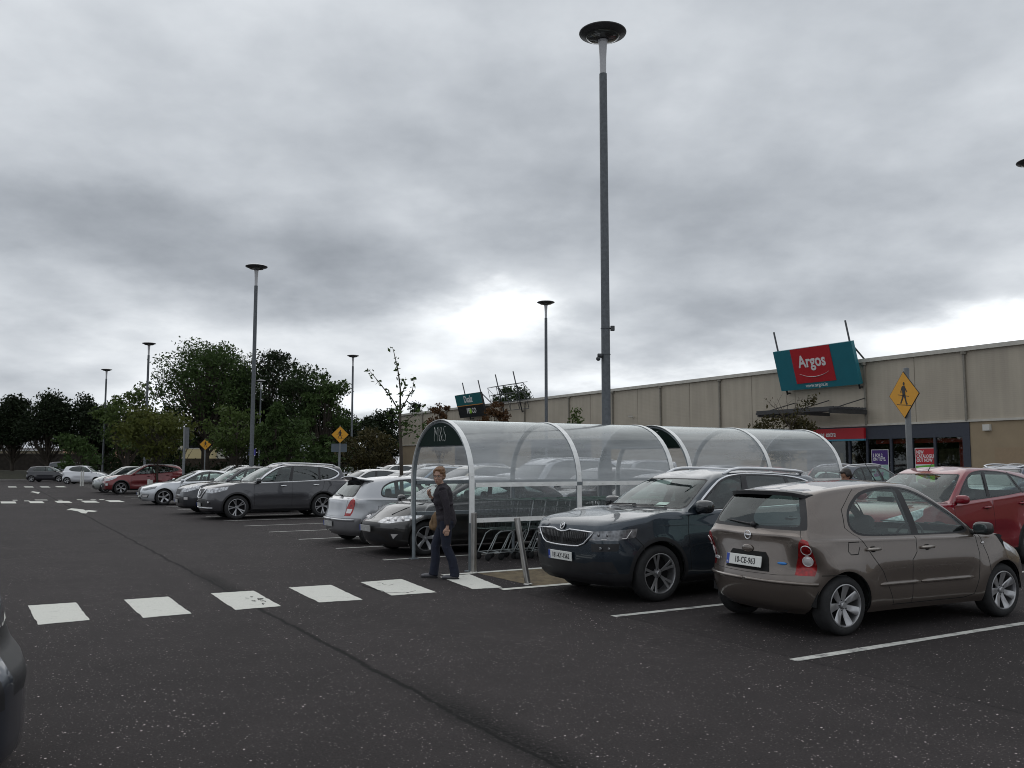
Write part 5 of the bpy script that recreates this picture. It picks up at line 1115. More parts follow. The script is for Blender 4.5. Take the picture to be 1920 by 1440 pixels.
# ------------------------------------------------------------------ street lamps
def lamp_meshes():
    H = 11.3; b = MB(); b.lathe([(.16, 0), (.16, .01), (.115, .02), (.115, 1.6), (.10, 1.66), (.085, H-.95)], 16); po = b.build('pole', M_pole, None, True)
    b = MB(); b.lathe([(.070, H-.97), (.070, H-.9), (.074, H-.6), (.095, H-.25), (.11, H-.17), (.0, H-.17)], 16); ne = b.build('neck', mat('lamp_neck', (.42, .42, .43), .45, .2), None, True)
    b = MB(); b.lathe([(.11, H-.16), (.13, H-.155), (.52, H-.02), (.53, H), (.52, H+.015)], 40); he = b.build('lamp_underside', mat('lamp_dark', (.035, .035, .038), .5), None, True)
    b = MB(); b.lathe([(.525, H+.012), (.47, H+.045), (.33, H+.085), (.15, H+.11), (0, H+.115)], 40); to = b.build('lamp_cover', mat('lamp_top', (.55, .56, .56), .35, .2), None, True)
    b = MB(); b.lathe([(.13, H-.152), (.30, H-.128), (.36, H-.098), (.37, H-.085)], 32); gl = b.build('lamp_glass', mat('lamp_glass', (.06, .065, .06), .15, .3, .6), None, True)
    r = [(o.name.split('.')[0], o.data) for o in (po, ne, he, to, gl)]
    for o in (po, ne, he, to, gl): bpy.data.objects.remove(o)
    return r
LM = lamp_meshes()
for (u, v, lab) in [(1130, 62, 'tall grey lamp post with round head, nearest, beside the trolley shelter'), (481, 500, 'lamp post rising in front of the big trees left of the woman'), (279.5, 644, 'lamp post second from the left, above the small yellowish tree'),
                    (200, 693, 'leftmost lamp post, in front of the dark trees'), (662, 667, 'lamp post right of the big trees and above a crossing sign'), (1023.5, 567, 'lamp post in the middle distance just left of the tallest one'),
                    (489.5, 714, 'small far lamp post with a white cap half hidden beside a nearer pole'), (1940, 303, 'lamp post cut off by the right edge, only its head rim in view')]:
    P = G(u, v, 11.3) if u != 489.5 else G(u, v, 9.9); r = empty('street_lamp', (P.x, P.y, 0), 0, lab, 'street lamp', 'lamp posts in the car park')
    for nm, me in LM: link(bpy.data.objects.new(nm, me), r)
    if u == 489.5: r.scale = (.87, .87, .876)
    if u == 1130:
        b = MB(); b.box((.15, -.02, 4.62), (.09, .08, .11)); b.box((.10, 0, 4.62), (.06, .03, .03)); b.build('control_box', M_dkst, r, False, .01)
        b = MB(); b.box((-.13, -.04, 4.02), (.10, .14, .08)); b.ell((-.17, -.08, 3.95), (.05, .05, .05), None, 10, 6); b.tube([(0, 0, 4.05), (-.14, -.04, 4.05)], .02, 6); b.build('camera_bracket', M_dkst, r, True)
        b = MB()
        for z in (4.05, 4.62): b.lathe([(.104, z-.012), (.106, z), (.104, z+.012)], 16)
        b.build('pole_strap', M_pole, r, True)

# ------------------------------------------------------------------ signs
M_yel = mat('sign_yellow', (.62, .29, .010), .5); M_gp = mat('post_grey', (.11, .118, .125), .5, .3, nz=.15)
def crossing_sign(P, top, half, rz, label, wide=False, back=False, post=.045):
    r = empty('crossing_sign', (P.x, P.y, 0), rz, label, 'road sign', 'yellow pedestrian crossing signs'); cz = top-half-.02
    b = MB(); b.lathe([(post, 0), (post, top-.02+(.06 if back else 0)), (0, top+.0+(.06 if back else 0))], 12); b.build('post', M_gp, r, True)
    def dia(h, y): return [Vector((h*sin(a), y, cz+h*cos(a))) for a in (0, pi/2, pi, 3*pi/2)]
    b = MB(); b.plate(dia(half, -post-.015), Vector((0, 1, 0)), .012); b.build('plate_border', M_ink, r)
    b = MB(); b.plate(dia(half*.965, -post-.019), Vector((0, 1, 0)), .0035); b.build('plate', M_yel, r)
    # walking figure and the two ground lines
    y = -post-.0215; k = half/.46; q = lambda P_: [Vector((x*k, y, cz+z*k)) for x, z in P_]
    b = MB(); Y = Vector((0, 1, 0))
    hd = [(.012+.028*cos(a), .215+.034*sin(a)) for a in np.linspace(0, 2*pi, 13)[:-1]]
    for i, pl in enumerate(([*hd], [(-.03, .175), (.035, .18), (.055, .12), (.05, .02), (.015, -.02), (-.035, -.01), (-.045, .08)], [(-.03, .175), (-.06, .15), (-.095, .07), (-.09, .04), (-.07, .045), (-.065, .08), (-.03, .12)],
               [(.035, .175), (.06, .13), (.11, .055), (.095, .04), (.045, .10)], [(-.035, .0), (.01, -.01), (-.03, -.09), (-.085, -.17), (-.115, -.16), (-.07, -.08)], [(-.02, .0), (.05, .02), (.065, -.07), (.09, -.16), (.125, -.19), (.06, -.195), (.025, -.08)])):
        if pl is hd or i == 0: pass
        b.plate(q(pl), Y, .002+.0001*i)
    b.build('walking_figure', M_ink, r)
    b = MB(); th = .006
    b.plate(q([(-.18, .02-.0), (.16, -.035), (.16, -.035-2*th), (-.18, .02-2*th)]), Y, .0012); b.plate(q([(-.22, -.17), (.22, -.215), (.22, -.215-2*th), (-.22, -.17-2*th)]), Y, .0012); b.build('ground_lines', M_ink, r)
    return r
def face(P, extra=0): return atan2(-P[0], P[1])+extra      # local -y towards the camera
P = at(1703, 17.0); P = Vector(P); crossing_sign(P, 3.49, .455, face(P)-radians(54), 'large yellow diamond pedestrian sign on a grey post beside the red crossover', back=True, post=.055)
P = at(638, 44.6); crossing_sign(P, 3.60, .435, face(P), 'yellow diamond pedestrian sign behind the large grey SUV', post=.04)
P = at(386, 70); crossing_sign(P, 3.68, .46, face(P)+.3, 'farthest yellow diamond pedestrian sign among the trees at left', post=.045)
def small_sign(name, u, Y, top, w_, h_, m, label, cat='sign', post=.04, two=None):
    P = at(u, Y); r = empty(name, P, face(P), label, cat); b = MB(); b.lathe([(post, 0), (post, top), (0, top+.01)], 10); b.build('post', M_gp, r, True)
    b = MB(); b.box((0 if two is None else two, -post-.02, top-h_/2), (w_, .02, h_)); b.build('panel', m, r); return r
small_sign('notice_board', 572, 60, 2.95, .62, .46, mat('sign_pale', (.62, .66, .68), .5), 'small blank white notice board on a thin post before the trees')
small_sign('direction_sign', 347, 42, 3.40, .16, 1.0, M_gp, 'narrow grey sign seen edge-on on a post above the red SUV', two=.12, post=.06)
r = small_sign('parking_sign', 477, 55, 2.75, .42, .55, mat('sign_violet', (.06, .06, .30), .5), 'small blue parking bay sign at the foot of a lamp post', two=-.1)
small_sign('rear_notice_sign', 636.6, 45.1, 2.70, .78, .42, mat('sign_back', (.10, .125, .15), .5), 'pale grey rectangular plate fixed low behind the yellow crossing sign', two=.0)
# ------------------------------------------------------------------ bollards
M_steel = mat('brushed_steel', (.42, .41, .39), .34, .9, nz=.25, nscale=6)
def bollard(P, h, lean, r_, label, grp, m=M_steel, name='bollard'):
    o = empty(name, P, 0, label, 'bollard', grp); d = Vector(lean)
    b = MB(); b.tube([Vector((0, 0, 0)), d*.5+Vector((0, 0, h/2)), d+Vector((0, 0, h))], r_, 18); b.build('tube', m, o, 'auto', .006)
    b = MB(); b.lathe([(r_*1.5, 0), (r_*1.5, .012), (r_*1.15, .02), (r_*1.02, .022)], 18); b.build('base_flange', m, o, True); return o
bollard(G(888, 1074), .93, (.0, 0, 0), .046, 'upright worn steel bollard by the front leg of the trolley shelter', 'steel bollards by the trolley shelter')
bollard(G(990, 1096), .93, (-.155, .06, 0), .043, 'steel bollard leaning to the left at the end of the buff path', 'steel bollards by the trolley shelter')
M_wb = mat('bollard_white', (.55, .55, .52), .6)
bollard(G(151, 911.5), 1.15, (.03, 0, 0), .05, 'left one of the two thin white bollards by the small silver hatchback', 'thin white bollards', M_wb)
bollard(G(155.5, 911), 1.15, (.0, 0, 0), .05, 'right one of the two thin white bollards by the small silver hatchback', 'thin white bollards', M_wb)
bollard(at(283, 47), .86, (0, 0, 0), .07, 'left stub of a pair of white bollards behind the silver saloon bonnet', 'short white bollards', M_wb)
bollard(at(288, 47.3), .82, (0, 0, 0), .07, 'right stub of a pair of white bollards behind the silver saloon bonnet', 'short white bollards', M_wb)

# ------------------------------------------------------------------ trolley shelters
M_sgrey = mat('shelter_steel', (.20, .225, .24), .45, .4, nz=.2, nscale=8); M_swhite = mat('shelter_white', (.80, .81, .80), .5, nz=.12, nscale=6); M_green = mat('sign_dark_green', (.005, .016, .013), .8, spec=.15)
M_poly = glass('polycarbonate', (.86, .88, .90), rough=.12, cloud=.38); M_poly2 = glass('lower_polycarbonate', (.80, .82, .83), rough=.06, cloud=.12)
M_sil = mat('sign_silver_letter', (.5, .52, .5), .4)
def arch(n=24, s0=12.55, s1=14.72, z0=1.42, z1=2.40, grow_=0):
    c, a = (s0+s1)/2, (s1-s0)/2+grow_; return [(c-a*cos(q), z0+(z1-z0+grow_)*sin(q)) for q in np.linspace(0, pi, n)]
def shelter(t0, sp, label, letter=True):
    s0, s1 = 12.55, 14.72; root = empty('trolley_shelter', L((s0+s1)/2, t0), LA, label, 'trolley shelter', 'trolley shelters'); inv = Matrix.Translation(root.location) @ Matrix.Rotation(LA, 4, 'Z'); inv = inv.inverted()
    LL = lambda s, t, z=0: inv @ L(s, t, z)
    sgn = [(s0, 0.0), (s0, .7)]+arch()+[(s1, .7), (s1, 0.0)]
    for k in range(3):
        t = t0+sp*k; b = MB(); b.tube([LL(s, t, z) for s, z in [(s0, 0), (s0, .7)]+arch()+[(s1, .7), (s1, 0)]], .035, 4, True)
        for s in (s0, s1): b.box(LL(s, t, .008), (.14, .14, .016))
        h = b.build('hoop', M_sgrey, root, 'auto')
        b = MB(); P = [(s0-.0, .76)]+arch(26, grow_=.0)+[(s1, .76)]; A = []
        for i, (s, z) in enumerate(P):
            c = ((s0+s1)/2, 1.42); nx, nz_ = (s-c[0])/1.09, max(0, (z-1.42)); l = math.hypot(nx, nz_) or 1; nx, nz_ = nx/l, nz_/l
            for dt, dd in ((-.045, .040), (.045, .040), (.045, .048), (-.045, .048)): A.append(LL(s+nx*dd, t+dt, z+nz_*dd))
        n = len(P); b.add(A, [(4*i+j, 4*i+(j+1) % 4, 4*i+4+(j+1) % 4, 4*i+4+j) for i in range(n-1) for j in range(4)]+[(0, 3, 2, 1), tuple(4*n-4+j for j in range(4))])
        for z in (.80, 1.0, 1.2, 1.5): b.ell(LL(s0-.05, t, z), (.008, .008, .008), None, 6, 4)
        b.build('cover_strip', M_swhite, h)
    for s, sd in ((s0, -1), (s1, 1)):
        for z in (.80, 1.36):
            b = MB(); P = [LL(s+sd*dd, t, z+dz) for t in (t0+.05, t0+2*sp-.05) for dd, dz in ((.0, -.03), (.05, -.03), (.05, .03), (.0, .03))]
            b.add(P, [(j, (j+1) % 4, 4+(j+1) % 4, 4+j) for j in range(4)]+[(3, 2, 1, 0), (4, 5, 6, 7)]); b.build('side_rail', M_sgrey, root)
            b = MB()
            for q in (0, 1):
                a, c = t0+.06+sp*q, t0+sp*(q+1)-.06; P = [LL(s+sd*dd, t, z+dz) for t in (a, c) for dd, dz in ((.052, -.035), (.062, -.035), (.062, .035), (.052, .035))]
                b.add(P, [(j, (j+1) % 4, 4+(j+1) % 4, 4+j) for j in range(4)]+[(3, 2, 1, 0), (4, 5, 6, 7)])
                for i in range(7): b.ell(LL(s+sd*.064, a+(c-a)*(i+.5)/7, z), (.009, .009, .009), None, 6, 4)
            b.build('rail_cover', M_swhite, root)
    for k in range(2):
        a, c = t0+sp*k+.02, t0+sp*(k+1)-.02; b = MB(); P = [(s0-.036, 1.36)]+arch(24, grow_=.036)+[(s1+.036, 1.36)]; n = len(P)
        b.add([LL(s, t, z) for s, z in P for t in (a, c)], [(2*i, 2*i+1, 2*i+3, 2*i+2) for i in range(n-1)]); b.build('roof_panel', M_poly, root, True)
        for s in (s0-.045, s1+.045): b = MB(); b.add([LL(s, t, z) for t, z in ((a, .80), (c, .80), (c, 1.34), (a, 1.34))], [(0, 1, 2, 3)]); b.build('side_panel', M_poly2, root)
    for t, d in ((t0, -1), (t0+2*sp, 1)):
        A = [(s, z) for s, z in arch(40) if z > 2.0]; lo = 2.0; b = MB(); tt = t+d*.012
        P = [(A[0][0]-.03, lo)]+A+[(A[-1][0]+.03, lo)]; V = [LL(s, tt, z) for s, z in P]; b.plate(V, Vector((1, 0, 0)), .01*d); g = b.build('end_panel', M_green, root)
        b = MB(); V = [LL(s, t, lo) for s in (A[0][0], A[-1][0])]; b.tube(V, .018, 4); b.build('cross_bar', M_sgrey, root)
        if d < 0:
            M4 = inv @ frame(L((s0+s1)/2, tt-.013, 2.185), (sin(LA), -cos(LA), 0), (0, 0, 1)); text('lettering', 'M&S', 0.40, M_sil, g, M4, .66, -.015, .003)
    return root
shelter(6.63, 2.07, 'nearer clear curved trolley shelter with dark green M&S end panel beside the woman'); shelter(11.22, 2.07, 'farther clear curved trolley shelter behind the first, toward the shop entrance')
# trolleys nested under the nearer shelter
def trolley_meshes():
    M_wire = mat('trolley_wire', (.10, .13, .12), .4, .6); out = []
    b = MB(); A = dict(x0=-.42, x1=.42); zb0, zb1 = .52, .98
    def pt(u, v, w): # u along 0..1, v -1..1 across, w height 0..1
        wd = (.20+.09*u)*(.8+.2*w); z = .50+.06*(1-u)+(.50+.04*u)*w; return Vector((-.45+.92*u-(.06*w if u < .5 else 0), v*wd, z))
    for w in (0, .25, .5, .75, 1): b.tube([pt(0, -1, w), pt(1, -1, w), pt(1, 1, w), pt(0, 1, w), pt(0, -1, w)], .004 if w < 1 else .009, 4, False)
    for k in range(13):
        u = k/12
        for v in (-1, 1): b.tube([pt(u, v, 0), pt(u, v, 1)], .0028, 3, False)
        b.tube([pt(u, -1, 0), pt(u, 1, 0)], .0028, 3, False)
    for k in range(9):
        v = -1+k/4
        b.tube([pt(0, v, 1), pt(0, v, 0), pt(1, v, 0), pt(1, v, 1)], .0028, 3, False)
    out.append(('basket', b.build('x', M_wire)))
    b = MB()
    for y in (-.22, .22):
        b.tube([(-.31, y*.8, .10), (-.34, y*.8, .14), (-.17, y*.9, .45), (-.08, y*.9, .50), (.38, y*1.1, .53)], .011, 6); b.tube([(.26, y, .10), (.30, y, .14), (.46, y*1.1, .48), (.56, y*1.2, 1.04)], .012, 6); b.tube([(-.34, y*.8, .13), (.28, y, .14)], .010, 6)
    b.tube([(-.34, -.18, .13), (-.34, .18, .13)], .010, 6); out.append(('frame', b.build('x', mat('trolley_chrome', (.36, .38, .38), .35, .9), None, True)))
    b = MB(); b.tube([(.57, -.28, 1.05), (.58, .28, 1.05)], .018, 8); out.append(('handle', b.build('x', mat('trolley_green', (.02, .10, .06), .5), None, True)))
    b = MB(); b.lathe([(0, -.016), (.055, -.016), (.062, -.008), (.062, .008), (.055, .016), (0, .016)], 16, 'y'); cm = b.build('x', M_rubber, None, True)
    b = MB(); b.box((0, 0, .05), (.03, .045, .05)); out2 = (cm.data,)
    r = [(n, o.data) for n, o in out]
    for o in [o for n, o in out]+[cm]: bpy.data.objects.remove(o)
    bpy.data.objects.remove(b.build('x', M_dkst)); return r, cm.data if False else out2[0]
TM, CAST = trolley_meshes()
k = 0
for row, (s, n_, t1) in enumerate([(13.95, 9, 7.95), (13.25, 7, 8.9)]):
    for i in range(n_):
        t = t1+.27*i; P = L(s+.01*((i*7) % 3-1), t)
        end = 'first' if i == 0 else ('last' if i == n_-1 else None)
        lab = ('%s trolley of the %s nested row under the shelter' % (end, ('far side', 'near side')[row])) if end else 'shopping trolley nested inside the %s row under the shelter' % (('far side', 'near side')[row])
        o = empty('shopping_trolley', P, LA+rnd.uniform(-.02, .02), lab, 'trolley', 'trolleys nested in the %s row' % (('far side', 'near side')[row]))
        for nm, me in TM: link(bpy.data.objects.new(nm, me), o)
        for (x, y) in ((-.33, -.18), (-.33, .18), (.27, -.22), (.27, .22)): c = link(bpy.data.objects.new('castor', CAST), o); c.location = (x, y, .062)
# ------------------------------------------------------------------ trees
def leafmat(name, c1, c2):
    m, nt, b = newmat(name); N, Lk = nt.nodes, nt.links; tc = N.new('ShaderNodeTexCoord')
    n = N.new('ShaderNodeTexNoise'); n.inputs['Scale'].default_value = 1.1; n.inputs['Detail'].default_value = 8; n.inputs['Roughness'].default_value = .8; Lk.new(tc.outputs['Object'], n.inputs[0])
    r = N.new('ShaderNodeMapRange'); r.inputs[1].default_value = .35; r.inputs[2].default_value = .66; Lk.new(n.outputs[0], r.inputs[0])
    x = N.new('ShaderNodeMix'); x.data_type = 'RGBA'; x.inputs[6].default_value = (*c1, 1); x.inputs[7].default_value = (*c2, 1); Lk.new(r.outputs[0], x.inputs[0]); Lk.new(x.outputs[2], b.inputs['Base Color'])
    b.inputs['Roughness'].default_value = .75; b.inputs['Specular IOR Level'].default_value = .2
    o = nt.nodes['Material Output']; t = N.new('ShaderNodeBsdfTranslucent'); Lk.new(x.outputs[2], t.inputs[0]); s = N.new('ShaderNodeMixShader'); s.inputs[0].default_value = .22; Lk.new(b.outputs[0], s.inputs[1]); Lk.new(t.outputs[0], s.inputs[2]); Lk.new(s.outputs[0], o.inputs[0])
    return m
LF = {'dark': leafmat('leaf_dark', (.015, .028, .011), (.036, .060, .019)), 'mid': leafmat('leaf_mid', (.027, .050, .015), (.058, .095, .026)), 'light': leafmat('leaf_light', (.040, .066, .018), (.080, .115, .030)),
      'yellow': leafmat('leaf_yellowish', (.055, .070, .016), (.10, .11, .026)), 'red': leafmat('leaf_russet', (.060, .030, .016), (.105, .056, .024)), 'rg': leafmat('leaf_turning', (.030, .032, .013), (.066, .052, .018)), 'black': leafmat('leaf_deep', (.009, .016, .008), (.022, .034, .013))}
M_bark = mat('bark', (.055, .045, .035), .95, nz=.35, nscale=6, bump=.6, bscale=14)
def leaves(pts, nrm_, size, rg):
    n = len(pts); a = rg.normal(size=(n, 3)); a /= np.linalg.norm(a, axis=1)[:, None]; c = rg.normal(size=(n, 3)); b_ = np.cross(a, c); b_ /= np.linalg.norm(b_, axis=1)[:, None]
    s = size*rg.uniform(.55, 1.25, (n, 1)); w = s*.62
    V = np.stack([pts-a*s, pts-a*s*.1+b_*w*.8, pts+a*s, pts-a*s*.1-b_*w*.8], 1).reshape(-1, 3); F = np.arange(4*n).reshape(n, 4); return V, F
def tree(P, h, w, kind, label, base=.28, nl=2600, ls=.22, seed=1, shape='round', cl=46, name='tree', group=None, trunk=None, fill=.5, lean=0, cat='tree'):
    """trunk and limbs reach to leaf clumps scattered through an uneven crown"""
    rg = np.random.default_rng(seed); r = empty(name, P, 0, label, cat, group); tr = trunk or h*.022
    cz = h*(base+1)/2; rz = h*(1-base)/2; C = []
    tries = 0
    while len(C) < cl and tries < 4000:
        tries += 1; q = rg.normal(size=3); q /= np.linalg.norm(q); rr = rg.uniform(.35, 1)**fill if True else 1
        q = q*rr; z = q[2]
        if shape == 'cone': f = max(.12, (1-(z+1)/2)**.75)*1.15
        elif shape == 'column': f = 1-.5*max(0, z)**2
        elif shape == 'vase': f = .55+.5*(z+1)/2 if z < .5 else 1.05-.5*(z-.5)
        else: f = 1
        lump = 1+.22*math.sin(3.1*math.atan2(q[1], q[0])+seed)+.12*math.sin(5*z+seed*2)
        c = np.array([q[0]*w/2*f*lump+lean*(z+1)*.5, q[1]*w/2*f*lump, cz+z*rz*.92]); C.append(c)
    C = np.array(C); b = MB(); top = cz+rz*.55
    spine = [Vector((0, 0, 0)), Vector((rg.uniform(-.05, .05)*w*.3, 0, h*base*.6)), Vector((rg.uniform(-.08, .08)*w*.4, rg.uniform(-.05, .05)*w, cz-rz*.3)), Vector((lean*.6, 0, top))]
    b.tube(spine, [tr*1.25, tr, tr*.75, tr*.2], 8)
    for c in C:
        t = min(.98, max(.15, (c[2]-.35*rz)/top*rg.uniform(.55, .85))); k = t*3; i = min(2, int(k)); s = spine[i].lerp(spine[i+1], k-i); c_ = Vector(c); m = s.lerp(c_, .5)+Vector((0, 0, -.08*(c_-s).length))+Vector(rg.normal(size=3))*.04*w*.3
        b.tube([s, m, c_], [tr*.34*(1-t*.5), tr*.2, tr*.05], 5, False)
    b.build('trunk', M_bark, r, True)
    per = nl//len(C); cr = w*.16 if cl > 25 else w*.2; pts = []
    for c in C:
        m_ = int(per*rg.uniform(.55, 1.45)); rad = cr*rg.uniform(.6, 1.35); q = rg.normal(size=(m_, 3)); q /= np.linalg.norm(q, axis=1)[:, None]+1e-9; q *= (rad*rg.uniform(.05, 1, (m_, 1))**.5)*np.array([1.15, 1.15, .72]); pts.append(q+c)
    V, F = leaves(np.concatenate(pts), None, ls, rg); npmesh('crown', V, F, [LF[kind]], None, r, False); return r
def tp(u, Y): return at(u, Y)
def sized(u, Y, vtop): return (869-vtop)/FPX*Y*1.0+CH
# big trees behind the lot
tree(tp(388, 96), sized(388, 96, 634), 9.4, 'mid', 'tall spreading broadleaf tree with sky showing through, left of the big trees', .34, 15000, .17, 11, cl=150, fill=.45, trunk=.42, group=None)
tree(tp(436, 99), sized(436, 99, 672), 7.5, 'dark', 'rounded tree joining the tall spreading tree on its right', .28, 6500, .19, 61, cl=80, fill=.45, trunk=.3)
tree(tp(505, 104), sized(505, 104, 646), 9.2, 'black', 'tall nearly black tree in the middle of the big clump', .12, 12000, .2, 12, cl=120, fill=.5)
tree(tp(566, 98), sized(566, 98, 682), 7.0, 'dark', 'dark green tree filling the right middle of the big clump', .1, 9000, .2, 13, cl=90, fill=.5)
tree(tp(608, 95), sized(608, 95, 690), 5.4, 'mid', 'green tree on the right shoulder of the big clump', .08, 8000, .19, 14, cl=80, fill=.5)
tree(tp(648, 100), sized(648, 100, 765), 5.5, 'black', 'low dark tree at the right foot of the big clump', .05, 5000, .2, 15, cl=60)
for i, (u, Y, vt, w, k, lab) in enumerate([(-22, 98, 752, 6.0, 'black', 'dark tree cut off by the left edge'), (27, 97, 734, 5.6, 'black', 'leftmost whole dark pointed tree above the stone wall'), (92, 96, 729, 6.2, 'black', 'second dark pointed tree above the stone wall'), (158, 97, 739, 6.0, 'black', 'third dark pointed tree, left of the leftmost lamp post'),
                                              (195, 101, 758, 6.0, 'dark', 'dark tree directly behind the leftmost lamp post')]):
    tree(tp(u, Y), sized(u, Y, vt), w*1.1, k, lab, .33, 7500, .19, 20+i, 'cone', 95, 'conifer', 'dark trees by the left wall')
tree(tp(240, 88), sized(240, 88, 708), 5.6, 'light', 'light green open tree right of the leftmost lamp post', .25, 3600, .2, 30, cl=60, fill=.6)
tree(tp(262, 92), sized(262, 92, 770), 7.2, 'dark', 'dark low tree behind the light green open tree', .08, 4600, .2, 31, cl=60)
tree(tp(330, 94), sized(330, 94, 752), 4.2, 'dark', 'small dark tree between the yellowish tree and the tall spreading tree', .1, 2600, .19, 32, cl=36)
tree(tp(150, 78), sized(150, 78, 808), 3.8, 'mid', 'small green shrubby tree beneath the dark trees at left', .1, 2000, .17, 33, cl=30)
tree(tp(298, 50), sized(298, 50, 757), 3.7, 'yellow', 'small yellowish green tree between parked cars behind the red SUV', .40, 3600, .125, 40, cl=60, group='young trees between the bays', trunk=.06)
tree(tp(300, 53), sized(300, 53, 772), 3.2, 'light', 'green young tree just behind the small yellowish tree', .40, 2200, .125, 48, cl=40, group='young trees between the bays', trunk=.06)
tree(tp(447, 47), sized(447, 47, 757), 2.9, 'light', 'young light green tree left of the pole with the white capped lamp', .40, 3000, .115, 41, cl=60, group='young trees between the bays', trunk=.05)
tree(tp(518, 45), sized(518, 45, 752), 1.6, 'mid', 'young green tree whose tip rises right of the white capped lamp', .3, 1500, .11, 42, 'column', 34, group='young trees between the bays', trunk=.05)
tree(tp(540, 46), sized(540, 46, 782), 2.9, 'mid', 'young green tree spreading above the roof of the large grey SUV', .28, 3000, .115, 43, cl=50, group='young trees between the bays', trunk=.05)
tree(tp(688, 52), sized(688, 52, 800), 3.1, 'rg', 'low russet green tree behind the silver hatchback', .2, 2800, .12, 44, cl=50, group='young trees between the bays', trunk=.05)
tree(tp(640, 56), sized(640, 56, 818), 1.9, 'mid', 'low green tree at the foot of the nearest far crossing sign', .2, 1300, .12, 49, cl=30, group='young trees between the bays', trunk=.05)
tree(tp(825, 60), sized(825, 60, 757), 2.1, 'red', 'russet tree showing above the front of the trolley shelter', .4, 2200, .12, 45, cl=40, group='russet trees before the long building', trunk=.05)
tree(tp(927, 55), sized(927, 55, 748), 2.1, 'red', 'russet tree in front of the empty sign frame', .4, 2200, .11, 46, cl=40, group='russet trees before the long building', trunk=.05)
tree(tp(1079, 49), sized(1079, 49, 757), 1.3, 'light', 'thin young green tree above the shelter roof left of the tall lamp', .45, 520, .09, 47, 'cone', 22, trunk=.03)
tree(tp(1468, 36), sized(1468, 36, 770), 2.5, 'rg', 'dark green and brown tree above the far shelter in front of the canopy', .45, 2600, .085, 50, cl=50, trunk=.05)
for i, (u, Y, vt, w) in enumerate([(710, 112, 760, 5), (735, 116, 752, 4.5), (778, 122, 748, 5), (812, 126, 752, 4), (690, 105, 778, 4)]):
    tree(tp(u, Y), sized(u, Y, vt), w, 'black', ['dark tree behind the left side of the bare sapling', 'dark tree behind the middle of the bare sapling', 'dark conifer behind the end of the long building', 'dark conifer peeking over the roof left of the black shop sign', 'low dark tree left of the bare sapling'][i], .1, 3000, .2, 70+i, 'cone', 50, 'conifer', 'dark trees behind the far end of the building')
tree(tp(965, 118), sized(965, 118, 714), 5.6, 'dark', 'rounded tree showing above the roof behind the empty sign frame', .3, 6500, .19, 80, cl=90)
# the bare leggy sapling
def sapling(P, label):
    rg = np.random.default_rng(5); r = empty('sapling', P, 0, label, 'tree'); k = P.y/FPX; X = lambda u, v: Vector(((u-755)*k, 0, (869-v)*k+CH)); b = MB(); tips = []
    def br(pts, r0, dep=(0, 0)):
        V = [X(u, v)+Vector((0, dep[0]+(dep[1]-dep[0])*i/(len(pts)-1), 0)) for i, (u, v) in enumerate(pts)]; b.tube(V, [r0*(1-.8*i/(len(pts)-1)) for i in range(len(pts))], 6); return V
    V = [Vector((.02, 0, 0)), X(753, 860), X(750, 800), X(750, 760)]; b.tube(V, [.06, .055, .045, .035], 8)
    T = [br([(750, 762), (750, 730), (746, 700), (743, 685), (737, 660), (734, 650)], .032), br([(750, 775), (735, 748), (715, 722), (700, 703), (692, 694)], .024, (0, -.5)), br([(751, 770), (762, 748), (771, 730), (773, 712), (770, 704)], .022, (0, .5)),
         br([(750, 745), (757, 725), (757, 705)], .014, (0, .3)), br([(751, 800), (768, 785), (785, 775), (800, 762)], .018, (0, -.4)), br([(751, 820), (775, 808), (795, 795)], .016, (0, .5)), br([(751, 790), (738, 778), (725, 776)], .014, (0, .4)), br([(751, 812), (765, 800), (772, 790)], .014, (0, -.3))]
    b.build('trunk', M_bark, r, True); pts = []
    for i, V in enumerate(T):
        for a, c in zip(V[:-1], V[1:]):
            n = int((c-a).length*(26 if i < 4 else 42)); t = rg.uniform(0, 1, n)[:, None]; pts.append(np.array(a)*(1-t)+np.array(c)*t+rg.normal(size=(n, 3))*(.05 if i < 4 else .12))
    V, F = leaves(np.concatenate(pts), None, .075, rg); npmesh('crown', V, F, [LF['mid']], None, r, False)
sapling(at(755, 26.6), 'thin sparse young tree with bare upper branches left of the shelter')
def twigs(P, label):
    r = empty('bare_shrub', P, 0, label, 'tree'); k = P.y/FPX; b = MB(); rg = np.random.default_rng(9)
    for (u, v, u2, v2) in [(1478, 800, 1455, 752), (1478, 800, 1462, 746), (1480, 800, 1478, 738), (1480, 800, 1496, 745), (1484, 800, 1528, 748), (1484, 800, 1510, 756), (1478, 795, 1440, 752)]:
        a = Vector(((u-1480)*k, 0, (869-v)*k+CH)); c = Vector(((u2-1480)*k, rg.uniform(-.4, .4), (869-v2)*k+CH)); m = a.lerp(c, .5)+Vector((0, 0, .06)); b.tube([a, m, c], [.018, .012, .004], 5)
        for q in range(3): t = rg.uniform(.4, .9); s = a.lerp(c, t); b.tube([s, s+Vector((rg.uniform(-.25, .25), rg.uniform(-.2, .2), rg.uniform(.1, .35)))], [.006, .002], 4)
    b.tube([Vector((0, 0, 0)), Vector((0, 0, 3.2))], .03, 6); b.build('trunk', M_bark, r, True)
    pts = []
    for (u, v, n) in [(1525, 750, 60), (1515, 757, 40), (1500, 765, 40), (1440, 755, 10)]: pts.append(np.array([(u-1480)*k, 0, (869-v)*k+CH])+rg.normal(size=(n, 3))*.11)
    V, F = leaves(np.concatenate(pts), None, .07, rg); npmesh('crown', V, F, [LF['rg']], None, r, False)
twigs(at(1480, 34.5), 'nearly bare twiggy shrub rising over the dark tree by the canopy')
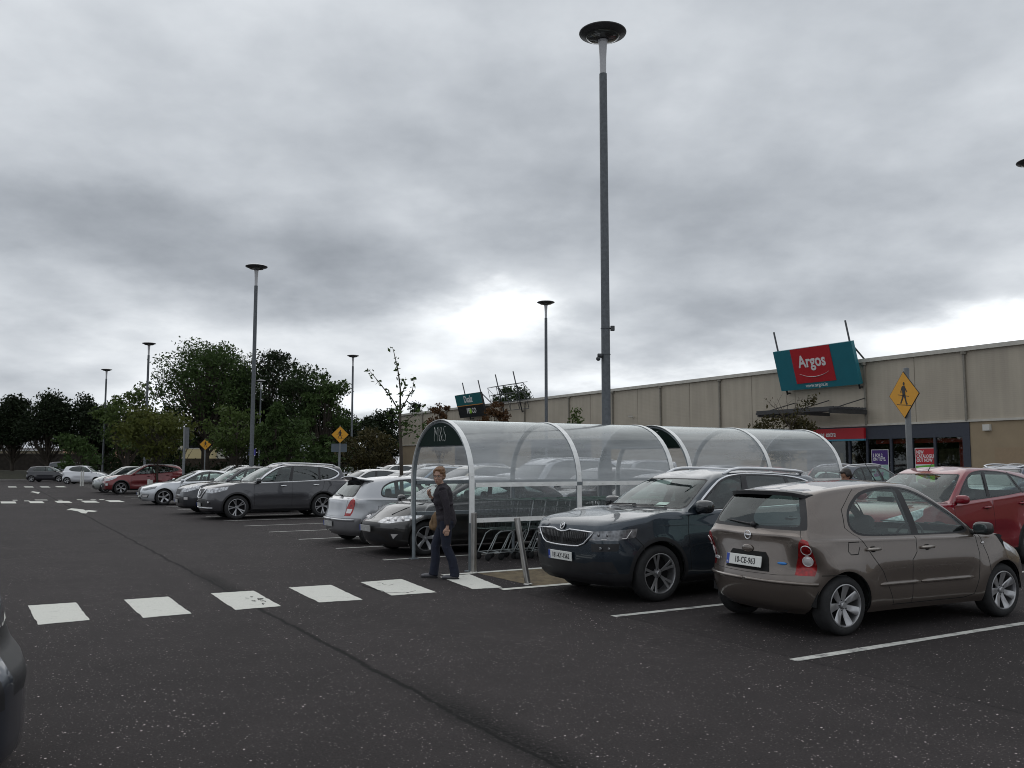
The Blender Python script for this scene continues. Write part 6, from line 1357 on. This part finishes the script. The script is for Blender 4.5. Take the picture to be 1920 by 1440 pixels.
# hedge mass behind the far bays
rg = np.random.default_rng(3); pts = []
for i in range(150):
    u = rg.uniform(190, 700); Y = rg.uniform(98, 106); c = np.array(at(u, Y)); m_ = 90; q = rg.normal(size=(m_, 3))*np.array([1.0, .8, .8]); hh = 1.3+1.2*math.sin(u*.03)**2 if not 330 < u < 425 else .75; q[:, 2] = abs(q[:, 2])*hh; pts.append(c+q)
V, F = leaves(np.concatenate(pts), None, .22, rg); npmesh('undergrowth', V, F, [LF['black']], None, None, False)['kind'] = 'stuff'

# ------------------------------------------------------------------ walls and houses beyond
def stonewall():
    m, nt, b = newmat('rubble_stone'); N, Lk = nt.nodes, nt.links; tc = N.new('ShaderNodeTexCoord'); v = N.new('ShaderNodeTexVoronoi'); v.inputs['Scale'].default_value = 2.6; Lk.new(tc.outputs['Object'], v.inputs[0])
    r = N.new('ShaderNodeMix'); r.data_type = 'RGBA'; r.inputs[6].default_value = (.075, .062, .052, 1); r.inputs[7].default_value = (.035, .030, .026, 1); Lk.new(v.outputs['Distance'], r.inputs[0]); Lk.new(r.outputs[2], b.inputs['Base Color']); b.inputs['Roughness'].default_value = .95; return m
Mst = stonewall(); bldw = empty('boundary_wall', at(60, 104), 0, 'dark stone boundary wall at the far left under the trees', 'wall')
b = MB(); a, c = at(-140, 100)-bldw.location, at(205, 108)-bldw.location; n = Vector((.1, .45, 0))
b.add([a, c, c+n, a+n]+[p+Vector((0, 0, 2.75)) for p in (a, c, c+n, a+n)], [(0, 1, 5, 4), (1, 2, 6, 5), (2, 3, 7, 6), (3, 0, 4, 7), (4, 5, 6, 7)]); b.build('stonework', Mst, bldw)
b = MB(); a, c = a+Vector((0, -.06, 2.752)), c+Vector((0, -.06, 2.752)); n = Vector((.1, .57, 0)); b.add([a, c, c+n, a+n]+[p+Vector((0, 0, .12)) for p in (a, c, c+n, a+n)], [(0, 1, 5, 4), (1, 2, 6, 5), (2, 3, 7, 6), (3, 0, 4, 7), (4, 5, 6, 7)]); b.build('coping', mat('coping_stone', (.10, .09, .08), .9), bldw)
bw2 = empty('boundary_wall', at(430, 108), 0, 'brown boundary wall low behind the cars under the big trees', 'wall')
b = MB(); a, c = at(330, 107)-bw2.location, at(742, 112)-bw2.location; n = Vector((0, .3, 0)); b.add([a, c, c+n, a+n]+[p+Vector((0, 0, 2.3)) for p in (a, c, c+n, a+n)], [(0, 1, 5, 4), (1, 2, 6, 5), (2, 3, 7, 6), (3, 0, 4, 7), (4, 5, 6, 7)]); b.build('stonework', mat('brown_wall', (.085, .065, .050), .95, nz=.4, nscale=2), bw2)
def house(P, w, d, h, rh, wall, roof, label, wins=(), name='house', rz=0):
    r = empty(name, P, rz, label, 'house'); b = MB(); b.box((0, 0, h/2), (w, d, h)); b.build('wall', wall, r)
    b = MB(); e = .35; b.add([(-w/2-e, -d/2-e, h), (w/2+e, -d/2-e, h), (w/2+e, d/2+e, h), (-w/2-e, d/2+e, h), (-w/2-e, 0, h+rh), (w/2+e, 0, h+rh)], [(0, 1, 5, 4), (2, 3, 4, 5), (1, 2, 5), (3, 0, 4), (3, 2, 1, 0)]); b.build('roof', roof, r)
    for (x, z, ww, hh) in wins:
        b = MB(); b.box((x, -d/2-.03, z), (ww+.16, .06, hh+.16)); f = b.build('window', mat('upvc_white', (.6, .6, .58), .5), r); b = MB(); b.box((x, -d/2-.065, z), (ww, .01, hh)); b.build('pane', mat('dark_pane', (.02, .022, .025), .1, 0, .5), f)
    b = MB(); b.box((-w/2-.02, 0, h+.0), (.08, .08, .08)); b.box((0, -d/2-e-.06, h-.06), (w+.8, .12, .14)); b.build('gutter', mat('gutter_white', (.55, .55, .54), .5), r); return r
Mrf = mat('slate_roof', (.055, .052, .055), .85, nz=.2, nscale=3); Mhw = mat('house_white', (.62, .62, .58), .85, nz=.05); Mhc = mat('house_cream', (.55, .46, .26), .85, nz=.05); Mhp = mat('house_pink', (.50, .30, .22), .85, nz=.05)
house(at(355, 138), 3.4, 8, 5.0, .1, Mhw, Mrf, 'white house end with two windows behind the narrow grey sign', [(-.8, 4.1, .7, .9), (1.0, 4.1, .7, .9)])
house(at(389, 134), 4.4, 8, 5.6, 3.0, Mhc, Mrf, 'cream house with a dark slate roof behind the farthest yellow sign', [(-.3, 4.6, 2.6, 1.3), (1.7, 4.3, .5, .9)])
house(at(412, 136), 4.6, 8, 5.4, .1, Mhw, Mrf, 'white flat gabled house right of the cream house', [(.8, 3.6, .9, .7)])
house(at(180, 145), 6.2, 8, 4.6, .8, Mhp, Mrf, 'pale pink house glimpsed between the trunks behind the leftmost lamp', [(0, 3.6, .9, .9)])
house(at(70, 150), 18, 8, 3.9, .4, mat('long_cream', (.30, .26, .19), .9, nz=.1), Mrf, 'long low cream building over the stone wall', [])
house(at(228, 146), 4.4, 8, 4.7, .5, Mhp, Mrf, 'small pink house right of the leftmost lamp post', [(.3, 3.6, .9, .9)])
for i, u in enumerate((515, 545, 562)): house(at(u, 140), 3.6, 6, 3.6, 1.0, Mhw if i else Mhc, Mrf, ['cream bungalow end glimpsed under the trees left of the notice board', 'white bungalow glimpsed under the trees left of the notice board', 'white bungalow directly behind the notice board'][i], [(0, 2.9, .8, .8)])

# ------------------------------------------------------------------ cars: the near ones
make_car('hatchback', MICRA, 'bronze brown rounded hatchback seen from behind, plate 10-CE-963', 'car', 0, None, (4.08, 10.22, 0), radians(26.7))
make_car('suv', KAROQ, 'slate blue SUV nose-on with silver roof rails, plate 181-KY-1562', 'car', 0, None, (2.52, 12.56, 0), radians(210.5))
park('suv', 9.55, 11.88, False, IX, 'dark red crossover with a red door mirror behind the brown hatchback', lod=1)
park('hatchback', 15.95, 6.2, False, CIVIC, 'black hatchback with a wide clear lamp band behind the woman', lod=1)
park('hatchback', 18.55, 6.4, True, HATCH3, 'silver three-door hatchback with a raised roof spoiler and grey bumper', lod=1)
park('suv', 28.55, 5.65, False, XTRAIL, 'large gunmetal grey SUV with a chrome window line and roof rails', lod=1)
park('suv', 31.8, 5.55, False, QASH, 'dark grey crossover between the large grey SUV and the silver saloon', lod=1)
park('saloon', 39.6, 5.4, False, AUDI, 'light silver saloon with a tall dark grille', lod=1)
park('suv', 54.3, 5.5, False, var(IX, paint=paint('far_red_paint', (.16, .012, .016), .35, .3), wheel='5tb', rails=(2.2, 3.9, .04), rear=QASH['rear'], plates=True), 'dark red SUV by the small yellowish tree', lod=1)
park('hatchback', 57.6, 5.3, False, var(I10, paint=paint('silver_green_paint', (.34, .36, .35), .5, .3)), 'pale silver car mostly hidden behind the dark red SUV', lod=2)
PS = at(166, 74.6); make_car('hatchback', I10, 'pale silver hatchback side on near the thin white bollards', 'car', 1, None, (PS.x, PS.y, 0), radians(4))
PS = at(98, 82.5); make_car('hatchback', PUNTO, 'blue-black hatchback at the far left with tall red tail lights', 'car', 1, None, (PS.x, PS.y, 0), radians(3))
PS = at(142, 88); make_car('van', VAN, 'navy people carrier with pale roof rails behind the two small hatchbacks', 'car', 2, None, (PS.x, PS.y, 0), radians(8))
# nose of a car at the left edge
EDGE = var(QASH, paint=paint('edge_blue_paint', (.045, .055, .075), .6, .3), fc=(.05, .22, .60), zh=.98, gz=.16, clad=False, nose=[.06, .0, .0, .10, .15], wheel='5xb', plates=False,
    front=lambda S: [('black', zp(S, [(-1, .50), (-1, .84), (1.1, .84), (1.2, .52)])), ('black', zp(S, [(1.5, .48), (1.6, .72), (3.2, .72), (3.5, .58), (2.6, .46)])), ('hl', zp(S, [(1.5, .78), (1.6, .92), (2.3, .99), (3.3, 1.02), (3.0, .88), (2.3, .78)], 5))])
make_car('suv', EDGE, 'front corner of a blue-grey car cut off at the left edge', 'car', 1, None, (-4.60, 4.02, 0), LA)
# row facing them across the line of planting, and the rows beyond
cols = {'white': ((.68, .68, .67), .05, .3), 'silver': ((.50, .51, .53), .6, .3), 'beige': ((.50, .47, .40), .4, .3), 'black': ((.014, .014, .016), .3, .28), 'dark grey': ((.05, .052, .058), .5, .3), 'navy': ((.015, .025, .06), .4, .3), 'red': ((.30, .02, .018), .3, .3), 'grey': ((.17, .175, .185), .5, .3), 'light blue': ((.20, .27, .34), .5, .3)}
PCOL = {k: paint(k.replace(' ', '_')+'_body_paint', *v) for k, v in cols.items()}
protos = {}
def fleet(kind, col, s, t, away, where, grp, tw=0):
    p = {'hatchback': PUNTO, 'small hatchback': I10, 'saloon': AUDI, 'SUV': QASH, 'estate': ESTATE, 'crossover': IX, 'people carrier': VAN}[kind]; P = L(s, t+p['L']/2); lab = '%s %s %s' % (col, kind, where)
    if kind not in protos:
        protos[kind] = make_car(kind.lower().replace(' ', '_'), var(p, paint=PCOL[col], plates=False, fplate=False), lab, 'car', 2, grp, (0, 0, 0), 0); r = protos[kind]
    else:
        src = protos[kind]; r = src.copy(); COL.objects.link(r)
        for ch in src.children:
            c = ch.copy(); COL.objects.link(c); c.parent = r
            for g_ in ch.children: d = g_.copy(); COL.objects.link(d); d.parent = c
        r['label'] = lab; r['group'] = grp
    for o in r.children:
        if o.type == 'MESH' and (o.name.startswith('body') or o.name.startswith('wing_mirror')):
            sl_ = o.material_slots
            for i in range(len(sl_)):
                if i in (0, 5): sl_[i].link = 'OBJECT'; sl_[i].material = PCOL[col]
    r.location = P; r.rotation_euler = (0, 0, RB+(0 if away else pi)+tw); return r
g2 = 'cars in the second row, nose to nose with the first'
for a in [('hatchback', 'black', 16.0, 'seen through the curved shelter behind the black hatchback'), ('SUV', 'dark grey', 18.5, 'seen through the front bay of the near shelter'), ('people carrier', 'silver', 21.1, 'whose pale roof shows inside the near shelter'),
          ('saloon', 'silver', 23.4, 'just right of the head of the woman, behind the shelter front'), ('crossover', 'beige', 25.8, 'behind the shelter post left of the woman'), ('SUV', 'light blue', 28.6, 'with a large windscreen behind the sparse sapling'),
          ('saloon', 'dark grey', 31.4, 'behind the spoiler of the silver three-door'), ('hatchback', 'white', 34.2, 'touching the tail of the large grey SUV'), ('saloon', 'silver', 44.0, 'roof behind the dark grey crossover'), ('hatchback', 'white', 49.6, 'behind the silver saloon, near the far crossing sign'), ('SUV', 'white', 58.5, 'above the tail of the dark red SUV'), ('saloon', 'white', 53, 'just right of the tail of the dark red SUV')]:
    fleet(a[0], a[1], a[2], 11.35, False, a[3], g2)
g3 = 'cars in the rows toward the shops'
park('estate', 19.6, 23.0, True, ESTATE, 'storm grey SUV with tall red tail lights beyond the brown hatchback roof', lod=1)
fleet('estate', 'navy', 14.6, 22.4, False, 'with roof rails beyond the roof of the red crossover', g3)
for a in [('saloon', 'white', 22.2, 23, False, 'seen through the end of the far shelter'), ('hatchback', 'red', 24.7, 23, False, 'seen through the last bay of the far shelter'), ('crossover', 'grey', 27.2, 23.2, False, 'seen through the middle of the far shelter'), ('people carrier', 'silver', 32.1, 23, False, 'beyond the tall lamp post, through the shelters'),
          ('small hatchback', 'white', 34.6, 23, True, 'in the third row behind the near shelter end'), ('hatchback', 'dark grey', 39.6, 23, False, 'in the third row behind the near shelter middle'), ('saloon', 'silver', 42, 23, False, 'in the third row beyond the first shelter hoop'), ('estate', 'white', 44.5, 23.1, True, 'in the third row over the beige crossover'),
          ('SUV', 'white', 49.5, 22.8, False, 'with pale rails in the third row left of the sapling'), ('hatchback', 'silver', 52, 23, False, 'in the third row above the light blue SUV'), ('estate', 'silver', 54.4, 22.8, False, 'in the third row over the dark grey saloon'), ('SUV', 'white', 60, 23, False, 'roof just right of the large grey SUV roof rails'),
          ('hatchback', 'white', 64.5, 23, False, 'far in the third row behind the crossing sign post'), ('saloon', 'silver', 69.5, 23, False, 'far in the third row behind the large grey SUV'), ('estate', 'grey', 17.2, 27.9, False, 'in the fourth row beside the storm grey SUV'), ('saloon', 'silver', 12.2+2.5, 28, True, 'in the fourth row behind the navy estate'),
          ('SUV', 'red', 29.7, 28, False, 'in the fourth row near the canopy'), ('hatchback', 'white', 37, 28, True, 'in the fourth row behind the curved roofs'), ('people carrier', 'white', 47, 28, False, 'in the fourth row before the long building'), ('saloon', 'black', 57, 28, False, 'in the fourth row under the black shop sign'), ('SUV', 'silver', 66.5, 27.9, True, 'in the fourth row near the building corner')]:
    fleet(*a[:4], a[4], a[5], g3)
# ------------------------------------------------------------------ people
def blob(name, parts, m, parent, vox=.012, smooth=2, loc=None):
    b = MB()
    for p in parts:
        if p[0] == 't': b.tube(p[1], p[2], 14, True, p[3] if len(p) > 3 else 1.0)
        else: b.ell(p[1], p[2], p[3] if len(p) > 3 else None, 18, 12)
    o = b.build(name, m, parent, True); r = o.modifiers.new('remesh', 'REMESH'); r.mode = 'VOXEL'; r.voxel_size = vox; r.use_smooth_shade = True
    s = o.modifiers.new('smooth', 'SMOOTH'); s.iterations = smooth; s.factor = .5; return o
M_skin = mat('skin', (.38, .235, .175), .55, nz=.1, nscale=12); M_hair = mat('auburn_hair', (.17, .085, .038), .6, nz=.45, nscale=60, bump=.8, bscale=90)
M_jkt = mat('dark_tweed', (.018, .014, .020), .85, nz=.7, nscale=70, bump=.4, bscale=90); M_trs = mat('navy_trousers', (.007, .010, .024), .85, nz=.25, nscale=18, bump=.3, bscale=20)
M_shoe = mat('grey_shoe', (.11, .11, .12), .6, nz=.2, nscale=30); M_bag = mat('tan_bag', (.20, .125, .065), .75, nz=.3, nscale=9, bump=.5, bscale=14)
def hand(base, d, palm_n, s, m, parent, curl=.5, name='hand', thumb=1):
    """palm, four unequal bent fingers and a thumb; d = pointing direction, palm_n = palm normal"""
    SC_ = .86; d = Vector(d).normalized()*1; n = Vector(palm_n).normalized(); w = d.cross(n).normalized(); n = w.cross(d); base = Vector(base); parts = [('t', [base-d*.03, base+d*.02, base+d*.05, base+d*.085], [.024, .027, .033, .030], .55)]
    P = [('t', [base-d*.03, base+d*.03], [.024, .026])]
    for i, (o, l) in enumerate(((-.027, .052), (-.009, .064), (.010, .060), (.027, .047))):
        a = base+d*.078+w*o*s; pts = [a-d*.03]; ang = 0; q = a
        for k in range(3):
            pts.append(q); ang += curl*(.5+.5*k); q = q+(d*cos(ang)+n*sin(ang))*l/3*(1.15-.1*k)
        pts.append(q); P.append(('t', pts, [.010, .0098, .0092, .0085, .0065]))
    P.append(('t', [base+d*.015+w*thumb*(-.02), base+d*.045+w*thumb*(-.042)+n*.01, base+d*.075+w*thumb*(-.048)+n*.025, base+d*.095+w*thumb*(-.042)+n*.035], [.013, .012, .0105, .008]))
    for i in range(4): P.append(('e', base+d*.045+w*(-.026+.0175*i), (.020, .020, .016)))
    return blob(name, P, m, parent, .0055, 1)
def woman(P, rz):
    r = empty('person', P, rz, 'woman in a dark jacket and navy trousers walking left, looking toward the viewer', 'person')
    V = Vector
    # x = walking direction, y = her left (toward the camera), z up
    hip = V((-.02, 0, .88)); hL, hR = V((-.03, .085, .86)), V((-.01, -.085, .86)); kL, kR = V((-.06, .085, .47)), V((.13, -.08, .47)); aL, aR = V((-.17, .09, .085)), V((.17, -.08, .085))
    chest = V((.03, 0, 1.18)); neck = V((.06, .005, 1.375)); head = V((.085, .02, 1.50)); sL, sR = V((.01, .175, 1.29)), V((.04, -.165, 1.29)); eL, eR = V((-.065, .225, 1.04)), V((.07, -.235, 1.03)); wL, wR = V((-.075, .235, .80)), V((.225, -.13, 1.195))
    # the head is turned toward the camera
    Rh = Matrix.Rotation(radians(74), 3, 'Z') @ Matrix.Rotation(radians(4), 3, 'Y'); H = lambda x, y, z: head+Rh @ V((x, y, z))
    body = blob('body', [('e', H(-.005, 0, .045), (.094, .076, .098), Rh), ('e', H(.03, 0, -.03), (.062, .060, .078), Rh), ('e', H(.048, 0, -.078), (.036, .036, .028), Rh), ('e', H(.02, 0, -.06), (.055, .055, .045), Rh),
        ('t', [H(.088, 0, .02), H(.104, 0, -.010), H(.116, 0, -.026), H(.100, 0, -.034)], [.008, .011, .0145, .010]), ('e', H(.072, .030, -.022), (.022, .024, .02), Rh), ('e', H(.072, -.030, -.022), (.022, .024, .02), Rh), ('e', H(.080, 0, .038), (.018, .055, .012), Rh),
        ('e', H(.0, .078, -.005), (.020, .010, .030), Rh), ('e', H(.0, -.078, -.005), (.020, .010, .030), Rh), ('e', H(.086, 0, -.052), (.016, .026, .008), Rh), ('e', H(.083, 0, -.064), (.017, .024, .009), Rh),
        ('t', [neck-V((.03, 0, .12)), neck, H(-.01, 0, -.06)], [.065, .052, .052]), ('t', [neck-V((.03, 0, .14)), chest, hip], [.09, .13, .12]), ('t', [hL, kL, aL], [.075, .05, .035]), ('t', [hR, kR, aR], [.075, .05, .035]),
        ('t', [sL, eL, wL], [.05, .038, .024]), ('t', [sR, eR, wR], [.05, .038, .024])], M_skin, r, .0075, 2)
    for s in (1, -1):
        b = MB(); b.ell(H(.077, s*.031, .012), (.011, .014, .0075), Rh, 12, 8); b.build('eye', mat('eye_white', (.5, .48, .46), .3), r, True)
        b = MB(); b.ell(H(.0865, s*.031, .012), (.0035, .0065, .0065), Rh, 10, 6); b.build('iris', M_ink, r, True)
        b = MB(); b.tube([H(.087, s*.014, .034), H(.090, s*.032, .041), H(.078, s*.050, .034)], [.003, .0045, .002], 6); b.build('eyebrow', M_hair, r, True)
    b = MB(); b.tube([H(.098, -.024, -.0575), H(.104, 0, -.056), H(.098, .024, -.0575)], [.003, .0055, .003], 6); b.build('lips', mat('lips', (.30, .11, .10), .5), r, True)
    b = MB()
    for s in (1, -1): b.tube([H(.100+.0, s*.032+.023*cos(a), .008+.018*sin(a)) for a in np.linspace(0, 2*pi, 21)], .0019, 5, False); b.tube([H(.100, s*.055, .014), H(.06, s*.074, .014), H(.0, s*.083, .012)], .0019, 5)
    b.tube([H(.104, -.010, .012), H(.110, 0, .014), H(.104, .010, .012)], .0019, 5); b.build('glasses', mat('glasses_frame', (.08, .06, .05), .3, .5), r, True)
    rg = random.Random(4); hp = [('e', H(-.024, 0, .070), (.096, .088, .090), Rh), ('e', H(-.052, 0, .012), (.068, .084, .075), Rh), ('e', H(.045, .012, .110), (.045, .062, .028), Rh), ('e', H(.056, -.045, .082), (.024, .026, .034), Rh), ('e', H(.050, .056, .080), (.024, .022, .034), Rh), ('e', H(-.005, .078, .035), (.034, .014, .042), Rh), ('e', H(-.005, -.078, .035), (.034, .014, .042), Rh)]
    for k in range(46):
        a = rg.uniform(0, 2*pi); e = rg.uniform(.1, 1.3); d = V((cos(a)*cos(e), sin(a)*cos(e), sin(e)));
        if d.x > .75: continue
        c = H(-.02, 0, .055)+Rh @ V((d.x*.092, d.y*.086, d.z*.086)); t_ = Rh @ V((-.4+rg.uniform(-.5, .5), rg.uniform(-.6, .6), rg.uniform(-.2, .7))); hp.append(('t', [c-t_*.012, c+Rh @ d*.010, c+t_*.022+Rh @ d*.014], [.010, .009, .004]))
    blob('hair', hp, M_hair, r, .0065, 1)
    # jacket: hangs to the hips, collar, sleeves
    jk = [('t', [V((-.03, 0, .79)), V((-.03, 0, .84)), V((-.02, 0, .93)), V((.0, 0, 1.02)), V((.02, 0, 1.14)), V((.03, 0, 1.25)), V((.035, 0, 1.33)), V((.05, 0, 1.385))], [.142, .150, .146, .136, .142, .148, .115, .068], 1.0),
          ('e', V((.01, 0, 1.15)), (.125, .165, .14)), ('e', V((.08, .01, 1.13)), (.09, .13, .09)), ('e', V((-.02, 0, .88)), (.145, .175, .10)), ('t', [sL+V((0, -.10, .02)), sL], [.085, .066]), ('t', [sR+V((0, .10, .02)), sR], [.085, .066]),
          ('t', [sL, sL.lerp(eL, .5)+V((-.01, .012, 0)), eL, eL.lerp(wL, .55), wL+V((0, 0, .005))], [.066, .060, .052, .047, .043]), ('t', [sR, sR.lerp(eR, .5), eR, eR.lerp(wR, .6), wR+(eR-wR)*.10], [.066, .060, .054, .047, .042]),
          ('t', [neck+V((-.03, 0, -.04)), neck+V((-.012, 0, .022))], [.073, .066])]
    for z, a in ((.95, .3), (1.03, 1.2), (.88, 2.2), (1.1, 2.6), (.92, 4.1)): jk.append(('t', [V((-.01+.13*cos(a+q), .155*sin(a+q), z+.03*q)) for q in (-.5, 0, .5)], [.004, .016, .004]))
    blob('jacket', jk, M_jkt, r, .0095, 2)
    tr = [('t', [V((-.02, 0, .74)), V((-.02, 0, .86)), V((-.015, 0, .93))], [.125, .140, .125]), ('e', V((-.05, 0, .83)), (.12, .155, .10)),
          ('t', [hL, hL.lerp(kL, .5)+V((.012, 0, 0)), kL+V((.02, 0, 0)), kL.lerp(aL, .5)+V((-.015, 0, 0)), aL+V((.0, 0, .0)), aL+V((.008, 0, -.045))], [.098, .086, .070, .068, .070, .074]), ('t', [hR, hR.lerp(kR, .5)+V((.015, 0, 0)), kR+V((.02, 0, 0)), kR.lerp(aR, .5)+V((-.005, 0, 0)), aR, aR+V((.008, 0, -.045))], [.098, .086, .070, .068, .070, .074])]
    for c, a in ((kL, 0), (kR, 1), (kL.lerp(aL, .7), 2), (kR.lerp(aR, .75), 3)): tr.append(('t', [c+V((-.05, .03, .02)), c+V((.0, .068, -.01)), c+V((.05, .03, -.04))], [.004, .011, .004]))
    blob('trousers', tr, M_trs, r, .009, 2)
    for c, y in ((aL, .09), (aR, -.08)):
        tilt = 0; o = blob('shoe', [('e', V((c.x+.01, y, .045)), (.075, .040, .038)), ('e', V((c.x+.10, y, .036)), (.080, .044, .030)), ('e', V((c.x+.155, y, .033)), (.040, .038, .025)), ('t', [V((c.x-.02, y, .10)), V((c.x, y, .04))], [.042, .04])], M_shoe, r, .006, 2)
        b = MB(); pl = [(c.x+x_, y+s*w_, .002) for s in (1, -1) for x_, w_ in (((-.065, .022), (-.03, .036), (.05, .034), (.12, .044), (.17, .036), (.195, .014)) if s > 0 else ((.195, .014), (.17, .036), (.12, .044), (.05, .034), (-.03, .036), (-.065, .022)))]
        b.plate([V(q) for q in pl], V((0, 0, 1)), .018); b.build('sole', M_ink, o)
    hand(wL+V((0, 0, -.035)), (.08, .02, -1), (.35, -.9, 0), 1, M_skin, r, .42); hand(wR+(wR-eR).normalized()*.03, (.25, .25, .93), (-.8, .5, .2), 1, M_skin, r, 1.15)
    # shoulder bag hanging on her far side in front of the hip
    bg = tag(bpy.data.objects.new('shoulder_bag', None), 'tan cloth shoulder bag hanging in front of the walking woman', 'bag'); COL.objects.link(bg); bg.location = P; bg.rotation_euler = (0, 0, rz)
    blob('bag_body', [('e', V((.15, -.16, .85)), (.065, .06, .13)), ('e', V((.175, -.16, .755)), (.085, .065, .065)), ('t', [V((.11, -.16, 1.02)), V((.13, -.16, .94)), V((.15, -.16, .84))], [.012, .032, .06]), ('e', V((.215, -.15, .78)), (.045, .055, .075)), ('t', [V((.20, -.13, .93)), V((.225, -.11, .80)), V((.19, -.10, .72))], [.01, .02, .012])], M_bag, bg, .009, 2)
    b = MB(); b.tube([V((.12, -.16, .99)), V((.16, -.19, 1.05)), V((.17, -.165, 1.2)), V((.10, -.15, 1.33)), V((.03, -.15, 1.375)), V((-.04, -.15, 1.33)), V((-.08, -.19, 1.15)), V((.08, -.18, .99))], .010, 6, False, .5); b.build('strap', mat('strap_pink', (.30, .06, .08), .7), bg, True)
woman(G(833, 1084.5)-Vector((0, .0, 0)), pi-radians(4))
def walker(P, rz):
    r = empty('person', P, rz, 'dark haired person of whom only the bowed head shows over the brown hatchback', 'person'); V = Vector; head = V((.02, 0, 1.46)); Rh = Matrix.Rotation(radians(22), 3, 'Y'); H = lambda x, y, z: head+Rh @ V((x, y, z))
    blob('body', [('e', H(-.005, 0, .045), (.094, .076, .098), Rh), ('e', H(.03, 0, -.03), (.062, .060, .075), Rh), ('e', H(.045, 0, -.075), (.034, .034, .026), Rh), ('t', [H(.088, 0, .02), H(.112, 0, -.024), H(.100, 0, -.034)], [.008, .014, .010]), ('e', H(0, .078, 0), (.02, .01, .03), Rh), ('e', H(0, -.078, 0), (.02, .01, .03), Rh),
        ('t', [V((-.03, 0, 1.22)), H(-.02, 0, -.06)], [.065, .052]), ('t', [V((-.03, 0, 1.28)), V((-.02, 0, .9))], [.12, .12]), ('t', [V((0, .085, .86)), V((.02, .085, .47)), V((-.02, .085, .03))], [.075, .05, .04]), ('t', [V((0, -.085, .86)), V((.03, -.085, .47)), V((.03, -.085, .03))], [.075, .05, .04]),
        ('t', [V((-.02, .17, 1.26)), V((-.01, .21, 1.0)), V((.08, .2, .8))], [.05, .04, .025]), ('t', [V((-.02, -.17, 1.26)), V((-.01, -.21, 1.0)), V((.08, -.2, .8))], [.05, .04, .025])], mat('skin_tan', (.30, .17, .11), .55), r, .009, 2)
    for s in (1, -1):
        b = MB(); b.ell(H(.077, s*.031, .010), (.010, .013, .005), Rh, 10, 6); b.build('eye', M_ink, r, True); hand((.09, s*.2, .775), (.15, 0, -1), (0, -s, 0), 1, MATS['skin_tan'], r, .4)
    blob('hair', [('e', H(-.026, 0, .068), (.098, .090, .090), Rh), ('e', H(-.06, 0, .01), (.065, .084, .085), Rh), ('e', H(.045, .0, .105), (.045, .064, .030), Rh), ('e', H(.0, .080, .04), (.05, .014, .05), Rh), ('e', H(.0, -.080, .04), (.05, .014, .05), Rh)], mat('black_hair', (.018, .013, .010), .45, nz=.4, nscale=50), r, .008, 1)
    blob('shirt', [('t', [V((-.02, 0, .85)), V((-.02, 0, 1.05)), V((-.03, 0, 1.22)), V((-.02, 0, 1.34))], [.14, .135, .15, .07]), ('e', V((-.02, 0, 1.15)), (.115, .17, .13)), ('t', [V((-.02, .1, 1.27)), V((-.02, .17, 1.26)), V((-.01, .21, 1.0)), V((.07, .2, .84))], [.07, .062, .05, .04]), ('t', [V((-.02, -.1, 1.27)), V((-.02, -.17, 1.26)), V((-.01, -.21, 1.0)), V((.07, -.2, .84))], [.07, .062, .05, .04])], mat('grey_shirt', (.30, .30, .31), .8, nz=.1), r, .010, 2)
    blob('trousers', [('t', [V((-.01, 0, .78)), V((-.01, 0, .94))], [.13, .13]), ('t', [V((0, .085, .86)), V((.02, .085, .47)), V((-.02, .085, .06))], [.095, .068, .062]), ('t', [V((0, -.085, .86)), V((.03, -.085, .47)), V((.03, -.085, .06))], [.095, .068, .062])], M_trs, r, .010, 2)
    for y in (.085, -.085): blob('shoe', [('e', V((.03, y, .04)), (.13, .045, .04))], M_ink, r, .008, 1)
walker(at(1585, 16.4), radians(195))
